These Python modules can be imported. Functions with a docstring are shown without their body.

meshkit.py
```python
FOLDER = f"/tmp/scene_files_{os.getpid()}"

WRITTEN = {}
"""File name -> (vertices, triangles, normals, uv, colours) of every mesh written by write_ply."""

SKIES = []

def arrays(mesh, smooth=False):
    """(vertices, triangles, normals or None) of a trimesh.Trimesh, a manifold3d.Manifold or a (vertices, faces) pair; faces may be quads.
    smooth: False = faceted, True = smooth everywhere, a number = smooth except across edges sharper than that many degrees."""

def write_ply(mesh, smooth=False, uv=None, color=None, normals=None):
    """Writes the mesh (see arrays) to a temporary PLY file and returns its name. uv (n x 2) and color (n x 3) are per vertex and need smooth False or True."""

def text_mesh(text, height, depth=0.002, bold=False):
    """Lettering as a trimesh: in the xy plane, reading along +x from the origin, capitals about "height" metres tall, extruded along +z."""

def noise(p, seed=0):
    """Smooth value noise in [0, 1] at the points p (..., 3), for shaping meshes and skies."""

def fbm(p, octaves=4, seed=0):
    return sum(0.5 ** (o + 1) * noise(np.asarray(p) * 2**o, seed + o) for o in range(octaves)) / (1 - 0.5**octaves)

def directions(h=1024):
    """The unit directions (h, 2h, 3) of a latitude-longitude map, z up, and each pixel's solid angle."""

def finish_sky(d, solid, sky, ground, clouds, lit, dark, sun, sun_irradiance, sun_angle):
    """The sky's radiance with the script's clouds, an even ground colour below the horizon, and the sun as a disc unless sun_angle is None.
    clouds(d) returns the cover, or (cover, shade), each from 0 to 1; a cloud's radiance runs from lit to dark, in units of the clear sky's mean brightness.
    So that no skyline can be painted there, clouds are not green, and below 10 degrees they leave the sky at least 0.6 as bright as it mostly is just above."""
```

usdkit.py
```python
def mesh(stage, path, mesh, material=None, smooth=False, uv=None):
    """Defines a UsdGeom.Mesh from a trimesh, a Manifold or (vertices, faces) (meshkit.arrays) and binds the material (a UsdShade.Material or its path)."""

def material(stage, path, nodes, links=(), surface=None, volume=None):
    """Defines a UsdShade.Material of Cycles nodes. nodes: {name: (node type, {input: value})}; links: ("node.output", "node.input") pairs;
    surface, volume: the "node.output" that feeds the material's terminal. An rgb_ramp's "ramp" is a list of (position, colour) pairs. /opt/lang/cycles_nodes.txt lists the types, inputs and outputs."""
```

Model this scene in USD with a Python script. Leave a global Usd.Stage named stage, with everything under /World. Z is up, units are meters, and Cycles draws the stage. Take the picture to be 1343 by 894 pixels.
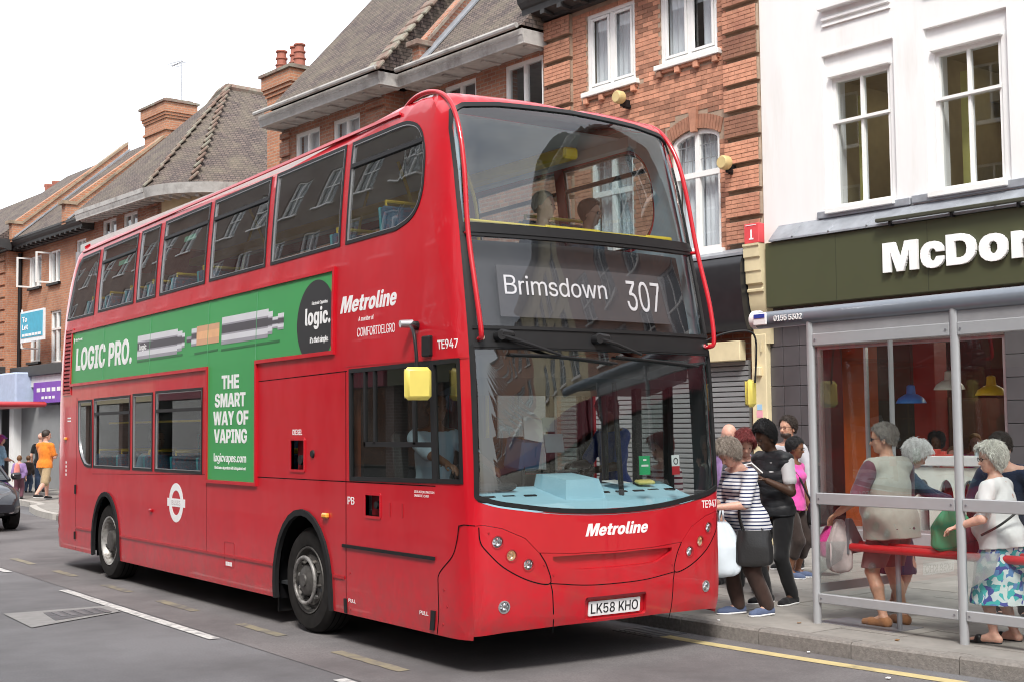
import math, glob, random
import numpy as np, trimesh, manifold3d as m3, usdkit, meshkit
from pxr import Usd, UsdGeom, UsdLux, UsdShade, Gf, Sdf, Vt
from shapely import affinity, union_all, box as vbox
from shapely.geometry import Polygon, box as sbox, Point, LineString
from scipy.interpolate import PchipInterpolator as PC

EXPOSURE, CLOUD, SKY_STRENGTH, SUN_I = 0.95, 10.0, 0.115, 0.52
stage = Usd.Stage.CreateInMemory()
UsdGeom.SetStageUpAxis(stage, UsdGeom.Tokens.z); UsdGeom.SetStageMetersPerUnit(stage, 1.0)
UsdGeom.Xform.Define(stage, '/World'); UsdGeom.Scope.Define(stage, '/World/Looks')
# ------------------------------------------------------------ camera
CAM = (-6.57383, -7.93392, 1.82905); YAW, PIT, ROL, FPX = 0.61087, 0.06647, -0.01017, 1716.98
_cy, _sy = math.cos(YAW), math.sin(YAW)
_f = np.array([_sy*math.cos(PIT), _cy*math.cos(PIT), math.sin(PIT)]); _rr = np.array([_cy, -_sy, 0.]); _u = np.cross(_rr, _f)
_r2 = _rr*math.cos(ROL)+_u*math.sin(ROL); _u2 = -_rr*math.sin(ROL)+_u*math.cos(ROL)
cam = UsdGeom.Camera.Define(stage, '/World/camera')
cam.CreateHorizontalApertureAttr(36.0); cam.CreateVerticalApertureAttr(36.0*681/1024)
cam.CreateFocalLengthAttr(36.0*FPX/1343); cam.CreateClippingRangeAttr(Gf.Vec2f(.1, 2000))
cam.AddTransformOp().Set(Gf.Matrix4d(*[float(v) for v in [*_r2, 0, *_u2, 0, *(-_f), 0, *CAM, 1]]))
cam.CreateExposureAttr(EXPOSURE)
# ------------------------------------------------------------ sky and sun (bright thin cloud: soft shadows)
SUN_EL, SUN_AZ = math.radians(52), math.atan2(-0.62, -0.78)
dome = UsdLux.DomeLight.Define(stage, '/World/sky')
dome.GetPrim().SetCustomDataByKey('kind', 'structure'); dome.GetPrim().SetCustomDataByKey('label', 'bright white cloudy sky')
skym = usdkit.material(stage, '/World/Looks/sky_look', {
    's': ('sky_texture', {'sky_type': 'single_scattering', 'sun_disc': False, 'sun_elevation': SUN_EL, 'sun_rotation': SUN_AZ, 'aerosol_density': 2.0}),
    'tc': ('texture_coordinate', {}), 'mp': ('mapping', {'scale': (1.0, 1.0, 2.4)}),
    'n': ('noise_texture', {'scale': 1.7, 'detail': 6.0, 'roughness': .55}),
    'r': ('rgb_ramp', {'ramp': [(0.30, (0.25, 0.25, 0.25)), (0.52, (1, 1, 1))]}),
    'bw': ('rgb_to_bw', {}), 'mul': ('math', {'math_type': 'multiply', 'value2': 1.0}), 'cl': ('mix', {'fac': 0.35, 'color1': (CLOUD,)*3}),
    'm': ('mix', {}), 'b': ('background_shader', {'strength': SKY_STRENGTH})},
    [('tc.generated', 'mp.vector'), ('mp.vector', 'n.vector'), ('n.fac', 'r.fac'), ('r.color', 'm.fac'),
     ('s.color', 'cl.color2'), ('s.color', 'm.color1'), ('cl.color', 'm.color2'), ('m.color', 'b.color')], surface='b.background')
UsdShade.MaterialBindingAPI.Apply(dome.GetPrim()).Bind(skym)
sun = UsdLux.DistantLight.Define(stage, '/World/sun')
sun.CreateNormalizeAttr(True); sun.CreateIntensityAttr(SUN_I); sun.CreateAngleAttr(14.0); sun.CreateColorAttr(Gf.Vec3f(1, .96, .9))
_sd = np.array([math.sin(SUN_AZ)*math.cos(SUN_EL), math.cos(SUN_AZ)*math.cos(SUN_EL), math.sin(SUN_EL)])
_sx = np.cross([0, 0, 1.], _sd); _sx /= np.linalg.norm(_sx); _syv = np.cross(_sd, _sx)
sun.AddTransformOp().Set(Gf.Matrix4d(*[float(v) for v in [*_sx, 0, *_syv, 0, *_sd, 0, 0, 0, 30, 1]]))

# ------------------------------------------------------------ helpers
COUNT = {}
def path_of(parent, name):
    k = f'{parent}/{name}'; n = COUNT.get(k, 0); COUNT[k] = n+1
    return k if n == 0 else f'{k}_{n:03d}'
def tag(prim, label=None, cat=None, group=None, kind=None):
    for k, v in (('label', label), ('category', cat), ('group', group), ('kind', kind)):
        if v: prim.SetCustomDataByKey(k, v)
ORG = {}
class Frame:
    def __init__(s, loc=(0, 0, 0), rot=0.): s.loc, s.rot = np.array(loc, float), rot
    def world(s, p):
        c, q = math.cos(s.rot), math.sin(s.rot); p = np.asarray(p, float)
        return np.stack([p[..., 0]*c-p[..., 1]*q, p[..., 0]*q+p[..., 1]*c, p[..., 2]], -1)+s.loc
WORLD = Frame()
def thing(name, label, cat, loc=(0, 0, 0), frame=WORLD, rot=0., group=None, kind=None):
    """An Xform at the thing's base. Its parts are given in the frame's coordinates (or, when rot is given, in its own)."""
    p = path_of('/World', name); x = UsdGeom.Xform.Define(stage, p)
    x.AddTranslateOp().Set(Gf.Vec3d(*map(float, frame.world(loc)))); x.AddRotateZOp().Set(math.degrees(frame.rot+rot))
    tag(x.GetPrim(), label, cat, group, kind); ORG[p] = np.array(loc, float) if not rot else np.zeros(3)
    return p
def arr(g, smooth=False): return meshkit.arrays(g, smooth)
def put(parent, name, g, mat, smooth=False, label=None, kind=None):
    """One Mesh that is a part of the thing (or of the part) at the path parent."""
    if isinstance(g, MB): g = g.get()
    if g is None: return None
    top = '/'.join(parent.split('/')[:3]); o = ORG.get(top, np.zeros(3))
    v, f, n = arr(g, smooth)
    p = path_of(parent, name); m = UsdGeom.Mesh.Define(stage, p)
    m.CreatePointsAttr(Vt.Vec3fArray.FromNumpy((v-o).astype(np.float32)))
    m.CreateFaceVertexCountsAttr(Vt.IntArray.FromNumpy(np.full(len(f), 3, np.int32)))
    m.CreateFaceVertexIndicesAttr(Vt.IntArray.FromNumpy(np.ascontiguousarray(f, dtype=np.int32).ravel()))
    m.CreateSubdivisionSchemeAttr('none')
    if n is not None:
        m.CreateNormalsAttr(Vt.Vec3fArray.FromNumpy(n.astype(np.float32))); m.SetNormalsInterpolation('vertex')
    UsdShade.MaterialBindingAPI.Apply(m.GetPrim()).Bind(mat); tag(m.GetPrim(), label, None, None, kind)
    return p
def top(name, g, mat, label, cat=None, smooth=False, group=None, kind=None, loc=None, frame=WORLD):
    """A thing that is one mesh."""
    if isinstance(g, MB): g = g.get()
    v, f, n = arr(g, smooth)
    if loc is None: loc = np.array([*(v.min(0)+v.max(0))[:2]/2, v.min(0)[2]]) if kind != 'structure' else np.zeros(3)
    p = path_of('/World', name); m = UsdGeom.Mesh.Define(stage, p)
    m.AddTranslateOp().Set(Gf.Vec3d(*map(float, frame.world(loc)))); m.AddRotateZOp().Set(math.degrees(frame.rot))
    m.CreatePointsAttr(Vt.Vec3fArray.FromNumpy((v-np.asarray(loc)).astype(np.float32)))
    m.CreateFaceVertexCountsAttr(Vt.IntArray.FromNumpy(np.full(len(f), 3, np.int32)))
    m.CreateFaceVertexIndicesAttr(Vt.IntArray.FromNumpy(np.ascontiguousarray(f, dtype=np.int32).ravel()))
    m.CreateSubdivisionSchemeAttr('none')
    if n is not None:
        m.CreateNormalsAttr(Vt.Vec3fArray.FromNumpy(n.astype(np.float32))); m.SetNormalsInterpolation('vertex')
    UsdShade.MaterialBindingAPI.Apply(m.GetPrim()).Bind(mat); tag(m.GetPrim(), label, cat, group, kind)
    ORG[p] = np.asarray(loc, float)
    return p
def dup(src, name, label, loc, rotdeg, group=None):
    p = path_of('/World', name); x = UsdGeom.Xform.Define(stage, p)
    cd = stage.GetPrimAtPath(src).GetCustomData()
    x.GetPrim().GetReferences().AddInternalReference(src); x.GetPrim().SetInstanceable(True)
    x.ClearXformOpOrder(); x.GetPrim().GetAttribute('xformOp:translate').Set(Gf.Vec3d(*map(float, loc))); x.GetPrim().GetAttribute('xformOp:rotateZ').Set(float(rotdeg))
    x.GetPrim().GetAttribute('xformOpOrder').Set(['xformOp:translate', 'xformOp:rotateZ'])
    tag(x.GetPrim(), label, cd.get('category'), group or cd.get('group'))
    return p
class MB:
    """Collects pieces of one mesh."""
    def __init__(s): s.v, s.f, s.n = [], [], 0
    def raw(s, v, f):
        v, f = np.asarray(v, float), np.asarray(f, int)
        if f.shape[1] == 4: f = np.vstack([f[:, [0, 1, 2]], f[:, [0, 2, 3]]])
        s.v.append(v); s.f.append(f+s.n); s.n += len(v); return s
    def add(s, g):
        v, f, _ = arr(g); return s.raw(v, f)
    def box(s, x0, x1, y0, y1, z0, z1, c=0.):
        """c: chamfer of all edges"""
        x0, x1 = min(x0, x1), max(x0, x1); y0, y1 = min(y0, y1), max(y0, y1); z0, z1 = min(z0, z1), max(z0, z1)
        if c <= 0:
            v = [(x, y, z) for x in (x0, x1) for y in (y0, y1) for z in (z0, z1)]
            f = [(0, 1, 3, 2), (4, 6, 7, 5), (0, 4, 5, 1), (2, 3, 7, 6), (0, 2, 6, 4), (1, 5, 7, 3)]
            return s.raw(v, f)
        c = min(c, (x1-x0)/2.01, (y1-y0)/2.01, (z1-z0)/2.01)
        pts = []
        for x, sx in ((x0, 1), (x1, -1)):
            for y, sy in ((y0, 1), (y1, -1)):
                for z, sz in ((z0, 1), (z1, -1)):
                    pts += [(x, y+sy*c, z+sz*c), (x+sx*c, y, z+sz*c), (x+sx*c, y+sy*c, z)]
        return s.add(m3.Manifold.hull_points(np.array(pts)))
    def rbox(s, c, size, rot=(0, 0, 0), ch=0.):
        """centred box turned by Euler angles (x, y, z, degrees)"""
        b = MB().box(-size[0]/2, size[0]/2, -size[1]/2, size[1]/2, -size[2]/2, size[2]/2, ch).get()
        R = trimesh.transformations.euler_matrix(*np.radians(rot))[:3, :3]
        return s.raw(b[0]@R.T+np.asarray(c), b[1])
    def cone(s, p0, p1, r0, r1=None, n=12, cap=True):
        r1 = r0 if r1 is None else r1; p0, p1 = np.asarray(p0, float), np.asarray(p1, float); t = p1-p0; t /= np.linalg.norm(t)
        a = np.cross(t, [0, 0, 1.] if abs(t[2]) < .9 else [1., 0, 0]); a /= np.linalg.norm(a); b = np.cross(t, a)
        th = np.arange(n)*2*np.pi/n; ring = np.cos(th)[:, None]*a+np.sin(th)[:, None]*b
        v = np.vstack([p0+r0*ring, p1+r1*ring, p0, p1]); i = np.arange(n); j = (i+1) % n
        f = np.vstack([np.stack([i, j, n+j], 1), np.stack([i, n+j, n+i], 1)])
        if cap: f = np.vstack([f, np.stack([j, i, i*0+2*n], 1), np.stack([n+i, n+j, i*0+2*n+1], 1)])
        return s.raw(v, f)
    def tube(s, pts, r, n=8, closed=False):
        p = np.asarray(pts, float); t = np.gradient(p, axis=0)
        if closed: t = np.roll(p, -1, 0)-np.roll(p, 1, 0)
        t /= np.linalg.norm(t, axis=1, keepdims=True)+1e-12
        a = np.cross(t[0], [0, 0, 1.] if abs(t[0][2]) < .9 else [1., 0, 0]); A = []
        for k in range(len(p)):
            a = a-t[k]*(a@t[k]); a /= np.linalg.norm(a); A.append(a)
        A = np.array(A); B = np.cross(t, A); th = np.arange(n)*2*np.pi/n; r = np.broadcast_to(r, (len(p),))
        v = (p[:, None]+r[:, None, None]*(np.cos(th)[None, :, None]*A[:, None]+np.sin(th)[None, :, None]*B[:, None])).reshape(-1, 3)
        f = []; m = len(p)
        for i in range(m if closed else m-1):
            i2 = (i+1) % m
            for j in range(n):
                j2 = (j+1) % n; f.append((i*n+j, i*n+j2, i2*n+j2, i2*n+j))
        s.raw(v, f)
        if not closed:
            s.raw(np.vstack([v[:n], p[:1]]), [(j, n, (j+1) % n) for j in range(n)][:]) if n else 0
            s.raw(np.vstack([v[-n:], p[-1:]]), [((j+1) % n, n, j) for j in range(n)])
        return s
    def prism(s, poly, z0, z1, M=None):
        """polygon in xy raised from z0 to z1; M (3x3 columns + origin) places it"""
        for g in getattr(poly, 'geoms', [poly]):
            if g.is_empty or g.area < 1e-9: continue
            t = trimesh.creation.extrude_polygon(g, abs(z1-z0), engine='earcut'); v = np.array(t.vertices); v[:, 2] += min(z0, z1)
            if M is not None: v = v@np.asarray(M[0]).T+np.asarray(M[1])
            s.raw(v, t.faces)
        return s
    def elev(s, poly, y0, y1):
        """polygon drawn in the elevation (x, z), thickness from y0 to y1"""
        y0, y1 = min(y0, y1), max(y0, y1)
        for g in getattr(poly, 'geoms', [poly]):
            if g.is_empty or g.area < 1e-9: continue
            t = trimesh.creation.extrude_polygon(g, y1-y0, engine='earcut'); v = np.array(t.vertices)
            s.raw(np.stack([v[:, 0], y1-v[:, 2], v[:, 1]], 1), t.faces)
        return s
    def lathe(s, prof, c, n=20, axis=2):
        """profile of (radius, height) turned about the axis through c"""
        prof = np.asarray(prof, float); th = np.arange(n)*2*np.pi/n; v = []
        for r, h in prof: v += [(r*math.cos(t), r*math.sin(t), h) for t in th]
        f = []
        for k in range(len(prof)-1):
            for j in range(n):
                j2 = (j+1) % n; f.append((k*n+j, k*n+j2, (k+1)*n+j2, (k+1)*n+j))
        v = np.array(v)
        if axis == 0: v = v[:, [2, 0, 1]]
        if axis == 1: v = v[:, [1, 2, 0]]
        return s.raw(v+np.asarray(c, float), f)
    def get(s):
        if not s.v: return None
        return (np.vstack(s.v), np.vstack(s.f))
def bezier(P, n=16):
    P = np.asarray(P, float); t = np.linspace(0, 1, n)[:, None]
    while len(P.shape) == 2 or len(P) > 1:
        if P.ndim == 2: P = np.repeat(P[:, None], n, 1)
        P = P[:-1]*(1-t)+P[1:]*t
        if len(P) == 1: break
    return P[0]
def catmull(P, n=8, closed=False):
    P = np.asarray(P, float)
    Q = np.vstack([P[-1:], P, P[:2]]) if closed else np.vstack([2*P[:1]-P[1:2], P, 2*P[-1:]-P[-2:-1]])
    out = []; t = np.linspace(0, 1, n, endpoint=False)[:, None]
    for i in range(1, len(Q)-2):
        a, b, c, d = Q[i-1], Q[i], Q[i+1], Q[i+2]
        out.append(.5*(2*b+(c-a)*t+(2*a-5*b+4*c-d)*t**2+(-a+3*b-3*c+d)*t**3))
    if not closed: out.append(P[-1:])
    return np.vstack(out)
_font = {}
def text_poly(text, h, bold=0, italic=0., width=None, shrink=1., wght=None):
    """lettering as a shapely shape: capitals h high from the origin along +x"""
    from PIL import Image, ImageDraw, ImageFont
    wght = wght or {0: 400, 1: 560, 2: 680, 3: 760, 4: 820, 5: 880}[bold]; bold = 0
    if wght not in _font:
        f_ = ImageFont.truetype(glob.glob('/opt/blender-*/*/datafiles/fonts/Inter.woff2')[0], 96)
        try: f_.set_variation_by_axes([28, wght])
        except Exception: pass
        _font[wght] = f_
    font = _font[wght]; x0, y0, x1, y1 = font.getbbox(text, anchor='ls', stroke_width=bold)
    im = Image.new('L', (x1-x0+8, y1-y0+8)); ImageDraw.Draw(im).text((4-x0, 4-y0), text, 255, font, anchor='ls', stroke_width=bold)
    on = np.pad(np.asarray(im) > 127, ((0, 0), (1, 1))).astype(np.int8)
    rows, st = np.nonzero(np.diff(on, axis=1) == 1); en = np.nonzero(np.diff(on, axis=1) == -1)[1]
    shape = union_all(vbox(st, -rows-1, en, -rows)).buffer(.6).buffer(-.6).simplify(.7)
    s = h/70.; shape = affinity.affine_transform(shape, [s, 0, 0, s, -4*s, (4-y0)*s])
    b = shape.bounds
    sx = (width/(b[2]-b[0])) if width else shrink
    shape = affinity.affine_transform(shape, [sx, italic, 0, 1, -b[0]*sx, 0])
    return shape.buffer(0)
# ------------------------------------------------------------ materials
MATS = {}
def pm(name, color, rough=.6, metal=0., var=.12, scale=6., bump=0., bscale=40., coat=0., spec=.5, sheen=0., rvar=0., rand=0., coords='position', stretch=(1, 1, 1), alt=None, altscale=1.5, altpos=(.5, .65), grime=None, sss=0.):
    """a plain surface with mottled colour, fine relief and a little wear"""
    if name in MATS: return MATS[name]
    N = {'p': ('principled_bsdf', {'roughness': rough, 'metallic': metal, 'coat_weight': coat, 'specular_ior_level': spec, 'sheen_weight': sheen, 'base_color': color})}
    L = []
    if coords == 'position': N['g'] = ('geometry', {}); src = 'g.position'
    else: N['g'] = ('texture_coordinate', {}); src = 'g.object'
    if stretch != (1, 1, 1):
        N['mp'] = ('mapping', {'scale': stretch}); L += [(src, 'mp.vector')]; src = 'mp.vector'
    last = None
    if var or rand or alt is not None:
        N['n'] = ('noise_texture', {'scale': scale, 'detail': 5., 'roughness': .6}); L += [(src, 'n.vector')]
        c = np.array(color)
        N['r'] = ('rgb_ramp', {'ramp': [(.25, c*(1-var)), (.75, np.minimum(c*(1+var), .95))]}); L += [('n.fac', 'r.fac')]; last = 'r.color'
        if alt is not None:
            N['n2'] = ('noise_texture', {'scale': altscale, 'detail': 6., 'roughness': .65}); L += [(src, 'n2.vector')]
            N['r2'] = ('rgb_ramp', {'ramp': [(altpos[0], (0, 0, 0)), (altpos[1], (1, 1, 1))]}); L += [('n2.fac', 'r2.fac')]
            N['mx'] = ('mix', {'color2': alt}); L += [('r2.color', 'mx.fac'), (last, 'mx.color1')]; last = 'mx.color'
        if rand:
            N['oi'] = ('object_info', {}); N['g2'] = ('geometry', {}); N['ad'] = ('math', {'math_type': 'add'}); N['fr'] = ('math', {'math_type': 'fraction'})
            N['rr'] = ('map_range', {'from_min': 0., 'from_max': 1., 'to_min': 1-rand, 'to_max': 1+rand}); N['hs'] = ('hsv', {'saturation': 1., 'fac': 1.})
            L += [('oi.random', 'ad.value1'), ('g2.random_per_island', 'ad.value2'), ('ad.value', 'fr.value1'), ('fr.value', 'rr.value'), ('rr.result', 'hs.value'), (last, 'hs.color')]; last = 'hs.color'
        L += [(last, 'p.base_color')]
    if grime:
        N['gs'] = ('separate_xyz', {}); N['gm'] = ('map_range', {'from_min': grime[0], 'from_max': grime[1], 'to_min': 1., 'to_max': 0., 'clamp': True}); N['gg'] = ('geometry', {}); N['gn'] = ('noise_texture', {'scale': 7., 'detail': 6., 'roughness': .7}); N['gr'] = ('map_range', {'from_min': .38, 'from_max': .68, 'to_min': 0., 'to_max': grime[3], 'clamp': True}); N['gx'] = ('math', {'math_type': 'multiply'}); N['gc'] = ('mix', {'color2': grime[2]})
        L = [l_ for l_ in L if l_[1] != 'p.base_color']+[('gg.position', 'gs.vector'), ('gs.z', 'gm.value'), ('gg.position', 'gn.vector'), ('gn.fac', 'gr.value'), ('gm.result', 'gx.value1'), ('gr.result', 'gx.value2'), ('gx.value', 'gc.fac'), (last, 'gc.color1'), ('gc.color', 'p.base_color')]
    if sss: N['p'][1].update({'subsurface_weight': sss, 'subsurface_radius': (1., .35, .2), 'subsurface_scale': .012})
    if rvar:
        N['n3'] = ('noise_texture', {'scale': scale*.6, 'detail': 4.}); N['mr'] = ('map_range', {'from_min': .3, 'from_max': .7, 'to_min': max(rough-rvar, .02), 'to_max': rough+rvar})
        L += [(src, 'n3.vector'), ('n3.fac', 'mr.value'), ('mr.result', 'p.roughness')]
    if bump:
        N['nb'] = ('noise_texture', {'scale': bscale, 'detail': 4., 'roughness': .6}); N['b'] = ('bump', {'strength': min(bump, 1.), 'distance': .01})
        L += [(src, 'nb.vector'), ('nb.fac', 'b.height'), ('b.normal', 'p.normal')]
    MATS[name] = usdkit.material(stage, f'/World/Looks/{name}', N, L, surface='p.BSDF'); return MATS[name]
def glassm(name, tint=(.8, .84, .83), base=.05, rough=0., spec=(1, 1, 1), gain=.95, dirt=0.):
    if name in MATS: return MATS[name]
    N = {'lw': ('layer_weight', {'blend': .5}), 'pw': ('math', {'math_type': 'power', 'value2': 4.0}), 'ma': ('math', {'math_type': 'multiply_add', 'value2': gain, 'value3': base}),
         't': ('transparent_bsdf', {'color': tint}), 'g': ('glossy_bsdf', {'color': spec, 'roughness': rough}), 'm': ('mix_closure', {})}
    L = [('lw.facing', 'pw.value1'), ('pw.value', 'ma.value1'), ('ma.value', 'm.fac'), ('t.BSDF', 'm.closure1'), ('g.BSDF', 'm.closure2')]
    out = 'm.closure'
    if dirt:
        N['d'] = ('diffuse_bsdf', {'color': (.5, .5, .48)}); N['gp'] = ('geometry', {}); N['dn'] = ('noise_texture', {'scale': 2.5, 'detail': 6.}); N['dr'] = ('map_range', {'from_min': .35, 'from_max': .8, 'to_min': 0., 'to_max': dirt}); N['m2'] = ('mix_closure', {})
        L += [('gp.position', 'dn.vector'), ('dn.fac', 'dr.value'), ('dr.result', 'm2.fac'), ('m.closure', 'm2.closure1'), ('d.BSDF', 'm2.closure2')]; out = 'm2.closure'
    MATS[name] = usdkit.material(stage, f'/World/Looks/{name}', N, L, surface=out); return MATS[name]
def brickm(name, c1, c2, mortar, w=.225, h=.075, rough=.85, ms=.012, side=False, bump=.5, alt=(.1, .06, .05), slope=1.):
    """far brickwork and roof tiling, in the mesh's own x and z"""
    if name in MATS: return MATS[name]
    N = {'tc': ('texture_coordinate', {}), 'sx': ('separate_xyz', {}), 'ad': ('math', {'math_type': 'add'}), 'ms': ('math', {'math_type': 'multiply', 'value2': slope}), 'cx': ('combine_xyz', {}),
         'b': ('brick_texture', {'color1': c1, 'color2': c2, 'mortar': mortar, 'scale': 1., 'mortar_size': ms, 'mortar_smooth': .2, 'bias': 0., 'brick_width': w, 'row_height': h}),
         'n': ('noise_texture', {'scale': 1.6, 'detail': 7., 'roughness': .65}), 'r': ('rgb_ramp', {'ramp': [(.42, (0, 0, 0)), (.75, (.75, .75, .75))]}), 'm': ('mix', {'color2': alt}),
         'n2': ('noise_texture', {'scale': 30., 'detail': 3.}), 'mx2': ('mix', {'mix_type': 'overlay', 'fac': .35}),
         'bp': ('bump', {'strength': bump, 'distance': .012, 'invert': True}), 'p': ('principled_bsdf', {'roughness': rough, 'specular_ior_level': .25})}
    L = [('tc.object', 'sx.vector'), ('sx.x', 'ad.value1'), ('sx.y', 'ad.value2'), ('ad.value', 'cx.x'), ('sx.z', 'ms.value1'), ('ms.value', 'cx.y'), ('cx.vector', 'b.vector'), ('tc.object', 'n.vector'), ('n.fac', 'r.fac'),
         ('r.color', 'm.fac'), ('b.color', 'mx2.color1'), ('tc.object', 'n2.vector'), ('n2.fac', 'mx2.color2'), ('mx2.color', 'm.color1'), ('m.color', 'p.base_color'), ('b.fac', 'bp.height'), ('bp.normal', 'p.normal')]
    MATS[name] = usdkit.material(stage, f'/World/Looks/{name}', N, L, surface='p.BSDF'); return MATS[name]
def emit(name, c, s):
    if name in MATS: return MATS[name]
    MATS[name] = usdkit.material(stage, f'/World/Looks/{name}', {'e': ('emission', {'color': c, 'strength': s})}, [], surface='e.emission'); return MATS[name]
# ------------------------------------------------------------ the bus: a skin M(s, z, d) over perimeter arc s, height z and outward offset d
LB=10.86
_ctl=np.array([(0,.06),(.3,.066),(.55,.08),(.8,.107),(1.0,.135),(1.12,.158),(1.2,.187),(1.25,.235),(1.273,.31),(1.283,.42),(1.285,.6)])
def _dense(ctl,n=40):
    # catmull-rom through control points
    P=np.vstack([[-ctl[1][0],ctl[1][1]],ctl,[ctl[-1][0],ctl[-1][1]+.2]])
    out=[]
    for i in range(1,len(P)-2):
        t=np.linspace(0,1,n,endpoint=False)[:,None]
        a,b,c_,d=P[i-1],P[i],P[i+1],P[i+2]
        out.append(.5*(2*b+(c_-a)*t+(2*a-5*b+4*c_-d)*t**2+(-a+3*b-3*c_+d)*t**3))
    out.append(ctl[-1:]); return np.vstack(out)
_f=_dense(_ctl)
_ra=np.array([(1.285,.6),(1.285,LB-.35),(1.268,LB-.2),(1.21,LB-.08),(1.1,LB-.02),(.8,LB),(0,LB)])
_h=np.vstack([_f,_ra[1:]])
_l=np.concatenate([[0],np.cumsum(np.linalg.norm(np.diff(_h,axis=0),axis=1))])
S0=float(np.interp(.6,_h[:len(_f),1],_l[:len(_f)])); SEND=float(_l[-1])
WZ=np.array([(.2,1.26),(.3,1.28),(.5,1.285),(2.4,1.285),(3.0,1.27),(3.6,1.236),(4.1,1.19),(4.25,1.172),(4.35,1.158),(4.40,1.148),(4.44,1.125),(4.465,1.095),(4.49,1.045),(4.508,.97),(4.52,.86)])
RZ=np.array([(.2,.07),(.3,.035),(.42,.008),(.6,0),(1.3,.0),(1.8,.02),(2.42,.06),(3.0,.155),(3.31,.22),(3.6,.28),(3.9,.345),(4.1,.395),(4.25,.44),(4.35,.49),(4.41,.55),(4.455,.68),(4.49,.88),(4.52,1.15)])
_w=PC(*WZ.T);_r=PC(*RZ.T)
def M(s,z,d=0.):
    """perimeter arc s (0 front centre, <0 offside), height z, outward offset d"""
    s=np.asarray(s,float);z=np.asarray(z,float)
    a=np.abs(s); sg=np.where(s<0,-1.,1.)
    def raw(a,z):
        x=np.interp(a,_l,_h[:,0]);y=np.interp(a,_l,_h[:,1])
        g=np.clip((1.9-y)/1.5,0,1);g=g*g*(3-2*g)
        gr=np.clip((y-(LB-1.0))/1.0,0,1);gr=gr*gr*(3-2*gr)
        zz=np.clip(z,.2,4.52)
        rr=np.interp(zz,[.2,.4,1.3,2.5,3.4,4.0,4.35,4.52],[.05,0,0,.03,.1,.2,.4,.9])
        yy=y+_r(zz)*g-rr*gr
        return np.stack([x/1.285*_w(zz), yy, z+np.clip((z-3.3)/1.1,0,1)*(.085-.0186*yy)],-1)
    e=2e-3
    P=raw(a,z); Ps=raw(a+e,z)-raw(a-e,z); Pz=raw(a,z+e)-raw(a,z-e)
    n=np.cross(Ps,Pz); n/=np.linalg.norm(n,axis=-1,keepdims=True)+1e-12
    n=np.where((n[...,:1]*1+0)>-9,n,n)
    P=P+n*np.asarray(d)[...,None]
    P[...,0]*=sg
    return P
def sy(y): return -(S0+(y-.6))          # offside: arc of a point y behind the front
def skin(poly, d0, d1, edge=.1, zsub=None):
    """a shape drawn on the bus's unrolled side and front, as a slab between the offsets d0 and d1"""
    out = []
    for g in getattr(poly, 'geoms', [poly]):
        if g.is_empty or g.area < 1e-8: continue
        rings = [np.array(g.exterior.coords)[:-1]]+[np.array(r.coords)[:-1] for r in g.interiors]
        cs = m3.CrossSection([r for r in rings], m3.FillRule.EvenOdd)
        mm = cs.extrude(d1-d0).refine_to_length(edge)
        q = mm.to_mesh(); v = np.array(q.vert_properties)[:, :3]
        out.append((M(v[:, 0], v[:, 1], d0+v[:, 2]), np.array(q.tri_verts)))
    b = MB()
    for v, f in out: b.raw(v, f)
    return b.get()
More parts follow.
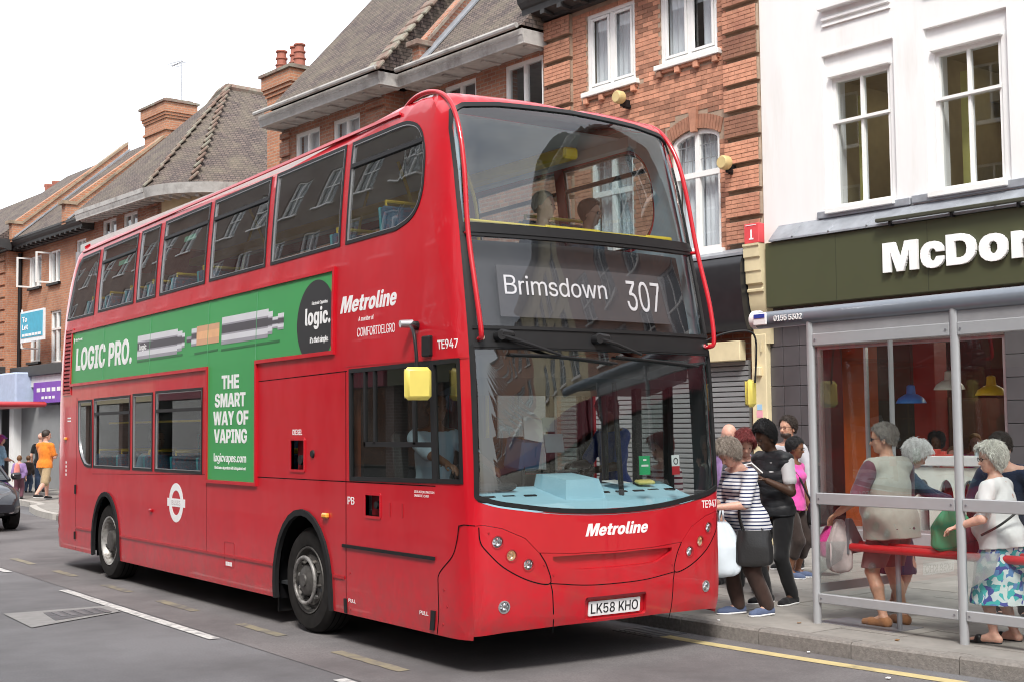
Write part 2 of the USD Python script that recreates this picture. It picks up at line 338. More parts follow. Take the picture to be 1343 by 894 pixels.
def rr(x0, x1, y0, y1, r=.05):
    x0, x1 = min(x0, x1), max(x0, x1); r = min(r, (x1-x0)/2.02, (y1-y0)/2.02)
    return sbox(x0+r, y0+r, x1-r, y1-r).buffer(r, quad_segs=5) if r > 0 else sbox(x0, y0, x1, y1)
def spoly(pts): return Polygon(pts).buffer(0)
def side(pts): return Polygon([(sy(y), z) for y, z in pts]).buffer(0)

RED = pm('bus_red_paint', (.50, .006, .016), rough=.32, var=.10, scale=2.2, coat=.55, rvar=.10, bump=.06, bscale=1.6, alt=(.40, .022, .028), altscale=1.1, altpos=(.50, .80), stretch=(1, 1, .45), grime=(.25, 1.0, (.18, .05, .045), .6))
REDD = pm('bus_red_trim', (.36, .006, .012), rough=.4, var=.08, coat=.3)
BLK = pm('black_plastic', (.015, .015, .016), rough=.45, var=.1, spec=.25)
BLKG = pm('black_gloss_panel', (.012, .012, .013), rough=.12, var=.05, coat=.6)
RUB = pm('black_rubber', (.016, .016, .017), rough=.75, var=.2, scale=12, spec=.2)
TYRE = pm('tyre_rubber', (.02, .0185, .018), rough=.9, spec=.15, var=.35, scale=9, bump=.2, bscale=60)
ALU = pm('dull_aluminium', (.55, .55, .56), rough=.35, metal=.9, var=.1)
STEEL = pm('wheel_steel', (.50, .49, .47), rough=.4, metal=.6, var=.3, scale=14, alt=(.12, .09, .07), altscale=5)
HUB = pm('greasy_hub', (.09, .085, .08), rough=.5, metal=.4, var=.4, scale=18)
YEL = pm('mirror_yellow', (.72, .60, .13), rough=.42, var=.06)
YRAIL = pm('handrail_yellow', (.80, .52, .03), rough=.4, var=.06)
WHT = pm('white_vinyl', (.82, .82, .82), rough=.45, var=.03)
GREEN = pm('advert_green', (.045, .30, .085), rough=.4, var=.05, scale=.7)
CYAN = pm('dash_blue', (.37, .60, .72), rough=.5, var=.05)
INT = pm('bus_interior_grey', (.32, .34, .36), rough=.6, var=.06)
INTD = pm('bus_interior_dark', (.035, .038, .042), rough=.6, var=.1)
CEIL = pm('bus_ceiling', (.62, .64, .63), rough=.6, var=.04)
MOQ = pm('seat_moquette', (.04, .11, .20), rough=.9, var=.5, scale=60, alt=(.25, .05, .08), altscale=30)
SEATB = pm('seat_back_teal', (.03, .30, .38), rough=.5, var=.05)
BGLASS = glassm('bus_window_glass', (.56, .62, .60), base=.11, dirt=.02)
WGLASS = glassm('windscreen_glass', (.74, .80, .79), base=.10)
UGLASS = glassm('upper_windscreen_glass', (.70, .80, .84), base=.10)
BLIND = glassm('blind_glass', (.82, .82, .84), base=.05)
LENS = glassm('lamp_lens', (.93, .94, .94), base=.09)
AMBER = pm('amber_lens', (.85, .38, .05), rough=.2, var=.05, coat=.5)
CHROME = pm('lamp_chrome', (.86, .86, .87), rough=.12, metal=1., var=.02)
DARKBOX = pm('dark_recess', (.008, .008, .009), rough=.9, var=0, spec=.03)

bus = thing('double_decker_bus', 'red double-decker bus with green side advert standing at the bus stop', 'bus', (0, 5.2, 0))
def bput(name, poly, d0, d1, mat, parent=bus, edge=.1, smooth=35, label=None, kind=None):
    return put(parent, name, skin(poly, d0, d1, edge), mat, smooth, label, kind)
ZT = 4.52; SR = sy(LB-.35)
# windows on the offside: outlines (y, z)
UP = [[(9.22, 3.37), (9.22, 4.31), (10.0, 4.31), (10.22, 4.22), (10.32, 4.0), (10.46, 3.37)],
      [(9.05, 3.385), (9.09, 4.315), (7.73, 4.315), (7.69, 3.39)], [(7.58, 3.39), (7.62, 4.315), (6.96, 4.315), (6.92, 3.4)],
      [(6.79, 3.4), (6.81, 4.315), (5.43, 4.315), (5.41, 3.41)], [(5.29, 3.415), (5.32, 4.315), (3.88, 4.315), (3.86, 3.42)],
      [(3.74, 3.42), (3.76, 4.315), (2.31, 4.315), (2.29, 3.43)]]
FQ = np.array([(2.19, 3.43), (2.2, 4.31), (1.2, 4.31), (.93, 4.30), (.70, 4.25), (.59, 4.15), (.56, 4.0), (.585, 3.86), (.63, 3.70), (.74, 3.57), (.91, 3.49), (1.2, 3.44)])
LO = [[(9.74, 2.26), (9.14, 2.26), (9.12, 1.38), (9.3, 1.38), (9.44, 1.40), (9.58, 1.49), (9.66, 1.58), (9.72, 1.74)],
      [(9.06, 2.27), (7.66, 2.28), (7.65, 1.38), (9.06, 1.38)], [(7.57, 2.29), (6.88, 2.29), (6.88, 1.38), (7.56, 1.38)], [(6.79, 2.3), (5.36, 2.3), (5.37, 1.38), (6.8, 1.38)]]
CAB = Polygon([(sy(2.06), 2.35), (-1.33, 2.36), (-1.34, 1.42), (sy(2.05), 1.40)])
def arch(yc, r, ztop, inner=0.):
    a = np.linspace(0, math.pi, 15); p = [(yc+r*math.cos(t), .42+(ztop-.42)*math.sin(t)) for t in a]
    return side([(yc+r, .0)]+p+[(yc-r, .0)])
AR = [(2.965, .60, 1.12), (8.54, .535, 1.09)]
upw = [side(w).buffer(.0) for w in UP]+[Polygon([(sy(y), z) for y, z in [(2.19, 3.43), (2.2, 4.31)]+[tuple(q) for q in catmull(FQ[2:], 3)]]).buffer(0)]
low = [side(w) for w in LO]
holes = union_all([w.buffer(-.012) for w in upw+low]+[CAB.buffer(-.012)]+[arch(*a) for a in AR])
SF = -1.245                                            # where the red corner ends and the black front surround begins
off = sbox(SR-1.8, .27, SF, ZT).difference(holes)
off = off.difference(side([(3.2, 1.475), (2.93, 1.475), (2.93, 1.74), (3.2, 1.74)])).difference(side([(1.77, 1.12), (1.53, 1.12), (1.53, 1.29), (1.77, 1.29)]))
bput('side_panel', off, -.03, 0, RED, edge=.13, label='red offside body panel')
# nearside: mirrored skin with the doorway open at the front
def mir(p): return affinity.scale(p, -1, 1, origin=(0, 0))
door_hole = sbox(-sy(1.98), .0, 0, 0) if False else Polygon([(1.55, .28), (-sy(1.9), .28), (-sy(1.9), 2.32), (1.55, 2.32)])
nlow = [mir(side([(9.06, 2.27), (5.36, 2.28), (5.37, 1.38), (9.06, 1.38)])), mir(side([(3.6, 2.28), (2.15, 2.28), (2.15, 1.38), (3.6, 1.38)]))]
nholes = union_all([mir(w).buffer(-.012) for w in upw]+nlow+[door_hole]+[mir(arch(*a)) for a in AR])
near = sbox(1.245, .27, -SR+1.8, ZT).difference(nholes)
bput('side_panel', near, -.03, 0, RED, edge=.16, label='red kerbside body panel with the doorway')
# front: red frame, black surround, glass
UPG = Polygon([(-1.245, 3.35), (-1.262, 3.8), (-1.285, 4.12), (-1.27, 4.27), (-1.15, 4.33), (-.8, 4.365), (0, 4.385), (.8, 4.365), (1.15, 4.33), (1.27, 4.27), (1.285, 4.12), (1.262, 3.8), (1.245, 3.35)])
ws_low = catmull([(-1.215, 1.335), (-1.1, 1.30), (-.94, 1.27), (-.5, 1.215), (0, 1.195), (.5, 1.215), (.94, 1.27), (1.1, 1.30), (1.215, 1.335)], 4)
WS = Polygon([(-1.205, 2.43)]+[tuple(p) for p in ws_low]+[(1.205, 2.43)])
WSO = Polygon([(-1.245, 2.47), (-1.245, 1.36), (-1.23, 1.31)]+[(p[0]*1.005, p[1]-.045) for p in ws_low]+[(1.23, 1.31), (1.245, 1.36), (1.245, 2.47)])
redtop = sbox(-1.245, 3.3, 1.245, ZT).difference(UPG.union(sbox(-1.3, 3.2, 1.3, 3.4))).difference(sbox(-1.3, 3.2, -1.2, 4.2)).difference(sbox(1.2, 3.2, 1.3, 4.2))
bput('roof_front_panel', redtop, -.03, 0, RED, edge=.06)
# roof: panels lofted between the two edges
sv = np.concatenate([np.linspace(0, 1.6, 60), np.linspace(1.65, SEND, 90)]); Lp, Rp = M(-sv, ZT+0*sv), M(sv, ZT+0*sv)
k = 14; tt = (1-np.cos(np.linspace(0, math.pi, k)))/2
G = Lp[:, None]*(1-tt)[None, :, None]+Rp[:, None]*tt[None, :, None]
wdt = np.linalg.norm(Rp-Lp, axis=1); endf = np.clip(np.minimum(sv*1.2, 1), 0, 1)
G[:, :, 2] += (.045*endf)[:, None]*(1-(2*tt-1)**2)[None, :]
idx = np.arange(len(sv)*k).reshape(len(sv), k)
put(bus, 'roof', (G.reshape(-1, 3), np.stack([idx[:-1, :-1], idx[:-1, 1:], idx[1:, 1:], idx[1:, :-1]], -1).reshape(-1, 4)), RED, True)
gut = side([(10.1, 4.375), (10.1, 4.40), (1.1, 4.40), (1.1, 4.375)]); bput('gutter', gut, 0, .018, RED, edge=.3)
# lower front
PANEL = Polygon([(-1.245, 1.115), (-1.18, 1.12), (-1.03, 1.09), (-.84, 1.01), (-.72, .895), (-.4, .875), (0, .868), (.4, .875), (.72, .895), (.84, 1.01), (1.03, 1.09), (1.18, 1.12), (1.245, 1.115), (1.245, 1.36)]+[(p[0]*1.005, p[1]-.045) for p in ws_low[::-1]]+[(-1.245, 1.36)]).buffer(0)
lowfront = Polygon([(-1.245, .30), (-1.0, .32), (-.5, .335), (.5, .335), (1.0, .32), (1.245, .30), (1.245, 1.2), (-1.245, 1.2)]).difference(PANEL.buffer(.004))
RECESS = Polygon(catmull([(-.60, .862), (-.45, .765), (-.25, .745), (.25, .745), (.45, .765), (.60, .862), (0, .852)], 5, True)).buffer(0).intersection(sbox(-.6, .70, .6, .858))
PREC = rr(-.31, .31, .355, .53, .03)
LAMPS = [(1.07, .99, .052), (.955, .885, .05), (.815, .81, .05), (1.02, .51, .048)]
circ = lambda x, z, r: Polygon([(x+r*math.cos(t), z+r*math.sin(t)) for t in np.linspace(0, 2*math.pi, 24, endpoint=False)])
lampholes = union_all([circ(s*x, z, r) for s in (-1, 1) for x, z, r in LAMPS])
bput('bonnet_panel', PANEL.difference(RECESS), -.03, 0, RED, edge=.06)
bput('bumper', lowfront.difference(RECESS).difference(PREC).difference(lampholes), -.03, 0, RED, edge=.06, label='red front bumper with lamp clusters')
bput('bumper_recess', RECESS.buffer(.03), -.055, -.035, RED, edge=.06); bput('plate_recess', PREC.buffer(.02), -.05, -.032, RED, edge=.06)
bput('seam_backing', lowfront.union(PANEL).buffer(-.01).difference(RECESS.buffer(.02)).difference(PREC).difference(lampholes), -.04, -.032, DARKBOX, edge=.09)
POD = [(1.215, 1.10), (1.205, 1.0), (1.16, .93), (1.02, .80), (.81, .692), (.63, .66), (.655, .79), (.715, .89)]
for s in (-1, 1):
    c = catmull([(s*x, z) for x, z in POD], 6)
    bput('panel_seam', LineString(c).buffer(.0045), 0, .0012, DARKBOX, edge=.08)
    bput('panel_seam', LineString([(s*.625, .66), (s*.61, .60), (s*.588, .29)]).buffer(.0045), 0, .0012, DARKBOX, edge=.08)
    if s < 0: bput('panel_seam', LineString([(-1.245, 1.115), (-1.34, 1.12), (-1.39, 1.11)]).buffer(.004), 0, .0012, DARKBOX, edge=.05)
bput('panel_seam', LineString(catmull([(-.625, .66), (-.3, .625), (0, .618), (.3, .625), (.625, .66)], 6)).buffer(.0035), 0, .0012, DARKBOX, edge=.08)
# the swage over the bumper: a soft raised lip
# black surround of the windscreens and the destination blind
front_black = sbox(-1.245, 1.28, 1.245, 3.40).difference(WS).difference(sbox(-1.17, 2.6, 1.17, 3.3)).difference(PANEL)
front_black = front_black.difference(Polygon([(-1.25, 1.2), (1.25, 1.2)]+[(p[0]*1.03, p[1]-.04) for p in ws_low[::-1]]))
bput('front_surround', front_black, -.03, .001, BLK, edge=.07)
ug_frame = UPG.union(sbox(-1.245, 3.3, 1.245, 3.42)).difference(UPG.buffer(-.035)).union(sbox(-1.245, 3.355, 1.245, 3.40)).difference(UPG.buffer(-.05).intersection(sbox(-2, 3.41, 2, 5)))
bput('upper_windscreen_seal', ug_frame, -.02, .004, BLK, edge=.06)
bput('trim_bar', sbox(-1.21, 2.575, 1.21, 2.60), .0, .012, BLK, edge=.08); bput('trim_bar', sbox(-1.22, 3.325, 1.22, 3.36), .0, .012, BLK, edge=.08); bput('trim_bar', sbox(-1.21, 2.44, 1.21, 2.475), .0, .01, BLK, edge=.08)
def sheet(poly, d, edge=.07):
    v, f = skin(poly, d, d+.004, edge); 
    return v, f
def pane(poly, d, edge=.07):
    """a single sheet of glass"""
    b = MB()
    for g in getattr(poly, 'geoms', [poly]):
        if g.is_empty: continue
        cs = m3.CrossSection([np.array(g.exterior.coords)[:-1]], m3.FillRule.EvenOdd).extrude(.01).refine_to_length(edge).to_mesh()
        v = np.array(cs.vert_properties)[:, :3]; f = np.array(cs.tri_verts); keep = (v[f][:, :, 2] > .0099).all(1)
        b.raw(M(v[:, 0], v[:, 1], d+0*v[:, 0]), f[keep])
    return b.get()
put(bus, 'windscreen', pane(WS.buffer(.01), -.008), WGLASS, True)
bput('windscreen_seal', WS.buffer(.032).difference(WS.buffer(-.004)), -.02, .006, RUB, edge=.06)
put(bus, 'upper_windscreen', pane(UPG.buffer(-.02), -.008, .05), UGLASS, True)
blindg = sbox(-1.18, 2.59, 1.18, 3.315)
put(bus, 'destination_glass', pane(blindg, -.006), BLIND, True)
bput('blind_box', blindg, -.16, -.14, INTD, edge=.2); 
bput('blind_panel', rr(-.93, .83, 2.695, 3.105, .01), -.09, -.075, pm('blind_cloth', (.075, .075, .078), rough=.8, var=.08), edge=.12)
T = text_poly('Brimsdown', .152, 0, 0, .99); dest = put(bus, 'destination_lettering', skin(affinity.translate(T, -.875, 2.872), -.074, -.070, .06), WHT)
T = text_poly('307', .25, 0, 0, .40); put(bus, 'route_number', skin(affinity.translate(T, .335, 2.79), -.074, -.070, .06), WHT)
# side seals and panes, top-light vents
def sidewin(poly, vent=None, wname='side_window', edge=.13):
    w = bput(wname, poly.difference(poly.buffer(-.03)), -.02, .006, BLK, edge=edge)
    pane_ = poly.buffer(-.02)
    put(w, 'pane', pane(pane_, -.01, .2), BGLASS, True)
    bput('bright_seal', poly.buffer(-.027).difference(poly.buffer(-.036)), -.012, .005, ALU, parent=w, edge=edge)
    if vent:
        b = poly.bounds; bar = sbox(b[0], vent-.018, b[2], vent+.018).intersection(poly.buffer(-.02)); bput('vent_bar', bar, -.03, .009, BLK, parent=w, edge=edge)
    return w
VU = {1: 4.10, 3: 4.10, 4: 4.10, 6: 4.10}
for i, w in enumerate(upw): sidewin(w, VU.get(i), edge=.07 if i == 6 else .13)
for i, w in enumerate(low): sidewin(w, 2.07 if i in (1, 3) else None)
for w in [mir(x) for x in upw]+nlow: sidewin(w, 4.10 if w.bounds[3] > 4 else None)
for i in (1, 3, 4, 6):     # the hinged top lights, two of them open and dark
    b = upw[i].bounds
# cab window
cw = bput('cab_window', CAB.difference(CAB.buffer(-.035)), -.02, .006, BLK, edge=.07)
put(cw, 'pane', pane(CAB.buffer(-.02), -.01, .1), BGLASS, True)
bput('window_bar', sbox(sy(.66)-.035, 1.42, sy(.66)+.035, 2.35), -.02, .007, BLK, parent=cw)
for p in (sbox(sy(1.80), 1.69, sy(.70), 1.73), sbox(sy(1.80), 1.69, sy(1.77), 2.33), sbox(sy(1.63), 1.71, sy(1.60), 2.33), sbox(sy(.98), 1.71, sy(.94), 2.33)): bput('window_bar', p, -.02, .004, BLK, parent=cw)
# wheel arches, wheels
for i, (yc, r, zt) in enumerate(AR):
    for s in (1, -1):
        a = arch(yc, r, zt).intersection(sbox(-20, .27, 20, 3)); inn = arch(yc, r-.055, zt-.055)
        p = a.difference(inn); p = p if s > 0 else mir(p)
        bput('wheel_arch_trim', p, -.02, .022, RUB, edge=.08)
        x0, x1 = s*-1.22, s*-.62                                        # liner
        th = np.linspace(0, math.pi, 14); q = np.array([(yc+(r+.02)*math.cos(t), .40+(zt-.38)*math.sin(t)) for t in th]); q = np.vstack([[yc+r+.02, .25], q, [yc-r-.02, .25]])
        v = np.vstack([np.column_stack([np.full(len(q), x0), q]), np.column_stack([np.full(len(q), x1), q])]); n = len(q)
        put(bus, 'wheel_arch_liner', (v, [(j, j+1, n+j+1, n+j) for j in range(n-1)]), DARKBOX, True)
def wheel(yc, s, rear):
    R = .478; xo = s*(-1.225 if not rear else -1.24); dr = -s  # outward direction in x is s*-1
    w = MB()
    prof = [(.30, -.02), (.31, 0), (.36, .012), (.43, .004), (.462, -.03), (.476, -.05), (.478, -.08), (.478, -.20), (.47, -.25), (.30, -.27)]
    w.lathe([(r, h*1.0) for r, h in prof], (0, 0, 0), 48, axis=0)
    v, f = w.get(); v = v.copy(); v[:, 0] *= -s; v += (xo, yc, R)
    wp = put(bus, 'wheel', (v, f), TYRE, 40, label='front wheel' if not rear else 'rear wheel')
    gr = MB()
    for k in (-.075, -.13, -.185):
        gr.lathe([(.4785, k-.006), (.4795, k), (.4785, k+.006)], (0, 0, 0), 48, axis=0)
    v, f = gr.get(); v = v.copy(); v[:, 0] *= -s; v += (xo, yc, R); put(wp, 'tread_groove', (v, f), DARKBOX, True)
    rim = MB()
    if not rear:
        rim.lathe([(.312, -.03), (.30, .006), (.285, .0), (.275, -.03), (.262, -.06), (.235, -.055), (.225, -.03), (.17, -.02), (.168, -.06), (.0, -.06)], (0, 0, 0), 36, axis=0)
    else:
        rim.lathe([(.312, -.03), (.302, .006), (.285, .0), (.278, -.05), (.262, -.10), (.25, -.16)], (0, 0, 0), 36, axis=0)
    v, f = rim.get(); v = v.copy(); v[:, 0] *= -s; v += (xo, yc, R); put(wp, 'rim', (v, f), STEEL if rear else HUB, 35)
    if rear:
        ds = MB().lathe([(.25, -.16), (.16, -.17), (.15, -.12), (.0, -.12)], (0, 0, 0), 36, axis=0).get(); v = ds[0].copy(); v[:, 0] *= -s; v += (xo, yc, R); put(wp, 'wheel_disc', (v, ds[1]), HUB, 35)
    hb = MB()
    if not rear: hb.lathe([(.14, -.06), (.14, .01), (.115, .035), (.06, .045), (.055, .06), (.0, .06)], (0, 0, 0), 24, axis=0)
    else: hb.lathe([(.13, -.12), (.125, -.02), (.10, -.005), (.0, .0)], (0, 0, 0), 24, axis=0)
    v, f = hb.get(); v = v.copy(); v[:, 0] *= -s; v += (xo, yc, R); put(wp, 'hub', (v, f), HUB, 35)
    if not rear:                                                    # nut guard ring: a worn pale hoop
        ring = [(xo-s*.035, yc+.205*math.cos(t), R+.205*math.sin(t)) for t in np.linspace(0, 2*math.pi, 40, endpoint=False)]
        put(wp, 'nut_guard', MB().tube(ring, .018, 7, True), pm('worn_guard', (.26, .25, .24), rough=.5, metal=.3, var=.4, scale=16, alt=(.05, .045, .04), altscale=6), True)
    for k in range(10):
        t = k*math.pi/5+.2; c = np.array([xo-s*(-.04 if not rear else -.165), yc+.19*math.cos(t), R+.19*math.sin(t)])
        put(wp, 'wheel_nut', MB().cone(c, c+np.array([-s*.045, 0, 0]), .021, .017, 6), STEEL if k % 3 == 0 else HUB)
for s in (1, -1):
    wheel(2.965, s, False); wheel(8.54, s, True)
put(bus, 'axle', MB().cone((-1, 2.965, .478), (1, 2.965, .478), .09), DARKBOX); put(bus, 'axle', MB().cone((-1, 8.54, .478), (1, 8.54, .478), .12), DARKBOX)
put(bus, 'chassis', MB().box(-1.16, 1.16, .35, 2.3, .30, .36).box(-1.16, 1.16, 3.65, 7.9, .30, .36).box(-1.16, 1.16, 9.15, LB-.15, .30, .8).box(-.6, .6, 2.2, 3.7, .32, .4).box(-.6, .6, 7.8, 9.2, .5, .6), DARKBOX)
mf = MB().box(-1.19, -.93, 3.66, 3.69, .12, .6); put(bus, 'mud_flap', mf, RUB)
# side details
LINE = lambda pts, w=.004: LineString(pts).buffer(w, cap_style=2)
def sl(pts, w=.004, mat=DARKBOX, d=.0012, name='panel_seam'): return bput(name, LINE([(sy(y) if y is not None else s_, z) for y, z, *rest in pts for s_ in [rest[0] if rest else 0]], w), 0, d, mat, edge=.2)
sl([(3.93, 2.31), (2.1, 2.335)]); sl([(3.95, 1.385), (.66, 1.395)]); sl([(5.0, 1.385), (9.1, 1.30)], .002)
sl([(2.12, 2.335), (2.12, .27)]); sl([(5.24, 1.30), (5.24, .58)], .002)
bput('panel_seam', LINE([(sy(2.12), 2.375), (-1.25, 2.36)], .005), 0, .002, REDD, edge=.08)
bput('panel_seam', LineString(catmull([(-1.395, 1.11), (-1.42, 1.0), (-1.48, .88), (sy(.63)+.02, .74), (sy(.63), .64), (sy(.62), .46), (sy(.62), .28)], 6)).buffer(.005), 0, .0015, DARKBOX, edge=.06)
bput('waist_strip', sbox(sy(7.98), .56, sy(3.58), .585), 0, .012, REDD, edge=.4); bput('waist_strip', sbox(sy(9.78), .56, sy(9.1), .585), 0, .012, REDD, edge=.4); bput('waist_strip', sbox(sy(2.35), .56, sy(2.14), .585), 0, .01, REDD, edge=.4)
bput('rubbing_strip', sbox(sy(2.17), .832, sy(.67), .858), 0, .016, RUB, edge=.15)
sl([(9.80, 2.3), (9.80, .28)], .004); bput('hinge', sbox(sy(9.83), 1.02, sy(9.79), 1.14), 0, .015, RUB); bput('hinge', sbox(sy(9.83), .42, sy(9.79), .52), 0, .015, RUB)
for k in range(16): bput('grille_slat', sbox(sy(10.42), 2.37+k*.054, sy(10.09), 2.40+k*.054), 0, .012, REDD, edge=.4)
bput('grille_frame', sbox(sy(10.45), 2.34, sy(10.06), 3.24).difference(sbox(sy(10.42), 2.36, sy(10.09), 3.22)), 0, .01, RED, edge=.4)
bput('grille_back', sbox(sy(10.43), 2.35, sy(10.08), 3.23), 0, .002, pm('grille_dark_red', (.10, .006, .01), rough=.7), edge=.4)
bput('access_flap', rr(sy(4.77), sy(4.51), .46, .715, .02).difference(rr(sy(4.76), sy(4.52), .47, .705, .02)), 0, .002, REDD, edge=.3)
bput('flap_notice', rr(sy(4.72), sy(4.56), .475, .515, .004).intersection(union_all([sbox(sy(4.72)+k*.018, .475, sy(4.72)+k*.018+.012, .515) for k in range(9)])), 0, .0015, WHT, edge=.3)
fz = side([(3.2, 1.475), (2.93, 1.475), (2.93, 1.74), (3.2, 1.74)])
fp = bput('fuel_recess', fz.buffer(.0), -.09, -.07, pm('recess_red', (.16, .005, .01), rough=.6), edge=.3); bput('fuel_recess_frame', fz.buffer(.025).difference(fz), -.03, .008, RED, edge=.3)
put(bus, 'fuel_filler', MB().cone((-1.215, 3.06, 1.56), (-1.265, 3.06, 1.56), .05, .045, 14), BLK)
T = text_poly('DIESEL', .05, 1, 0, .2); bput('notice', affinity.translate(T, sy(3.17), 1.79), 0, .0015, WHT, edge=.3)
P_ = M(np.array(sy(2.75)), np.array(1.62)); put(bus, 'lock', MB().cone(P_, P_+np.array([-.015, 0, 0]), .036, .032, 16), BLK)
pz = side([(1.77, 1.12), (1.53, 1.12), (1.53, 1.29), (1.77, 1.29)]); bput('switch_recess', pz, -.08, -.06, pm('recess_red', (.16, .005, .01)), edge=.3); bput('switch_recess_frame', pz.buffer(.022).difference(pz), -.03, .006, RED, edge=.2)
put(bus, 'switch', MB().cone((-1.21, 1.63, 1.21), (-1.27, 1.63, 1.21), .035, .03, 12), BLK)
for y in (1.36, 1.16): bput('vent_slot', sbox(sy(y)-.008, 1.13, sy(y)+.008, 1.24), 0, .004, REDD)
bput('handle', sbox(sy(2.15), .28, sy(2.11), .40), 0, .012, BLK); bput('handle', sbox(sy(.72), .30, sy(.66), .45), 0, .012, BLK)
for tx, y, z, h, w in (('PB', 2.09, 1.20, .065, .12), ('PULL', 2.08, .375, .03, .13), ('PULL', .90, .40, .03, .13)): bput('notice', affinity.translate(text_poly(tx, h, 1, 0, w), sy(y), z), 0, .0015, WHT, edge=.3)
for z, w in ((1.335, .30), (1.305, .22)): bput('notice', affinity.translate(text_poly('ISOLATOR SWITCH' if w > .25 else 'INSIDE CAB', .018, 0, 0, w), sy(.98), z), 0, .0012, WHT, edge=.3)
P_ = M(np.array(sy(2.48)), np.array(1.085)); put(bus, 'marker_lamp', MB().rbox(P_+[-.015, 0, 0], (.04, .10, .045), ch=.012), AMBER)
for y, z in ((10.28, 1.75), (6.9, .93)): P_ = M(np.array(sy(y)), np.array(z)); put(bus, 'marker_lamp', MB().rbox(P_+[-.01, 0, 0], (.03, .08, .04), ch=.01), AMBER if z > 1 else REDD)
for z in (1.98, 2.02): bput('notice', sbox(sy(10.22), z, sy(10.06), z+.018), 0, .0015, WHT)
for k in range(4): bput('notice', sbox(sy(10.28), 1.25+k*.055, sy(10.23), 1.28+k*.055), 0, .0012, WHT)
for y, z in ((2.05, .32), (2.05, .62), (.55, .62), (.55, .36), (.5, .5)): P_ = M(np.array(sy(y)), np.array(z)); put(bus, 'screw', MB().cone(P_+[.004, 0, 0], P_+[-.004, 0, 0], .011, .009, 8), REDD)
sl([(2.62, 1.38), (2.62, 1.15)], .02, pm('soot_streak', (.22, .008, .015), rough=.6), .0008, 'streak') if False else None
# lettering and advert
ADH = side([(10.05, 2.49), (10.06, 3.175), (2.38, 3.225), (2.36, 2.525)]); ADV = side([(5.20, 1.33), (5.20, 2.6), (3.99, 2.6), (3.99, 1.33)])
AD = ADH.union(ADV)
ad = bput('advert_panel', AD, 0, .006, GREEN, edge=.22, label='green advert for vaping goods')
bput('advert_frame', AD.buffer(.035, join_style=2).difference(AD), 0, .022, RED, parent=ad, edge=.22)
circle = Point(sy(2.70), 2.80).buffer(.38).intersection(ADH); bput('advert_disc', circle, .006, .008, BLKG if False else pm('print_black', (.02, .02, .022), rough=.4, var=.05), parent=ad, edge=.2)
def adtext(t, y0, z, h, y1, bold=2, mat=WHT, parent=ad, it=0., d=.0085): return bput('advert_lettering', affinity.translate(text_poly(t, h, bold, it, y0-y1), sy(y0), z), .006, d, mat, parent=parent, edge=.25)
adtext('LOGIC PRO.', 9.86, 2.66, .30, 7.63, 4); adtext('logic.', 2.91, 2.775, .155, 2.41, 4, d=.010); adtext("it's that simple.", 2.80, 2.615, .05, 2.44, 2, d=.010); adtext('Electronic Cigarettes', 2.78, 2.955, .03, 2.47, 0, d=.010)
for t, y0, y1, z in (('THE', 4.83, 4.39, 2.262), ('SMART', 5.01, 4.23, 2.078), ('WAY OF', 5.05, 4.16, 1.895), ('VAPING', 5.03, 4.19, 1.712)): adtext(t, y0, z, .14, y1, 4)
adtext('logicvapes.com', 5.03, 1.52, .085, 4.21, 1); adtext('Electronic cigarettes with integrated coil', 5.01, 1.445, .03, 4.22, 0); adtext('electronic', 9.93, 3.06, .035, 9.62, 0)
bput('advert_mark', Point(sy(9.98), 3.075).buffer(.02).union(sbox(sy(9.99), 3.03, sy(9.97), 3.1)), .006, .0085, WHT, parent=ad)
SIL = [pm('print_silver_light', (.62, .62, .66), rough=.4, var=.04), pm('print_silver_mid', (.30, .29, .33), rough=.4, var=.04), pm('print_silver_dark', (.07, .065, .075), rough=.4, var=.05), pm('print_peach', (.62, .34, .20), rough=.4, var=.05)]
def cyl_print(y0, y1, z0, z1, bands):
    h = z1-z0
    for a, b, mt in bands: bput('advert_print', sbox(sy(y0), z0+a*h, sy(y1), z0+b*h), .006, .0082, mt, parent=ad, edge=.25)
B4 = [(0, .14, SIL[1]), (.14, .34, SIL[0]), (.34, .40, SIL[1]), (.40, .70, SIL[2]), (.70, .76, SIL[1]), (.76, 1, SIL[0])]
cyl_print(7.43, 6.12, 2.69, 2.97, B4); cyl_print(6.12, 5.98, 2.72, 2.94, B4); cyl_print(5.98, 5.90, 2.75, 2.91, B4); cyl_print(5.84, 5.70, 2.80, 2.86, [(0, .5, SIL[2]), (.5, 1, SIL[1])])
cyl_print(5.70, 5.55, 2.75, 2.94, B4); cyl_print(5.55, 4.93, 2.75, 2.955, [(0, .3, SIL[3]), (.3, .7, pm('print_orange', (.75, .42, .22), rough=.4)), (.7, 1, SIL[3])])
cyl_print(4.86, 3.72, 2.72, 3.0, B4); cyl_print(3.72, 3.62, 2.75, 2.97, B4); cyl_print(3.62, 3.50, 2.80, 2.91, B4); cyl_print(3.50, 3.37, 2.78, 2.935, B4)
for a, b in ((7.43, 5.95), (5.6, 4.95), (4.86, 3.45)): bput('advert_print', LINE([(sy(a), 2.665), (sy(b), 2.675)], .012), .006, .0078, pm('print_shadow_green', (.02, .13, .04), rough=.4), parent=ad, edge=.25)
adtext('logic', 7.36, 2.80, .07, 7.12, 3, d=.0092)
for y in (8.72, 7.0, 5.23, 3.99): bput('advert_joint', LINE([(sy(y), 2.5), (sy(y), 3.19)], .006), .006, .0095, pm('advert_joint_green', (.10, .33, .16), rough=.3), parent=ad, edge=.3)
bput('brand_lettering', affinity.translate(text_poly('Metroline', .145, 5, .32, 1.02), sy(2.24), 2.835), 0, .0015, WHT, edge=.12)
bput('brand_lettering', affinity.translate(text_poly('A member of', .04, 0, 0, .27), sy(1.90), 2.745), 0, .0015, WHT, edge=.12)
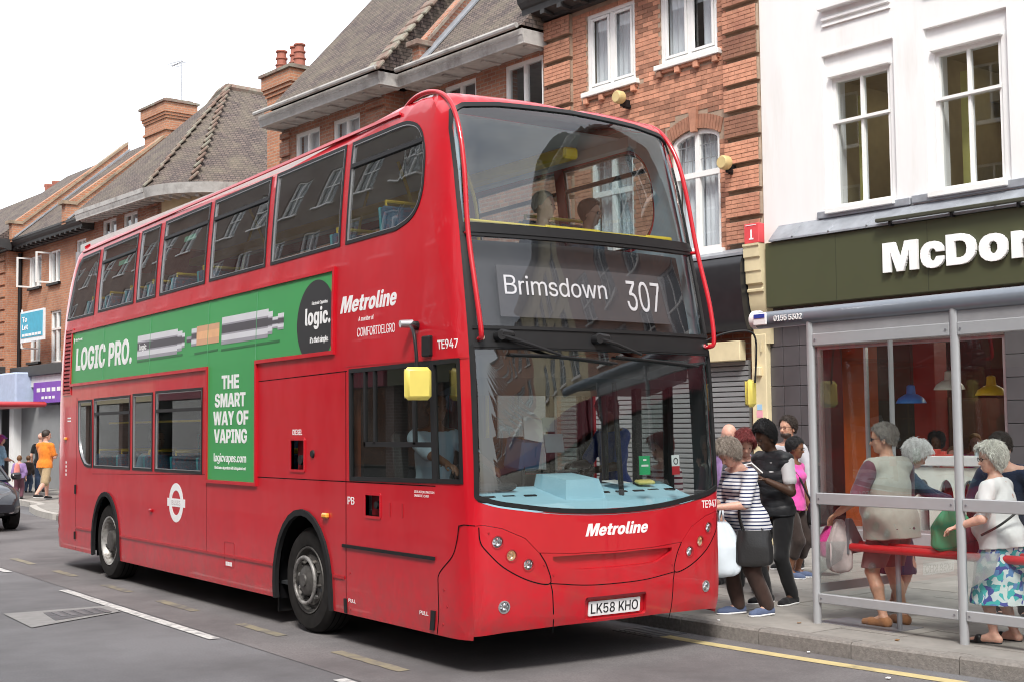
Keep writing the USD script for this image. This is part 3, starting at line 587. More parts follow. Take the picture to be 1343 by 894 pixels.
bput('brand_lettering', affinity.translate(text_poly('COMFORTDELGRO', .075, 0, 0, .68), sy(1.92), 2.615), 0, .0015, WHT, edge=.12)
bput('fleet_number', affinity.translate(text_poly('TE947', .068, 1, 0, .27), -1.605, 2.44), 0, .0015, WHT, edge=.06)
rnd = Point(sy(6.12), 1.05).buffer(.215).difference(Point(sy(6.12), 1.05).buffer(.135)).union(sbox(sy(6.39), 1.005, sy(5.85), 1.095))
rd = bput('roundel', rnd, 0, .0015, WHT, edge=.3); bput('roundel_lettering', affinity.translate(text_poly('BUSES', .05, 0, 0, .26), sy(6.25), 1.025), .0015, .0025, pm('print_grey', (.45, .4, .4), rough=.5), parent=rd, edge=.3)
# front details
bput('brand_lettering', affinity.translate(text_poly('Metroline', .095, 5, .32, .62), -.30, .995), 0, .0015, WHT, edge=.06)
bput('fleet_number', affinity.translate(text_poly('TE947', .062, 1, 0, .22), .985, 1.155), 0, .0015, WHT, edge=.05)
pl = bput('number_plate', rr(-.26, .26, .375, .49, .008), -.028, -.02, pm('plate_white', (.80, .80, .80), rough=.35, var=.03), edge=.1)
bput('plate_lettering', affinity.translate(text_poly('LK58 KHO', .078, 1, 0, .475), -.238, .394), -.02, -.0185, pm('print_black', (.02, .02, .022)), parent=pl, edge=.06)
bput('plate_lip', sbox(-.29, .515, .29, .53), -.03, .006, pm('dark_red_lip', (.12, .005, .01), rough=.6), edge=.08)
for s in (-1, 1):
    for i, (x, z, r) in enumerate(LAMPS):
        c = circ(s*x, z, r); c2 = circ(s*x, z, r-.009)
        lp = bput('headlight' if i != 3 else 'fog_lamp', c.difference(c2), -.03, .004, REDD if i != 3 else ALU, edge=.03)
        C0 = M(np.array(s*x), np.array(z), np.array(-.045)); Nn = M(np.array(s*x), np.array(z), np.array(.055))-C0; Nn /= np.linalg.norm(Nn)
        b = MB(); rg = r-.012
        for a_, b_, h0, h1 in ((rg, rg*.75, .035, .012), (rg*.75, rg*.3, .012, .0)): b.cone(C0+Nn*h0, C0+Nn*h1, a_, b_, 18, False)
        b.cone(C0, C0+Nn*.02, rg*.3, rg*.22, 12)
        put(lp, 'reflector', b, CHROME if i in (0, 2, 3) else pm('amber_reflector', (.85, .66, .45), rough=.25, metal=.7), 30)
        put(lp, 'lens', pane(c2, -.006, .02), LENS, True)
    for x, z in ((1.14, 1.06), (.68, .80), (.60, .72)): P_ = M(np.array(s*x), np.array(z)); put(bus, 'screw', MB().cone(P_+[0, .003, 0], P_+[0, -.004, 0], .01, .008, 8), REDD)
    P_ = M(np.array(s*1.14), np.array(2.51)); put(bus, 'stud', MB().cone(P_+[0, .01, 0], P_+[0, -.015, 0], .024, .018, 12), CHROME)
    # branch guards: red hoops over the corners
    pts = [(1.165, .20, 2.50), (1.185, .16, 2.55), (1.194, .215, 2.865), (1.178, .34, 3.334), (1.15, .43, 3.836), (1.133, .52, 4.15), (1.115, .66, 4.38), (1.11, .82, 4.50), (1.108, 1.02, 4.555), (1.10, 1.25, 4.555), (1.09, 1.42, 4.50), (1.085, 1.48, 4.44)]
    hp = put(bus, 'branch_guard', MB().tube(catmull([(s*a, b, c) for a, b, c in pts], 6), .020, 8), RED, True)
    put(hp, 'bracket', MB().cone((s*1.178, .335, 3.32), (s*1.15, .44, 3.32), .015, None, 8), RED, True); put(hp, 'bracket', MB().cone((s*1.168, .18, 2.50), (s*1.15, .28, 2.50), .016, None, 8), RED, True)
# wipers
def wiper(arm, blade):
    A_ = [M(np.array(s), np.array(z), np.array(.05)) for s, z in arm]; w = put(bus, 'wiper', MB().tube(A_, [.022, .016, .011], 7).cone(M(np.array(arm[0][0]), np.array(arm[0][1])), A_[0]+[0, -.02, 0], .04, .035, 12), BLK, 40)
    Bl = [M(np.array(s), np.array(z), np.array(.022)) for s, z in blade]; put(w, 'wiper_blade', MB().tube(catmull(Bl, 5), .011, 6), BLK, True)
wiper([(-1.01, 2.52), (-.77, 2.46), (-.50, 2.385)], [(-.93, 2.385), (-.46, 2.375), (.06, 2.33)])
wiper([(-.13, 2.515), (.05, 2.48), (.30, 2.405)], [(.06, 2.385), (.52, 2.36), (1.0, 2.33)])
for a in ((-.95, 2.535), (-.07, 2.53)): P_ = M(np.array(a[0]), np.array(a[1]), np.array(.03)); put(bus, 'wiper_motor_cover', MB().rbox(P_, (.14, .07, .06), (0, 6, 0), .02), BLK, 40)
# mirrors
def mirror(pts, c, rotz, size, ar=.014, am=None):
    m = put(bus, 'mirror', MB().rbox(c, size, (0, 0, rotz), .03), YEL, 40, label='yellow wing mirror')
    put(m, 'mirror_arm', MB().tube(catmull(pts, 6), ar, 8), am or BLK, True)
    R = trimesh.transformations.euler_matrix(0, 0, math.radians(rotz))[:3, :3]
    put(m, 'mirror_glass', MB().rbox(np.asarray(c)+R@[0, size[1]/2+.002, 0], (size[0]*.86, .004, size[2]*.88), (0, 0, rotz)), CHROME)
mirror([(-1.28, .93, 2.63), (-1.42, .78, 2.62), (-1.47, .66, 2.56), (-1.48, .61, 2.40), (-1.48, .60, 2.22)], (-1.48, .59, 2.175), -8, (.22, .07, .25))
put(bus, 'mirror_mount', MB().rbox((-1.30, .92, 2.64), (.07, .07, .07), ch=.02), BLK); put(bus, 'arm_bracket', MB().rbox((-1.295, .75, 2.47), (.05, .12, .16), ch=.01), BLK)
put(bus, 'side_camera', MB().cone((-1.30, .97, 2.66), (-1.40, .99, 2.655), .035, .03, 14), ALU, 40)
mirror([(1.17, .26, 2.55), (1.35, .20, 2.62), (1.52, .10, 2.64), (1.585, .07, 2.58), (1.60, .08, 2.40), (1.60, .10, 2.2)], (1.59, .14, 2.11), 28, (.17, .06, .24), .009)
# ------------------------------------------------------------ inside
wl = MB()
for s in (-1, 1):
    pass
FL = lambda x0, x1, y0, y1, z: MB().box(x0, x1, y0, y1, z-.03, z)
put(bus, 'lower_floor', FL(-1.2, 1.2, .3, LB-.1, .42), INTD); put(bus, 'upper_floor', MB().box(-1.2, 1.2, .45, 2.4, 2.53, 2.62).box(-1.2, 1.2, 2.4, LB-.15, 2.40, 2.50), INT)
put(bus, 'ceiling', MB().box(-1.0, 1.0, 1.15, LB-.5, 4.43, 4.45).box(-1.08, -.98, 1.0, LB-.45, 4.34, 4.44).box(.98, 1.08, 1.0, LB-.45, 4.34, 4.44), CEIL)
put(bus, 'lower_ceiling', MB().box(-1.15, 1.15, .7, LB-.2, 2.375, 2.395), CEIL)
put(bus, 'rear_bulkhead', MB().box(-1.1, 1.1, LB-.35, LB-.3, .45, 4.35), INT)
put(bus, 'rear_panel', skin(sbox(SR-2.2, .3, SR-1.55, ZT).union(mir(sbox(SR-2.2, .3, SR-1.55, ZT))), -.03, 0, .15), RED, 35, label='red rear panel') if False else None
rs = np.linspace(-SEND, SEND, 3)
rp = sbox(-SEND, .28, SR-1.7, ZT).union(mir(sbox(-SEND, .28, SR-1.7, ZT)))
put(bus, 'rear_panel', skin(rp, -.031, -.001, .15), RED, 35)
put(bus, 'cove_panel', MB().box(.18, .34, .9, 9.6, 4.14, 4.24, .02), YRAIL, label='yellow cove panel under the ceiling')
# linings under the windows
for s in (-1, 1):
    put(bus, 'wall_lining', MB().box(s*1.215, s*1.2, 2.1 if s > 0 else .9, LB-.4, 1.16, 1.36), INT); put(bus, 'wall_lining', MB().box(s*1.215, s*1.2, 2.15, LB-.4, 2.31, 2.5), INT); put(bus, 'wall_lining', MB().box(s*1.21, s*1.17, .8, LB-.4, 2.55, 3.36), INT)
SEAT = MB().box(-.215, .215, -.21, .21, .38, .46, .03).get(); 
def seat(x, y, z, face=1, n=1):
    """a seat whose sitter looks towards -y when face is 1"""
    b = MB(); bk = MB(); gr = MB()
    for k in range(n):
        dx = k*.44
        b.box(x+dx-.2, x+dx+.2, y-.2, y+.22, z+.36, z+.45, .03)
        b.rbox((x+dx, y+face*.23, z+.78), (.41, .06, .66), (face*-8, 0, 0), .028)
        bk.rbox((x+dx, y+face*.265, z+.76), (.425, .025, .68), (face*-8, 0, 0), .012)
    mid = x+(n-1)*.22
    gr.tube([(mid-.16-(n-1)*.2, y+face*.29, z+1.08), (mid-.16-(n-1)*.2, y+face*.31, z+1.15), (mid+.16+(n-1)*.2, y+face*.31, z+1.15), (mid+.16+(n-1)*.2, y+face*.29, z+1.08)], .016, 6)
    p = put(bus, 'seat', b, MOQ, 40); put(p, 'seat_shell', bk, SEATB, 40); put(p, 'grab_handle', gr, YRAIL, 40)
    put(p, 'seat_leg', MB().box(mid-.03, mid+.03, y-.05, y+.05, z, z+.37), INTD)
for k, y in enumerate((1.45, 2.35, 3.15, 3.95, 4.75, 5.55, 6.35, 7.15, 7.95, 8.75, 9.5)):
    z = 2.62 if y < 2.0 else 2.50
    if not 2.8 < y < 4.9: seat(-.95, y, z, n=2)
    seat(.51, y, z, n=2)
for y in (4.6, 5.6, 6.4, 7.3, 8.3, 9.2): seat(-.93, y, .45, n=2); seat(.5, y, .45 if y < 7 else .7, n=2)
for x, y in ((-.1, 3.0), (.3, 2.3), (-.45, 4.4), (.3, 4.6), (-.3, 6.4), (.3, 7.2)): put(bus, 'handrail', MB().cone((x, y, .42), (x, y, 2.38), .018, None, 8), YRAIL, True)
for x, y in ((-.1, 2.9), (.12, 4.5), (-.14, 6.2), (.12, 7.6), (-.15, 1.75)): put(bus, 'handrail', MB().tube(catmull([(x, y, 2.6), (x, y, 3.6), (x*1.4, y+.05, 4.05), (x*2.5, y+.1, 4.42)], 5), .017, 8), YRAIL, True)
put(bus, 'handrail', MB().cone((-1.08, .62, 3.46), (1.08, .62, 3.46), .016, None, 8).cone((-.25, .60, 3.455), (.30, .60, 3.455), .028, None, 8).cone((.85, .62, 3.46), (1.12, .62, 3.46), .026, None, 8), YRAIL, True)
put(bus, 'handrail', MB().tube([(-1.1, 5.2, 1.95), (-1.1, 9.0, 1.95)], .015, 6), YRAIL, True)
put(bus, 'stair_panel', MB().box(-1.15, -.45, 2.15, 2.2, .45, 2.4).box(-.47, -.43, 2.2, 4.2, 1.1, 2.4), pm('stair_orange', (.30, .09, .05), rough=.6))
put(bus, 'stair_panel', MB().box(-1.1, -1.08, 2.6, 4.6, 2.5, 3.3), INT)
for s in (-1, 1):                                                # pale lining of the front corners, seen through the glass
    c_ = sbox(1.2, 2.62, -sy(2.1), ZT-.03).difference(union_all([mir(w).buffer(.03) for w in upw])) if s > 0 else sbox(sy(2.1), 2.62, -1.2, ZT-.03).difference(union_all([w.buffer(.03) for w in upw]))
    bput('corner_lining', c_, -.05, -.036, pm('lining_teal_grey', (.30, .40, .44), rough=.6), edge=.1)
# cab
put(bus, 'dashboard', MB().add(m3.Manifold.hull_points(np.array([(x, y, z) for x, y0 in ((-1.12, .30), (-.55, .14), (.55, .14), (1.05, .30)) for y, z in ((y0, 1.18), (y0+.05, 1.25), (.74, 1.36), (.74, 1.0), (y0, 1.0))]))), CYAN, 30, label='pale blue dashboard moulding')
put(bus, 'dash_binnacle', MB().add(m3.Manifold.hull_points(np.array([(-.34, .26, 1.2), (.10, .26, 1.2), (-.28, .33, 1.42), (.05, .33, 1.42), (-.30, .70, 1.46), (.06, .70, 1.46), (-.34, .74, 1.2), (.10, .74, 1.2)]))), CYAN, 30)
sl_ = MB()
for k in range(11):
    x = -.92+k*.185; y0 = .33 if abs(x) > .6 else .30
    if -.45 < x < .18: continue
    put(bus, 'dash_vent', MB().rbox((x, y0+.14, 1.302), (.11, .028, .014), (14, 0, 0)), DARKBOX)
put(bus, 'cab_partition', MB().box(-.30, -.27, .9, 2.1, .45, 1.75).box(-1.15, -.28, 2.05, 2.1, .45, 2.38), INTD)
put(bus, 'ticket_machine', MB().rbox((-.22, 1.0, 1.62), (.26, .2, .26), (10, 0, 15), .02), pm('ticket_blue', (.05, .16, .30), rough=.5)); put(bus, 'cab_paper', MB().rbox((-.20, .88, 1.82), (.2, .01, .2), (-20, 10, 0)), WHT); put(bus, 'cab_paper', MB().rbox((.18, 1.1, 1.7), (.2, .01, .16), (-10, 0, 0)).rbox((.12, 1.1, 1.86), (.13, .01, .12)), pm('faded_notice', (.45, .55, .55), rough=.6))
st = [(-.78+.23*math.cos(t), .86+.10*math.sin(t), 1.36+.20*math.sin(t)) for t in np.linspace(0, 2*math.pi, 28, endpoint=False)]
put(bus, 'steering_wheel', MB().tube(st, .016, 7, True).cone((-.78, .86, 1.36), (-.78, .78, 1.05), .03).cone((-1.0, .86, 1.36), (-.56, .86, 1.36), .014), BLK, 40)
put(bus, 'driver_seat', MB().rbox((-.78, 1.45, .98), (.5, .5, .12), ch=.04).rbox((-.78, 1.74, 1.4), (.48, .12, .85), (-10, 0, 0), .05).box(-.9, -.66, 1.35, 1.6, .45, .95), INTD, 40)
put(bus, 'windscreen_post', MB().cone((.30, .34, 1.2), (.28, .42, 2.4), .022, None, 8).cone((.62, .95, .45), (.62, .95, 2.38), .03, None, 8).cone((1.16, .75, .45), (1.16, .75, 2.38), .035, None, 8), BLK, True)
for x, y in ((1.12, .62), (1.12, 1.86)):
    dl = put(bus, 'door_leaf', MB().box(x-.04, x, y, y+.06, .45, 2.25).box(x-.42, x-.36, y, y+.06, .45, 2.25).box(x-.42, x, y, y+.06, 2.17, 2.25).box(x-.42, x, y, y+.06, .45, .55), BLK)
    put(dl, 'pane', (np.array([(x-.4, y+.03, .5), (x, y+.03, .5), (x, y+.03, 2.2), (x-.4, y+.03, 2.2)]), [(0, 1, 2, 3)]), BGLASS)
put(bus, 'sticker', skin(sbox(.27, 1.45, .385, 1.60), -.016, -.012, .1), pm('sticker_green', (.02, .38, .14), rough=.5)); put(bus, 'sticker', skin(sbox(.64, 1.51, .73, 1.60), -.016, -.012, .1), WHT); put(bus, 'sticker', skin(sbox(.64, 1.44, .73, 1.51), -.016, -.012, .1), pm('sticker_red', (.5, .03, .04), rough=.5))
put(bus, 'sticker', skin(sbox(.29, 1.515, .365, 1.53).union(sbox(.31, 1.56, .345, 1.575)), -.011, -.010, .1), WHT); put(bus, 'sticker', skin(Point(.685, 1.55).buffer(.028).difference(Point(.685, 1.55).buffer(.02)), -.011, -.010, .1), pm('print_black', (.02, .02, .022)))
for y in (8.6, 6.3): put(bus, 'interior_lamp', MB().box(-.35, -.25, y-1, y+.6, 2.35, 2.375), WHT)
for wi, dy in ((1, .62), (3, .62)):
    yv = UP[wi][0][0]-dy; put(bus, 'window_notice', skin(sbox(sy(yv), 3.97, sy(yv-.33), 4.03), -.016, -.013, .2), pm('notice_green', (.25, .55, .42), rough=.5))
put(bus, 'cab_header', MB().add(m3.Manifold.hull_points(np.array([(x, y, z) for x, y0 in ((-1.12, .42), (-.6, .24), (.6, .24), (1.12, .42)) for y, z in ((y0, 2.39), (y0+.02, 2.22), (.95, 2.10), (.95, 2.39))]))), INTD, 30)
put(bus, 'dash_panel', MB().rbox((-.12, .345, 1.38), (.26, .02, .07), (-25, 0, 0), .004), BLK); put(bus, 'dash_panel', MB().rbox((-.80, .62, 1.36), (.42, .16, .05), (-20, 0, 0), .02), BLK, 30)
for k in range(4): put(bus, 'dash_switch', MB().rbox((-.94+k*.09, .60, 1.395), (.035, .02, .012), (-20, 0, 0), .003), pm('switch_grey', (.25, .25, .26), rough=.5) if k % 2 else REDD)
put(bus, 'cab_paper', MB().rbox((.45, .60, 1.375), (.21, .15, .006), (8, 0, 20)), WHT); put(bus, 'cab_cloth', MB().rbox((.75, .58, 1.365), (.16, .1, .03), (8, 0, -15), .012), pm('duster_yellow', (.6, .5, .15), rough=.9))
bput('door_lining', sbox(1.2, .45, -sy(4.2), 2.38).difference(door_hole.buffer(.01)).difference(union_all([w.buffer(.03) for w in nlow])).difference(mir(arch(*AR[0])).buffer(.02)), -.055, -.036, INTD, edge=.12)
# ------------------------------------------------------------ buildings: drawn in elevation (x to the right, y into the building, z up)
FAC = Frame((7.5, 3.5, 0), math.radians(-85.25)); PZ = .13
rng = np.random.default_rng(7)
BRICK = pm('brick_red', (.46, .22, .14), rough=.85, var=.25, scale=9, rand=.38, bump=.25, bscale=60, alt=(.30, .125, .085), altscale=1.1, altpos=(.52, .78))
MORT = pm('mortar', (.36, .27, .20), rough=.95, var=.2)
BRKF = brickm('far_brick', (.46, .21, .13), (.34, .145, .095), (.38, .28, .22), alt=(.20, .11, .08))
BRKO = brickm('far_brick_orange', (.52, .235, .13), (.42, .18, .10), (.42, .30, .22), alt=(.28, .14, .10))
TILE = brickm('roof_tile', (.165, .128, .112), (.10, .08, .076), (.05, .042, .04), w=.165, h=.10, ms=.012, bump=.8, alt=(.19, .165, .12), slope=1.4)
TILEC = pm('ridge_tile', (.22, .15, .12), rough=.9, var=.35, scale=8, alt=(.26, .25, .20), altscale=3, altpos=(.45, .6))
WPAINT = pm('white_stucco', (.80, .80, .79), rough=.65, var=.05, scale=2, bump=.15, bscale=30, alt=(.68, .67, .64), altscale=1.6, altpos=(.55, .85), stretch=(1.6, 1.6, .25))
WFRAME = pm('white_window_paint', (.82, .82, .80), rough=.45, var=.05)
CORN = pm('cornice_grey', (.44, .43, .41), rough=.75, var=.15, alt=(.28, .265, .25), altscale=2)
BCORN = pm('cornice_black', (.035, .034, .034), rough=.55, var=.2)
LEAD = pm('lead_flashing', (.32, .34, .37), rough=.5, metal=.35, var=.22, scale=5, bump=.4, bscale=12)
OLIVE = pm('fascia_olive', (.062, .068, .034), rough=.42, var=.06, scale=1.2)
CREAM = pm('cream_stucco', (.66, .57, .36), rough=.65, var=.14, scale=3)
DTILE = pm('grey_wall_tile', (.085, .080, .085), rough=.32, var=.14, rand=.10, scale=3)
SHOPG = glassm('shop_glass', (.86, .88, .88), base=.05)
WINDG = glassm('house_glass', (.80, .83, .84), base=.085)
CURT = pm('net_curtain', (.86, .88, .92), rough=.9, var=.06, scale=2)
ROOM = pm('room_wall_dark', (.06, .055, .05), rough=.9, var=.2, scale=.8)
LSHUT = pm('shutter_grey', (.23, .235, .24), rough=.5, var=.06)

def wall(parent, name, x0, x1, z0, z1, holes, mat, y0=0., t=.3, label=None):
    p = sbox(x0, z0, x1, z1)
    if holes: p = p.difference(union_all(holes))
    return put(parent, name, MB().elev(p, y0, y0+t), mat, label=label)
def quad(P): return (np.array(P, float), [(0, 1, 2, 3)])
def win(parent, x0, x1, z0, z1, y=.1, cols=2, rows=(), fw=.055, bar=.05, mat=None, sill=True, curtain=None, top=None, glass=None, sillmat=None, bars=.022, lead=None, sashdep=.0):
    """a window in its opening: frame > pane, glazing bar, sill, curtain; top: a shapely shape of the opening when it is not a rectangle"""
    mat = mat or WFRAME; op = top if top is not None else sbox(x0, z0, x1, z1)
    fr = op.difference(op.buffer(-fw, join_style=2))
    w = put(parent, 'window', MB().elev(fr, y-.04, y+.05), mat)
    xs = np.linspace(x0, x1, cols+1); zs = [z0]+[r for r in rows]+[z1]
    for x in xs[1:-1]: put(w, 'mullion', MB().elev(sbox(x-bar/2, z0+fw*.5, x+bar/2, z1-fw*.5).intersection(op), y-.036, y+.046), mat)
    for z in rows: put(w, 'transom', MB().elev(sbox(x0+.02, z-bar/2, x1-.02, z+bar/2), y-.045-sashdep, y+.044), mat)
    for i in range(cols):
        for j in range(len(zs)-1):
            a, b, c, d = xs[i]+.02, xs[i+1]-.02, zs[j]+.02, zs[j+1]-.02
            put(w, 'pane', quad([(a, y+.01, c), (b, y+.01, c), (b, y+.01, d), (a, y+.01, d)]), glass or WINDG)
            if lead and j >= lead[0]:
                g = MB(); n, m = lead[1], lead[2]
                for k in range(1, n): x = a+(b-a)*k/n; g.box(x-.006, x+.006, y-.002, y+.006, c, d)
                for k in range(1, m): z = c+(d-c)*k/m; g.box(a, b, y-.0035, y+.005, z-.006, z+.006)
                put(w, 'lead_came', g, pm('lead_came', (.22, .23, .24), rough=.5), kind='stuff')
    if sill: put(w, 'sill', MB().box(x0-.08, x1+.08, -.09, y+.02, z0-.085, z0-.004, .008), sillmat or mat)
    if curtain is not None:
        for side_ in (0, 1):
            wd = (x1-x0)*curtain; xa = x0+.03 if side_ == 0 else x1-.03-wd
            n = 26; u = np.linspace(0, 1, n); X = xa+wd*u; Y = y+.13+.022*np.sin(u*curtain*60+side_*2)+.01*np.sin(u*23)
            v = np.vstack([np.column_stack([X, Y, 0*X+z0]), np.column_stack([X, Y, 0*X+z1])])
            put(w, 'curtain', (v, [(k, k+1, n+k+1, n+k) for k in range(n-1)]), CURT, True)
    return w
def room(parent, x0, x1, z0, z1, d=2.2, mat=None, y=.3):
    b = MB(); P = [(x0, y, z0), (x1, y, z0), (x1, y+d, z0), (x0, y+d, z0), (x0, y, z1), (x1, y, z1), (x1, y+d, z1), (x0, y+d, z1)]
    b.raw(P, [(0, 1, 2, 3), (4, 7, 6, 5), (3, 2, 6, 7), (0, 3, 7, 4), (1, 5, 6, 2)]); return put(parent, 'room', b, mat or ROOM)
def cornice(parent, x0, x1, z0, z1, proj, y0=0., mat=None, name='cornice', bracket=.9, ends=True, flat=False):
    h = z1-z0; prof = [(0, 0), (.93, 0), (.93, .12), (.96, .35), (.98, .55), (1, .6), (1, 1), (0, 1)] if flat else [(0, 0), (.25, 0), (.28, .12), (.72, .2), (.74, .42), (.80, .47), (.92, .62), (.97, .8), (1, .82), (1, 1), (0, 1)]
    pl = Polygon([(y0-proj*a, z0+h*b) for a, b in prof]); t = trimesh.creation.extrude_polygon(pl, x1-x0, engine='earcut'); v = np.array(t.vertices)
    c = put(parent, name, MB().raw(np.stack([x0+v[:, 2], v[:, 0], v[:, 1]], 1), np.array(t.faces)[:, ::-1]), mat or CORN)
    if bracket:
        n = int((x1-x0)/bracket)
        for k in range(n+1):
            x = x0+.1+k*(x1-x0-.2)/max(n, 1); put(c, 'modillion', MB().box(x-.05, x+.05, y0-proj*.74, y0-.03, z0+(-.03 if flat else .03*h), z0+.19*h), mat or CORN)
    return c
def roofprism(parent, x0, x1, y0, z0, yr, zr, mat=None, h0=0., h1=0., name='roof'):
    """eaves at (y0, z0), ridge at (yr, zr); h0 and h1 draw the ridge's ends in (hips)"""
    yb = 2*yr-y0
    v = [(x0, y0, z0), (x1, y0, z0), (x1, yb, z0), (x0, yb, z0), (x0+h0, yr, zr), (x1-h1, yr, zr)]
    return put(parent, name, MB().raw(v, [(0, 1, 5, 4), (2, 3, 4, 5)]).raw(v, [(0, 4, 3), (1, 2, 5)]), mat or TILE)
def quoin(parent, x0, x1, z0, z1, y0, mat, pitch=.40, off=0., gap=.075, d=.085, bricks=False):
    k = 0; z = z0+off-pitch
    while z < z1:
        a, b = max(z+gap, z0), min(z+pitch, z1)
        if b-a > .06:
            q = put(parent, 'quoin', MB().box(x0, x1, y0-d+(.006 if bricks else 0), y0, a, b), MORT if bricks else mat)
            if bricks:
                m = MB(); n = max(1, round((b-a)/.0695)); hh = (b-a)/n
                for r in range(n):
                    xx = x0-(.115 if r % 2 else 0)
                    while xx < x1-.02:
                        p0, p1 = max(xx+.005, x0), min(xx+.22, x1)
                        if p1-p0 > .03: m.box(p0, p1, y0-d-.002-rng.uniform(0, .004), y0-d+.03, a+r*hh+.005, a+(r+1)*hh-.005)
                        xx += .225
                    m.box(x0-.002-rng.uniform(0, .003), x0+.03, y0-d+.02, y0-.004, a+r*hh+.005, a+(r+1)*hh-.005)
                put(q, 'brickwork', m, BRICK, kind='stuff')
        z += pitch; k += 1

# --- the white restaurant building
wb = thing('white_building', 'white rendered building with sash windows above the olive restaurant front', 'building', (0, 0, PZ), FAC)
WA, WB_, WC = sbox(-.77, 4.83, .17, 6.65), sbox(.85, 4.83, 1.79, 6.65), sbox(2.5, 4.83, 3.4, 6.65)
UPW_ = [sbox(-.80, 7.72, .14, 9.6), sbox(.85, 7.72, 1.79, 9.6), sbox(2.5, 7.72, 3.4, 9.6)]
bays = [sbox(-.885, 4.74, .265, 7.0), sbox(.74, 4.74, 1.90, 7.0), sbox(2.4, 4.74, 3.5, 7.0)]
wall(wb, 'wall', -1.99, 6, 4.3, 12, bays+[u.buffer(.08, join_style=2) for u in UPW_], WPAINT, 0, .05)
wall(wb, 'wall', -1.985, 6, 4.3, 12, [WA, WB_, WC]+UPW_, WPAINT, .05, .3)
wall(wb, 'side_wall', -1.99, -1.9, 4.3, 12, [], WPAINT, .35, 8.); wall(wb, 'side_wall', 5.9, 6, 0, 12, [], WPAINT, .35, 8.)
put(wb, 'flat_roof', MB().box(-1.98, 5.99, .3, 8.3, 11.6, 11.7), LEAD)
for a, b in ((-.885, .265), (.74, 1.90), (2.4, 3.5)):
    put(wb, 'moulding', MB().box(a, b, -.012, .05, 6.99, 7.02), WPAINT); put(wb, 'moulding', MB().box(a+.02, b-.02, -.03, .05, 7.40, 7.43).box(a+.02, b-.02, -.045, .05, 7.48, 7.52, .006), WPAINT); put(wb, 'window_sill', MB().box(a, b, -.11, .05, 7.62, 7.70, .012), WPAINT)
for k, (a, b) in enumerate(((-.77, .17), (.85, 1.79), (2.5, 3.4))):
    w = win(wb, a, b, 4.83, 6.65, y=.11, cols=2, rows=(6.03,), fw=.05, bar=.04, sashdep=.03); put(w, 'window_head', MB().box(a-.03, b+.03, -.02, .06, 6.66, 6.72, .01), WFRAME)
    w2 = win(wb, a-.02, b-.02, 7.72, 9.6, y=.11, cols=2, rows=(8.7,), fw=.05, bar=.04, sill=False)
    rm = room(wb, a-.3, b+.35, 4.6, 6.8, 3.2, pm('upstairs_room', (.42, .35, .20), rough=.85, var=.1), y=.36)
    put(rm, 'interior_sign', MB().box(a+.02, a+.13, .62, .64, 4.9, 6.5), pm('room_yellow_green', (.58, .55, .18), rough=.7)); put(rm, 'shelf', MB().box(a-.2, b+.25, 2.4, 2.8, 5.5, 5.56), WHT)
    put(rm, 'soffit', MB().box(a-.3, b+.3, 2.7, 2.9, 6.0, 6.2).box(a-.3, b+.3, 1.9, 2.05, 6.35, 6.5), pm('room_soffit', (.45, .42, .36)))
    put(rm, 'ceiling_lamp', MB().rbox((a+.62, 1.7, 6.74), (.25, .25, .03)), emit('lamp_glow', (1, .93, .8), 9.))
    put(rm, 'cabinet', MB().box(a+.1, b, 2.85, 3.2, 4.7, 5.45), pm('red_cabinet' if k else 'brown_cabinet', (.22, .03, .03) if k else (.16, .11, .06), rough=.6))
put(wb, 'vent_plate', MB().box(1.33, 1.62, -.012, .01, 7.27, 7.46), pm('vent_grey', (.60, .61, .63), rough=.6))
put(wb, 'lead_flashing', MB().add(m3.Manifold.hull_points(np.array([(x, y, z) for x in (-1.72, 6) for y, z in ((-.24, 4.445), (-.24, 4.47), (-.03, 4.64), (.02, 4.72), (.02, 4.445))]))), LEAD)
put(wb, 'lead_flashing', MB().box(-1.02, .48, -.04, .03, 4.70, 4.80, .01), LEAD); put(wb, 'lead_flashing', MB().box(.50, 6, -.045, .03, 4.71, 4.815, .01), LEAD)
for k in range(9): put(wb, 'lead_roll', MB().cone((-1.3+k*.62, -.245, 4.47), (-1.3+k*.62, -.03, 4.652), .018, None, 6), LEAD)
fs = put(wb, 'fascia', MB().box(-1.82, 6, -.20, .0, 3.51, 4.44, .01), OLIVE, label='olive fascia board')
for k in (-.60, .82, 2.25): put(fs, 'fascia_joint', MB().box(k-.003, k+.003, -.2015, -.19, 3.52, 4.43), pm('joint_dark', (.03, .033, .018)))
put(wb, 'light_trough', MB().box(.12, 6, -.32, -.25, 4.48, 4.53, .01), pm('trough_olive', (.05, .052, .035), rough=.4)); 
for k in range(5): put(wb, 'trough_bracket', MB().box(.3+k*.9, .33+k*.9, -.28, -.19, 4.42, 4.51), BLK)
x = 0.
def letter(ch, x, z, h, w):
    T = affinity.translate(text_poly(ch, h, 0, 0, w, wght=880), x, z)
    put(fs, 'letter', MB().elev(T, -.255, -.21), pm('sign_white', (.88, .88, .87), rough=.4, var=.02))
for ch, x, h, w in (('M', -.02, .39, .52), ('c', .545, .46, .335), ('D', .915, .39, .41), ('o', 1.37, .46, .375), ('n', 1.80, .46, .37), ('a', 2.33, .47, .37), ('l', 2.75, .40, .11), ('d', 2.91, .40, .4), ("'", 3.36, .40, .1), ('s', 3.5, .47, .34)): letter(ch, x+.20, 3.812, h, w)
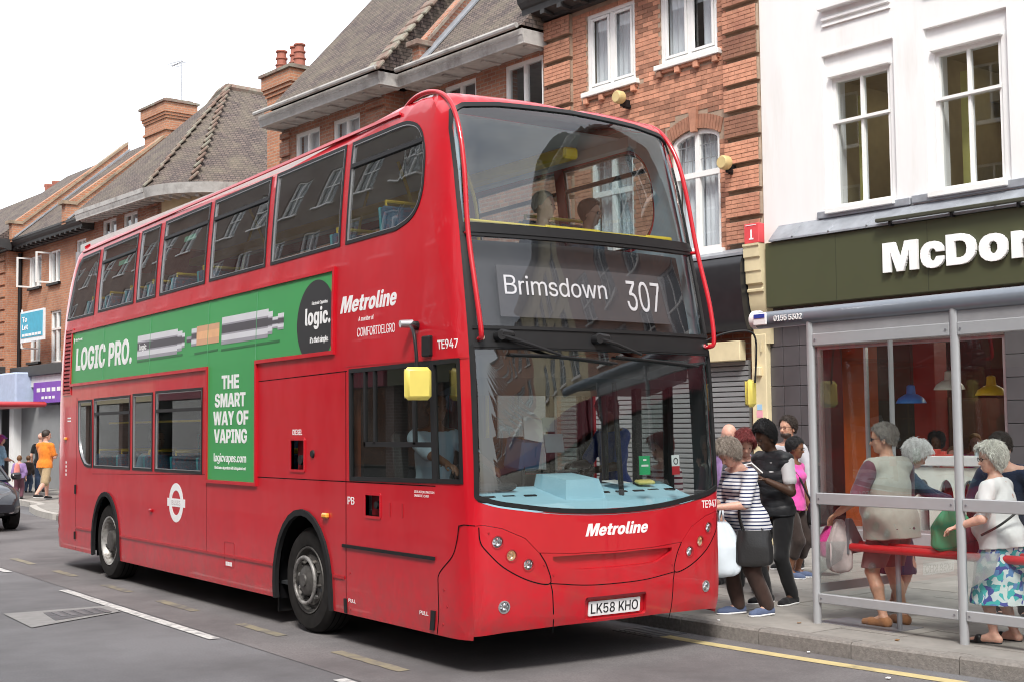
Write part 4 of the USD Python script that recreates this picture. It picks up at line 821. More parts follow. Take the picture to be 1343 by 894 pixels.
# ground floor
sp = put(wb, 'pier', MB().box(-1.99, -1.12, .03, .3, PZ, 3.53), pm('dark_grout', (.07, .066, .07), rough=.8), label='tiled pier left of the restaurant window')
for r in range(12):
    for c_ in range(3):
        xa = -1.99+c_*.29; put(sp, 'tile', MB().box(xa+.004, xa+.286, .0+rng.uniform(0, .003), .04, PZ+r*.283+.004, PZ+(r+1)*.283-.004, .003), DTILE)
sp2 = put(wb, 'pier', MB().box(1.72, 2.6, .03, .3, PZ, 3.53), pm('dark_grout', (.07, .066, .07), rough=.8), label='tiled pier right of the restaurant window')
for r in range(12):
    for c_ in range(3):
        xa = 1.72+c_*.293; put(sp2, 'tile', MB().box(xa+.004, xa+.289, .0+rng.uniform(0, .003), .04, PZ+r*.283+.004, PZ+(r+1)*.283-.004, .003), DTILE)
put(wb, 'window_head', MB().box(-1.12, 1.72, -.02, .3, 2.92, 3.53), pm('soffit_brown', (.09, .06, .055), rough=.6))
put(wb, 'plinth', MB().box(-1.12, 1.72, -.03, .3, PZ-.1, .42, .01), pm('plinth_grey', (.28, .28, .29), rough=.6, var=.1))
sw = put(wb, 'shop_window', MB().elev(sbox(-1.12, .42, 1.72, 2.92).difference(sbox(-1.08, .46, 1.68, 2.88)), .02, .1), ALU)
put(sw, 'mullion', MB().box(-.36, -.325, .03, .09, .46, 2.88), ALU)
for a, b in ((-1.08, -.34), (-.34, 1.68)): put(sw, 'pane', quad([(a, .06, .46), (b, .06, .46), (b, .06, 2.88), (a, .06, 2.88)]), SHOPG)
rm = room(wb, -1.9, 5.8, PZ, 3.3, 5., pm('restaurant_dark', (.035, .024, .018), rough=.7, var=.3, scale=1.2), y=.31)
put(rm, 'column', MB().box(-1.14, -.78, .62, .95, PZ, 3.3), pm('orange_panel', (.62, .12, .02), rough=.5, var=.12)); put(rm, 'column', MB().box(-.36, -.02, 1.2, 1.5, PZ, 3.3), pm('red_panel', (.40, .035, .02), rough=.5, var=.1))
put(rm, 'wall_panel', MB().box(.3, .9, 4.6, 4.7, PZ, 3.3), pm('olive_panel', (.16, .15, .03), rough=.6)); put(rm, 'wall_panel', MB().box(-.7, .2, 5.0, 5.1, PZ, 3.3), pm('brown_panel', (.12, .05, .03), rough=.6)); put(rm, 'wall_panel', MB().box(1.1, 2.4, 4.4, 4.5, PZ, 3.3), pm('maroon_panel', (.14, .02, .02), rough=.6))
put(rm, 'ceiling_lamp', MB().box(-1, 2.5, 3.0, 3.15, 3.26, 3.29), emit('restaurant_glow', (1, .9, .75), 12.0))
put(rm, 'menu_board', MB().box(.62, 1.0, 3.9, 3.95, 1.75, 2.2), pm('menu_grey', (.30, .32, .30)))
put(rm, 'poster', MB().box(-.62, -.40, 1.9, 1.93, 1.5, 2.3), pm('poster_yellow', (.70, .50, .06), rough=.5)); put(rm, 'poster', MB().box(1.2, 1.7, 4.3, 4.36, 1.5, 2.4), pm('poster_grey', (.25, .27, .28), rough=.5)); put(rm, 'poster', MB().box(.05, .35, 4.5, 4.56, 1.4, 2.2), pm('poster_cream', (.55, .48, .36), rough=.5))
put(rm, 'booth_back', MB().box(-.7, 1.5, 2.6, 2.75, PZ, 1.35, .03), pm('booth_red', (.30, .03, .025), rough=.5)); put(rm, 'back_counter', MB().box(.2, 3.5, 3.6, 4.2, PZ, 1.2, .02), pm('counter_grey', (.40, .40, .40), rough=.4)); put(rm, 'partition', MB().box(-.05, .0, 1.5, 4, PZ, 2.2), pm('brown_panel', (.12, .05, .03)))
LAMPC = {'lamp_blue': pm('lamp_blue', (.05, .22, .62), rough=.35), 'lamp_cream': pm('lamp_cream', (.80, .82, .70), rough=.35), 'lamp_yellow': pm('lamp_yellow', (.85, .55, .02), rough=.35)}
for k in range(3): put(rm, 'back_lamp', MB().lathe([(.14, 0), (.12, .06), (.04, .10), (.04, .2), (0, .2)], (.2+k*.7, 3.0, 2.35), 16), LAMPC[('lamp_blue', 'lamp_cream', 'lamp_yellow')[k]], 30)
# counter with arches cut into it
arch_c = sbox(.05, .42, 2.6, 1.26)
cut = []
for k in range(7):
    x0 = .14+k*.34; cut.append(affinity.scale(Point(x0+.11, .86).buffer(.105), 1, 2.3).intersection(sbox(0, .86, 3, 1.2)).union(sbox(x0+.03, .42, x0+.19, .86)))
ctr = thing('window_counter', 'white window counter with arches cut in its front, inside the restaurant', 'counter', (1.3, .6, PZ), FAC)
put(ctr, 'counter_top', MB().box(.02, 2.6, .38, .80, 1.28, 1.41, .01), WHT); put(ctr, 'counter_front', MB().elev(arch_c.difference(union_all(cut)), .42, .46), pm('counter_cream', (.80, .80, .72), rough=.4))
put(ctr, 'counter_leg', MB().box(.05, .1, .5, .75, PZ, 1.28), WHT); put(ctr, 'counter_leg', MB().box(2.5, 2.55, .5, .75, PZ, 1.28), WHT)
for nm, x, z, mt, lab in (('blue', -.145, 2.12, pm('lamp_blue', (.05, .22, .62), rough=.35), 'blue pendant lamp left of the other two'), ('white', .45, 2.29, pm('lamp_cream', (.80, .82, .70), rough=.35), 'cream pendant lamp half behind the shelter post'), ('yellow', 1.06, 2.20, pm('lamp_yellow', (.85, .55, .02), rough=.35), 'yellow pendant lamp right of the shelter post')):
    lt = thing('pendant_lamp', lab, 'lamp', (x, .8, z), FAC, group=None)
    put(lt, 'lamp_shade', MB().lathe([(.205, 0), (.20, .015), (.17, .07), (.10, .115), (.065, .13), (.055, .24), (.03, .255), (.0, .257)], (x, .8, z), 28), mt, 30)
    put(lt, 'cord', MB().cone((x, .8, z+.25), (x, .8, 3.3), .005, None, 6), BLK)
cg = top('paper_bag', MB().add(m3.Manifold.hull_points(np.array([(1.28+dx, .55+dy, 1.41+dz) for dx, dy, dz in ((0, 0, 0), (.36, 0, 0), (.36, .2, 0), (0, .2, 0), (.03, .02, .16), (.34, .02, .18), (.34, .18, .18), (.05, .18, .15), (.22, .1, .24), (.2, .08, .23))]))).add(m3.Manifold.hull_points(np.array([(1.44, .62, 1.6), (1.50, .64, 1.6), (1.47, .65, 1.6), (1.43, .63, 1.70), (1.53, .65, 1.69), (1.48, .67, 1.71)]))), pm('pale_bag', (.62, .76, .70), rough=.6), 'knotted pale green plastic bag on the white counter', 'bag', 30, frame=FAC)
bt = thing('sauce_bottle', 'small pale bottle with a nozzle on the white counter', 'bottle', (1.02, .5, 1.41), FAC)
put(bt, 'body', MB().lathe([(.0, 0), (.04, 0), (.042, .1), (.02, .13), (.0, .13)], (1.02, .5, 1.41), 16), pm('bottle_pale', (.60, .75, .80), rough=.3), 40); put(bt, 'nozzle', MB().cone((1.02, .5, 1.54), (1.02, .5, 1.60), .014, .006, 10), WHT, 40)
tr_ = top('food_tray', MB().box(.30, .56, .46, .66, 1.41, 1.43, .005).box(.33, .42, .5, .6, 1.43, 1.50, .005).box(.45, .52, .52, .58, 1.43, 1.47, .005), pm('tray_red', (.55, .08, .06), rough=.5), 'red tray with food boxes on the white counter', 'tray', frame=FAC)
# --- cream pilaster and console between the two shops
ps = thing('shop_pilaster', 'cream pilaster with a scrolled console between the two shop fronts', 'pilaster', (-2.07, 0, PZ), FAC)
put(ps, 'shaft', MB().box(-2.20, -1.93, -.10, .3, PZ, 3.15, .01), CREAM); put(ps, 'base', MB().box(-2.22, -1.92, -.13, .3, PZ, .55, .01), CREAM)
prof = catmull([(-.10, 3.05), (-.11, 3.25), (-.15, 3.45), (-.22, 3.6), (-.25, 3.74), (-.25, 3.78)], 5)
cons = Polygon([(x_*.66-.02 if x_ < 0 else x_, z_-.04) for x_, z_ in list(map(tuple, prof))+[(-.30, 3.80), (-.30, 3.83), (-.27, 3.85), (-.27, 3.90), (-.34, 3.92), (-.34, 4.08), (-.37, 4.10), (-.37, 4.28), (-.41, 4.30), (-.41, 4.44), (-.44, 4.46), (-.44, 4.49), (.1, 4.49), (.1, 3.05)]]).buffer(0)
t_ = trimesh.creation.extrude_polygon(cons, .29, engine='earcut'); v_ = np.array(t_.vertices); put(ps, 'console', MB().raw(np.stack([-2.15+v_[:, 2], v_[:, 0], v_[:, 1]], 1), np.array(t_.faces)[:, ::-1]), CREAM)
put(ps, 'alarm_box', MB().box(-2.12, -2.0, -.16, -.10, 2.55, 2.68, .01), CREAM); put(ps, 'conduit', MB().tube([(-2.1, -.12, 3.0), (-2.1, -.12, 2.7), (-2.05, -.12, 2.6)], .012, 6).tube([(-2.0, -.12, 3.05), (-2.0, -.12, 2.9)], .012, 6), CREAM, True)
put(ps, 'sticker', MB().box(-2.12, -2.01, -.104, -.10, 1.95, 2.05), pm('sticker_pink', (.75, .35, .42))); put(ps, 'sticker', MB().box(-2.11, -2.02, -.104, -.10, 2.06, 2.14), pm('sticker_blue', (.35, .55, .75)))
rs_ = thing('alarm_sign', 'small red box with a white mark on top of the cream console', 'sign', (-1.98, -.23, 4.45), FAC)
put(rs_, 'box', MB().box(-2.12, -1.85, -.30, -.16, 4.45, 4.74, .01), pm('alarm_red', (.68, .07, .08), rough=.45)); put(rs_, 'mark', MB().elev(union_all([sbox(-2.0, 4.52, -1.97, 4.65), sbox(-2.025, 4.505, -1.945, 4.525)]), -.304, -.299), WHT); put(rs_, 'mark', MB().elev(sbox(-2.09, 4.71, -1.89, 4.72), -.304, -.299), WHT)
# --- brick building
bb = thing('brick_building', 'red brick building with quoined corners and a black cornice beside the white building', 'building', (-4.3, 0, PZ), FAC)
w1, w2, w3 = sbox(-5.71, 7.46, -4.56, 8.80), sbox(-4.0, 7.55, -2.81, 8.80), None
def arched(x0, x1, z0, zs, zt): 
    c = (x0+x1)/2; a = np.linspace(0, math.pi, 13); return Polygon([(x1, z0)]+[(c+(x1-x0)/2*math.cos(t), zs+(zt-zs)*math.sin(t)) for t in a]+[(x0, z0)])
w3 = arched(-3.80, -2.81, 4.5, 6.22, 6.40); w4 = arched(-5.65, -4.65, 4.5, 6.22, 6.40)
op = [w1, w2, w3, w4]
wall(bb, 'wall', -6.72, -2.0, 4.3, 9.0, op, MORT, .006, .3); wall(bb, 'rear_wall', -6.72, -2.0, PZ, 9.15, [], BRKF, 7.7, .3); 
# bricks, one by one
br = []
gauged = union_all([LineString([(x, z) for x, z in w.exterior.coords]).buffer(.001) for w in (w3, w4)])
ring = [w.buffer(.23).intersection(sbox(-7, 6.2, 0, 7)) for w in (w3, w4)]
solid = union_all(op+[sbox(-5.87, 7.30, -4.41, 7.46), sbox(-4.14, 7.39, -2.68, 7.55)])
row = 0; z = 4.44
while z < 8.86:
    xx = -6.06-(.1125 if row % 2 else 0)-rng.uniform(0, .01)
    while xx < -2.64:
        a, b = max(xx, -6.06), min(xx+.215, -2.64)
        if b-a > .035:
            s_ = sbox(a, z, b, z+.065)
            if not s_.intersects(solid) and not any(s_.intersects(r) for r in ring): br.append((a, b, z))
            elif s_.difference(solid).area > .25*s_.area and not any(s_.intersects(r) for r in ring):
                g = s_.difference(solid).bounds
                if g[2]-g[0] > .03 and g[3]-g[1] > .05: br.append((g[0], g[2], z))
        xx += .225
    z += .075; row += 1
# the parts that show largest: upper right, above the bus
br.sort(key=lambda q: (0 if q[2] > 6.3-(q[0]+6)*.55 and q[2] < 8.95 else 1, -q[0]))
stuff = MB()
for i, (a, b, z) in enumerate(br):
    d0 = -rng.uniform(0, .005)
    if i < 300: put(bb, 'brick', MB().box(a, b, d0, .03, z, z+.065), BRICK)
    else: stuff.box(a, b, d0, .03, z, z+.065)
put(bb, 'brickwork', stuff, BRICK, kind='stuff')
vs_n = 0
for w, r in ((w3, ring[0]), (w4, ring[1])):                        # gauged arch bricks and keystone
    c = (w.bounds[0]+w.bounds[2])/2; m = MB()
    for k in range(-9, 10):
        if abs(k) < 1: continue
        t = k*.06; x = c+t*.98; zt = 6.40-(t/.5)**2*.12; m.rbox((x, .012, zt+.12), (.05, .04, .22), (0, math.degrees(t*.5), 0))
    put(bb, 'window_arch', m, BRICK, kind='stuff'); put(bb, 'keystone', MB().add(m3.Manifold.hull_points(np.array([(c+sx, y, zz) for y in (-.05, .02) for sx, zz in ((-.05, 6.36), (.05, 6.36), (-.085, 6.74), (.085, 6.74))]))), BRICK)
    put(bb, 'arch_backing', MB().elev(w.buffer(.22).difference(w).intersection(sbox(-7, 6.22, 0, 7)), .008, .2), MORT)
quoin(bb, -2.64, -2.0, 4.45, 8.93, .0, BRICK, off=.39, bricks=True); quoin(bb, -6.72, -6.06, 4.45, 8.93, 0., BRICK, off=.05, bricks=True)
for (a, b, z0, z1, cu) in ((-5.71, -4.56, 7.46, 8.80, .5), (-4.0, -2.81, 7.55, 8.80, .36)):
    w = win(bb, a, b, z0, z1, y=.07, cols=2, fw=.075, bar=.075, curtain=cu); put(w, 'casement', MB().elev(sbox(a+.09, z0+.09, (a+b)/2-.05, z1-.09).difference(sbox(a+.13, z0+.13, (a+b)/2-.09, z1-.13)), .02, .06), WFRAME); put(w, 'casement', MB().elev(sbox((a+b)/2+.05, z0+.09, b-.09, z1-.09).difference(sbox((a+b)/2+.09, z0+.13, b-.13, z1-.13)), .02, .06), WFRAME)
    for k in range(4): xx = a+.0+k*(b-a-.02)/3; put(bb, 'sill_bracket', MB().box(xx-.05, xx+.05, -.07, .01, z0-.20, z0-.09, .01), BRICK)
    put(bb, 'sill_course', MB().box(a-.05, b+.05, -.04, .01, z0-.135, z0-.088), BRICK)
for w in (w3, w4):
    b = w.bounds; win(bb, b[0], b[2], b[1], b[3], y=.08, cols=2, rows=(5.70,), fw=.07, bar=.085, top=w, curtain=.48, lead=(1, 4, 3))
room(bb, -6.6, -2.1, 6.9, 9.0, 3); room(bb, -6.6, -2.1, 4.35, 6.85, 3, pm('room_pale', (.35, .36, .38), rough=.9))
cornice(bb, -6.95, -1.99, 8.93, 9.40, .52, 0, BCORN, bracket=.45); roofprism(bb, -6.9, -2.0, -.45, 9.40, 4, 13.4)
put(bb, 'side_wall', MB().box(-2.08, -2.0, .3, 7.7, 4.3, 9.5), BRKF); put(bb, 'side_wall', MB().box(-6.72, -6.64, .3, 7.7, 4.3, 9.5), BRKF)
for (x, z, lab) in ((-4.70, 7.15, 'round cream floodlight under the upper left window of the brick building'), (-2.50, 5.72, 'round cream floodlight right of the arched window')):
    fl_ = thing('floodlight', lab, 'light', (x, -.2, z), FAC); c = np.array([x, -.24, z])
    put(fl_, 'lamp_body', MB().lathe([(0, -.09), (.085, -.09), (.105, -.06), (.105, .04), (.085, .07), (.05, .10), (0, .10)], tuple(c), 20, axis=1), pm('floodlight_cream', (.60, .47, .22), rough=.5, var=.1), 40); put(fl_, 'bracket', MB().box(x-.03, x+.03, -.2, 0, z-.14, z-.10).box(x-.02, x+.02, -.15, -.02, z-.16, z-.02), BLK)
put(bb, 'shop_roof_ledge', MB().add(m3.Manifold.hull_points(np.array([(xx, y, z) for xx in (-6.72, -2.16) for y, z in ((-.30, 4.31), (-.30, 4.35), (0, 4.46), (0, 4.31))]))), LEAD)
vv = catmull([(-.28, 4.31), (-.34, 4.15), (-.33, 3.8), (-.27, 3.4), (-.2, 3.22)], 5)
fp_ = Polygon(list(map(tuple, vv))+[(0, 3.22), (0, 4.31)]); t_ = trimesh.creation.extrude_polygon(fp_, 4.48, engine='earcut'); v_ = np.array(t_.vertices)
put(bb, 'shop_fascia', MB().raw(np.stack([-6.65+v_[:, 2], v_[:, 0], v_[:, 1]], 1), np.array(t_.faces)[:, ::-1]), pm('fascia_black', (.02, .02, .022), rough=.25, var=.2, bump=.15, bscale=3), 40)
put(bb, 'shutter_box', MB().box(-6.6, -2.38, -.14, 0, 2.79, 3.08, .01), CREAM); put(bb, 'shop_wall', MB().box(-6.72, -2.33, .12, .3, PZ, 4.3), BRKF)
shm = MB(); nsl = 34
for k in range(nsl): z = .2+k*.0765; shm.add(m3.Manifold.hull_points(np.array([(xx, y, z+dz) for xx in (-6.5, -2.36) for y, dz in ((.04, 0), (.012, .012), (.012, .062), (.04, .074), (.08, 0), (.08, .074))])))
put(bb, 'shutter', shm, LSHUT, kind='stuff', label='grey roller shutter of the closed shop')
# --- gabled middle building with the pale cornice
mb = thing('gabled_building', 'brick building with pale cornice and steep tiled roof behind the bus', 'building', (-12, 0, PZ), FAC)
D1 = [sbox(-7.9, 7.0, -6.84, 8.40), sbox(-9.74, 7.0, -8.75, 8.40)]; D2 = [sbox(-13.05, 7.05, -12.02, 8.30), sbox(-14.60, 7.05, -13.58, 8.30)]
wall(mb, 'wall', -11.1, -6.73, 3.5, 8.6, D1, BRKF); wall(mb, 'wall', -15.2, -11.1, 3.5, 8.6, D2, BRKF, -.45, .3); put(mb, 'return_wall', MB().box(-11.15, -11.1, -.15, .1, 3.5, 8.6), BRKF); put(mb, 'return_wall', MB().box(-20.2, -15.2, .8, 1.1, 3.5, 8.0), BRKF); put(mb, 'shop_front', MB().box(-19.4, -6.73, .05, .3, PZ, 3.5), pm('shop_front_grey', (.25, .26, .28)))
put(mb, 'flank_wall', MB().box(-15.2, -15.15, -.15, 9, 3.5, 8.7), BRKF)
for a, b, y in ((-7.9, -6.84, .07), (-9.74, -8.75, .07)): win(mb, a, b, 7.0, 8.40, y=y, cols=2, fw=.07, bar=.075)
for a, b in ((-13.05, -12.02), (-14.60, -13.58)): win(mb, a, b, 7.05, 8.30, y=-.38, cols=2, fw=.07, bar=.07, curtain=.5, sill=False)
room(mb, -10.6, -6.9, 6.8, 8.45, 2.5, pm('room_pale', (.35, .36, .38), rough=.9)); room(mb, -15, -11.3, 6.8, 8.45, 2.5, y=-.1)
quoin(mb, -11.75, -11.09, 6.8, 8.4, -.45, BRKF, off=.2, d=.05); quoin(mb, -15.2, -14.8, 6.8, 8.4, -.45, BRKF, off=.2, d=.05)
cornice(mb, -10.5, -6.72, 8.48, 8.73, .58, 0, bracket=.62, flat=True); cornice(mb, -15.2, -10.5, 8.48, 8.73, .58, -.45, bracket=.62, flat=True)
put(mb, 'gutter', MB().cone((-10.4, -.68, 8.77), (-6.75, -.68, 8.77), .05, None, 8), CORN); put(mb, 'gutter', MB().cone((-15.2, -1.13, 8.77), (-10.42, -1.13, 8.77), .05, None, 8), CORN)
roofprism(mb, -10.6, -6.72, -.6, 8.78, 4.2, 14.0)
v = [(-14.75, -1.05, 8.78), (-10.5, -1.05, 8.78), (-10.5, 4.4, 15.0), (-14.2, 4.4, 15.0), (-10.5, 9.8, 8.78), (-14.75, 9.8, 8.78)]
put(mb, 'roof', MB().raw(v, [(0, 1, 2, 3), (3, 2, 4, 5)]).raw(v, [(0, 3, 5), (1, 4, 2)]), TILE)
for k in range(30):                                                  # bonnet tiles up the edge of the projecting roof
    f = k/29.; c = np.array([-10.56, -1.05+5.4*f, 8.83+6.15*f]); put(mb, 'bonnet_tile', MB().rbox(c, (.44, .23, .07), (49, rng.uniform(-4, 4), 0), .02), TILEC)
put(mb, 'parapet', MB().add(m3.Manifold.hull_points(np.array([(xx, y, z) for xx in (-10.02, -9.80) for y, z in ((-.55, 8.7), (-.55, 9.15), (-.3, 9.3), (4.2, 14.35), (4.2, 8.7))]))), BRKF); put(mb, 'coping', MB().add(m3.Manifold.hull_points(np.array([(xx, y, z) for xx in (-10.08, -9.74) for y, z in ((-.35, 9.26), (-.35, 9.34), (4.2, 14.45), (4.2, 14.36))]))), TILEC); put(mb, 'parapet_cap', MB().box(-10.1, -9.72, -.66, -.28, 9.15, 9.25, .01), TILEC)
put(mb, 'lead_flashing', MB().add(m3.Manifold.hull_points(np.array([(xx, y, z) for xx in (-9.78, -9.52) for y, z in ((-.6, 8.80), (-.6, 8.84), (4.2, 14.10), (4.2, 14.0))]))), LEAD)
put(mb, 'rear_wall', MB().box(-19.4, -6.73, 9.3, 9.6, PZ, 9.0), BRKF)
def chimney(label, x0, x1, y0, y1, z0, z1, pots, mat=None, ph=.6, e0=.035):
    c = thing('chimney_stack', label, 'chimney', ((x0+x1)/2, (y0+y1)/2, z0), FAC); mat = mat or BRKO
    put(c, 'shaft', MB().box(x0, x1, y0, y1, z0, z1-.62), mat); put(c, 'band', MB().box(x0-.05, x1+.05, y0-.05, y1+.05, z1-1.0, z1-.92), mat)
    for k in range(3): e = e0*(k+1); put(c, 'corbel_course', MB().box(x0-e, x1+e, y0-e, y1+e, z1-.62+k*.09, z1-.62+(k+1)*.09), mat)
    put(c, 'cap', MB().box(x0-e0*3, x1+e0*3, y0-e0*3, y1+e0*3, z1-.35, z1-.13), mat); put(c, 'cap_course', MB().box(x0-e0*4.5, x1+e0*4.5, y0-e0*4.5, y1+e0*4.5, z1-.13, z1-.06), TILEC); put(c, 'flaunching', MB().box(x0, x1, y0, y1, z1-.06, z1+.01), TILEC)
    for k, (px, py) in enumerate(pots):
        h = ph*(1 if k % 2 else .88); put(c, 'chimney_pot', MB().lathe([(.14, 0), (.13, h*.3), (.155, h*.32), (.155, h*.36), (.125, h*.38), (.12, h*.6), (.145, h*.62), (.145, h*.68), (.115, h*.7), (.11, h*.92), (.14, h*.94), (.14, h), (.09, h), (.09, h-.1)], (px, py, z1), 14), pm('terracotta', (.36, .13, .09), rough=.8, var=.25), 40)
chimney('tall brick chimney stack with three pots left of the pale cornice', -17.2, -16.05, .30, 1.2, 7.6, 10.35, [(-16.95, .55), (-16.65, .75), (-16.2, .6)])
chimney('brick chimney at the ridge cut off by the top of the photo', -12.6, -11.3, 3.9, 5.0, 13.8, 16.6, [(-12.2, 4.4), (-11.7, 4.4)])
# --- building with the curved corner bay
cb = thing('bay_building', 'brick building with a curved corner bay and a pyramid tiled roof', 'building', (-23, 0, PZ), FAC)
E1 = [sbox(-26.3, 6.6, -25.3, 7.92), sbox(-24.83, 6.6, -23.87, 7.92)]
wall(cb, 'wall', -26.9, -22.3, 3.5, 8.1, E1, BRKF); put(cb, 'shop_front', MB().box(-26.9, -19.4, .05, .3, PZ, 3.5), pm('shop_front_grey', (.25, .26, .28))); room(cb, -26.6, -22.6, 6.4, 8.0, 2)
for a, b in ((-26.3, -25.3), (-24.83, -23.87)): win(cb, a, b, 6.6, 7.92, y=.07, cols=2, fw=.06, bar=.06, curtain=.5)
quoin(cb, -23.2, -22.5, 6.4, 7.95, 0, BRKF, off=.2, d=.05)
th = np.linspace(math.radians(-90), math.radians(8), 20); cx, cyv, R = -22.3, 1.7, 1.7
arcp = lambda r, z: np.array([(cx+r*math.cos(t), cyv+r*math.sin(t), z) for t in th])
def arcwall(r, z0, z1, mat, name, r2=None):
    A_, B_ = arcp(r, z0), arcp(r2 or r, z1); n = len(th); return put(cb, name, (np.vstack([A_, B_]), [(k, k+1, n+k+1, n+k) for k in range(n-1)]), mat, True)
STONE = pm('bay_stone', (.60, .46, .28), rough=.8, var=.12)
arcwall(R, 3.5, 7.0, BRKF, 'corner_wall'); arcwall(R+.02, 7.0, 7.97, STONE, 'corner_band')
for k, (r0, r1, z0, z1) in enumerate(((R, R+.50, 7.96, 7.98), (R+.50, R+.52, 7.98, 8.10), (R+.52, R+.55, 8.10, 8.25), (R+.55, R-.2, 8.25, 8.27))): arcwall(r0, z0, z1, CORN, 'corner_cornice', r1)
for k in range(9): t_ = th[1+2*k]; put(cb, 'modillion', MB().rbox((cx+(R+.22)*math.cos(t_), cyv+(R+.22)*math.sin(t_), 7.94), (.34, .09, .07), (0, 0, math.degrees(t_))), CORN)
cornice(cb, -27.0, -22.3, 7.97, 8.26, .55, 0, bracket=.35, flat=True); put(cb, 'flank_wall', MB().box(-20.7, -20.6, 1.7, 9, 3.5, 8.2), BRKF)
v = [(-27.0, -.50, 8.27), (-22.3, -.50, 8.27), (-20.75, .1, 8.27), (-20.1, 1.6, 8.27), (-20.1, 9, 8.27), (-24.4, 3.0, 11.95), (-25.3, 3.2, 12.0), (-27, 3.2, 11.3), (-24.0, 9, 11.8)]
put(cb, 'roof', MB().raw(v, [(0, 1, 6), (0, 6, 7), (1, 5, 6), (1, 2, 5), (2, 3, 5), (3, 4, 8), (3, 8, 5)]), TILE)
for A_, B_ in ((v[1], v[5]), (v[2], v[5])):
    A_, B_ = np.array(A_), np.array(B_)
    for k in range(16): put(cb, 'hip_tile', MB().rbox(A_+(B_-A_)*(k+.5)/16+[0, 0, .03], (.30, .34, .07), (44, 0, -18), .02), TILEC)
put(cb, 'ridge', MB().cone(v[5], v[8], .13, None, 8), TILEC); put(cb, 'ridge', MB().cone(v[5], v[6], .12, None, 8), TILEC); put(cb, 'ridge', MB().cone(v[6], v[7], .12, None, 8), TILEC)
put(cb, 'rear_wall', MB().box(-27, -20.6, 8.6, 8.9, PZ, 8.3), BRKF)
chimney('broad brick chimney behind the tiled roofs left of the pyramid roof', -29.3, -27.7, 2.6, 3.5, 9.0, 12.25, [])
an = thing('roof_aerial', 'thin television aerial above the broad chimney', 'aerial', (-27.9, 3.2, 11.5), FAC); put(an, 'mast', MB().cone((-27.9, 3.2, 11.5), (-27.9, 3.2, 13.6), .022, None, 6), ALU); put(an, 'boom', MB().cone((-28.6, 3.2, 13.55), (-27.8, 3.2, 13.55), .018, None, 6), ALU)
for k in range(4): put(an, 'rod', MB().cone((-28.5+k*.18, 3.0, 13.55), (-28.5+k*.18, 3.4, 13.55), .012, None, 5), ALU)
# --- far brick building with black eaves and the board
fb = thing('far_brick_building', 'orange brick building with black eaves and raised roof verges at the far left', 'building', (-30, 0, PZ), FAC)
F1 = [sbox(-32.1, 6.48, -31.15, 7.5), sbox(-30.4, 6.48, -29.55, 7.5), sbox(-28.3, 6.5, -27.5, 7.6), sbox(-32.1, 4.1, -31.15, 5.4), sbox(-30.3, 4.0, -29.4, 5.6)]
wall(fb, 'wall', -32.9, -26.9, 3.4, 8.0, F1, BRKO)
for q in F1: b = q.bounds; win(fb, b[0], b[2], b[1], b[3], y=.08, cols=2, fw=.06, bar=.06, rows=(b[1]+.65*(b[3]-b[1]),) if b[1] < 5 else (), sillmat=BLK, curtain=.3)
for a, b in ((-32.1, 6.48), (-30.4, 6.48)): put(fb, 'open_casement', MB().elev(sbox(0, 6.52, .45, 7.46).difference(sbox(.05, 6.57, .40, 7.41)), 0, .03) if False else MB().box(a-.02, a+.02, -.45, .03, 6.50, 6.55).box(a-.02, a+.02, -.45, .03, 7.42, 7.47).box(a-.02, a+.02, -.45, -.40, 6.55, 7.42).box(a-.02, a+.02, -.02, .03, 6.55, 7.42), WFRAME)
room(fb, -32.7, -27, 6.3, 7.9, 2); room(fb, -32.7, -27, 3.9, 6.0, 2)
put(fb, 'bay_pier', MB().box(-36.5, -32.95, -.45, .3, 3.4, 7.75), BRKO); quoin(fb, -34.6, -33.15, 4.0, 7.6, -.45, BRKO, off=.2, d=.06); quoin(fb, -37, -35.6, 4.0, 7.6, -.45, BRKO, off=.2, d=.06); put(fb, 'downpipe', MB().cone((-32.85, -.08, 3.9), (-32.85, -.08, 7.7), .06, None, 8), BLK)
cornice(fb, -33.2, -26.9, 7.75, 8.1, .5, 0, BCORN, bracket=.4); cornice(fb, -38, -32.6, 7.75, 8.1, .55, -.45, BCORN, bracket=0)
roofprism(fb, -33.0, -26.9, -.45, 8.1, 3.4, 11.45); roofprism(fb, -38, -32.7, -.95, 8.1, 3.4, 11.45)
for xx, yb_ in ((-28.0, 0), (-32.6, 0)):
    put(fb, 'verge_parapet', MB().add(m3.Manifold.hull_points(np.array([(x_, y, z) for x_ in (xx-.15, xx+.15) for y, z in ((-.5, 8.0), (-.5, 8.60), (-.2, 8.62), (3.4, 11.72), (3.6, 8.2))]))), BRKO)
    put(fb, 'verge_coping', MB().add(m3.Manifold.hull_points(np.array([(x_, y, z) for x_ in (xx-.2, xx+.2) for y, z in ((-.2, 8.58), (-.2, 8.67), (3.4, 11.79), (3.4, 11.70))]))).box(xx-.2, xx+.2, -.6, -.15, 8.60, 8.70), pm('coping_brown', (.34, .25, .17), rough=.9, var=.3, alt=(.20, .17, .13), altscale=2))
    put(fb, 'lead_flashing', MB().add(m3.Manifold.hull_points(np.array([(x_, y, z) for x_ in (xx+.14, xx+.36) for y, z in ((-.45, 8.13), (-.45, 8.17), (3.4, 11.52), (3.4, 11.44))]))), LEAD)
put(fb, 'rear_wall', MB().box(-38, -26.9, 7.6, 7.9, PZ, 8.2), BRKO); put(fb, 'shop_wall', MB().box(-38, -26.9, .1, .3, PZ, 3.4), pm('shop_front_grey', (.25, .26, .28)))
put(fb, 'shop_ledge', MB().box(-32.9, -27, -.35, 0, 3.62, 3.95, .02), BCORN); put(fb, 'shop_ledge', MB().box(-38, -33, -.9, -.4, 3.70, 4.0, .02), BCORN)
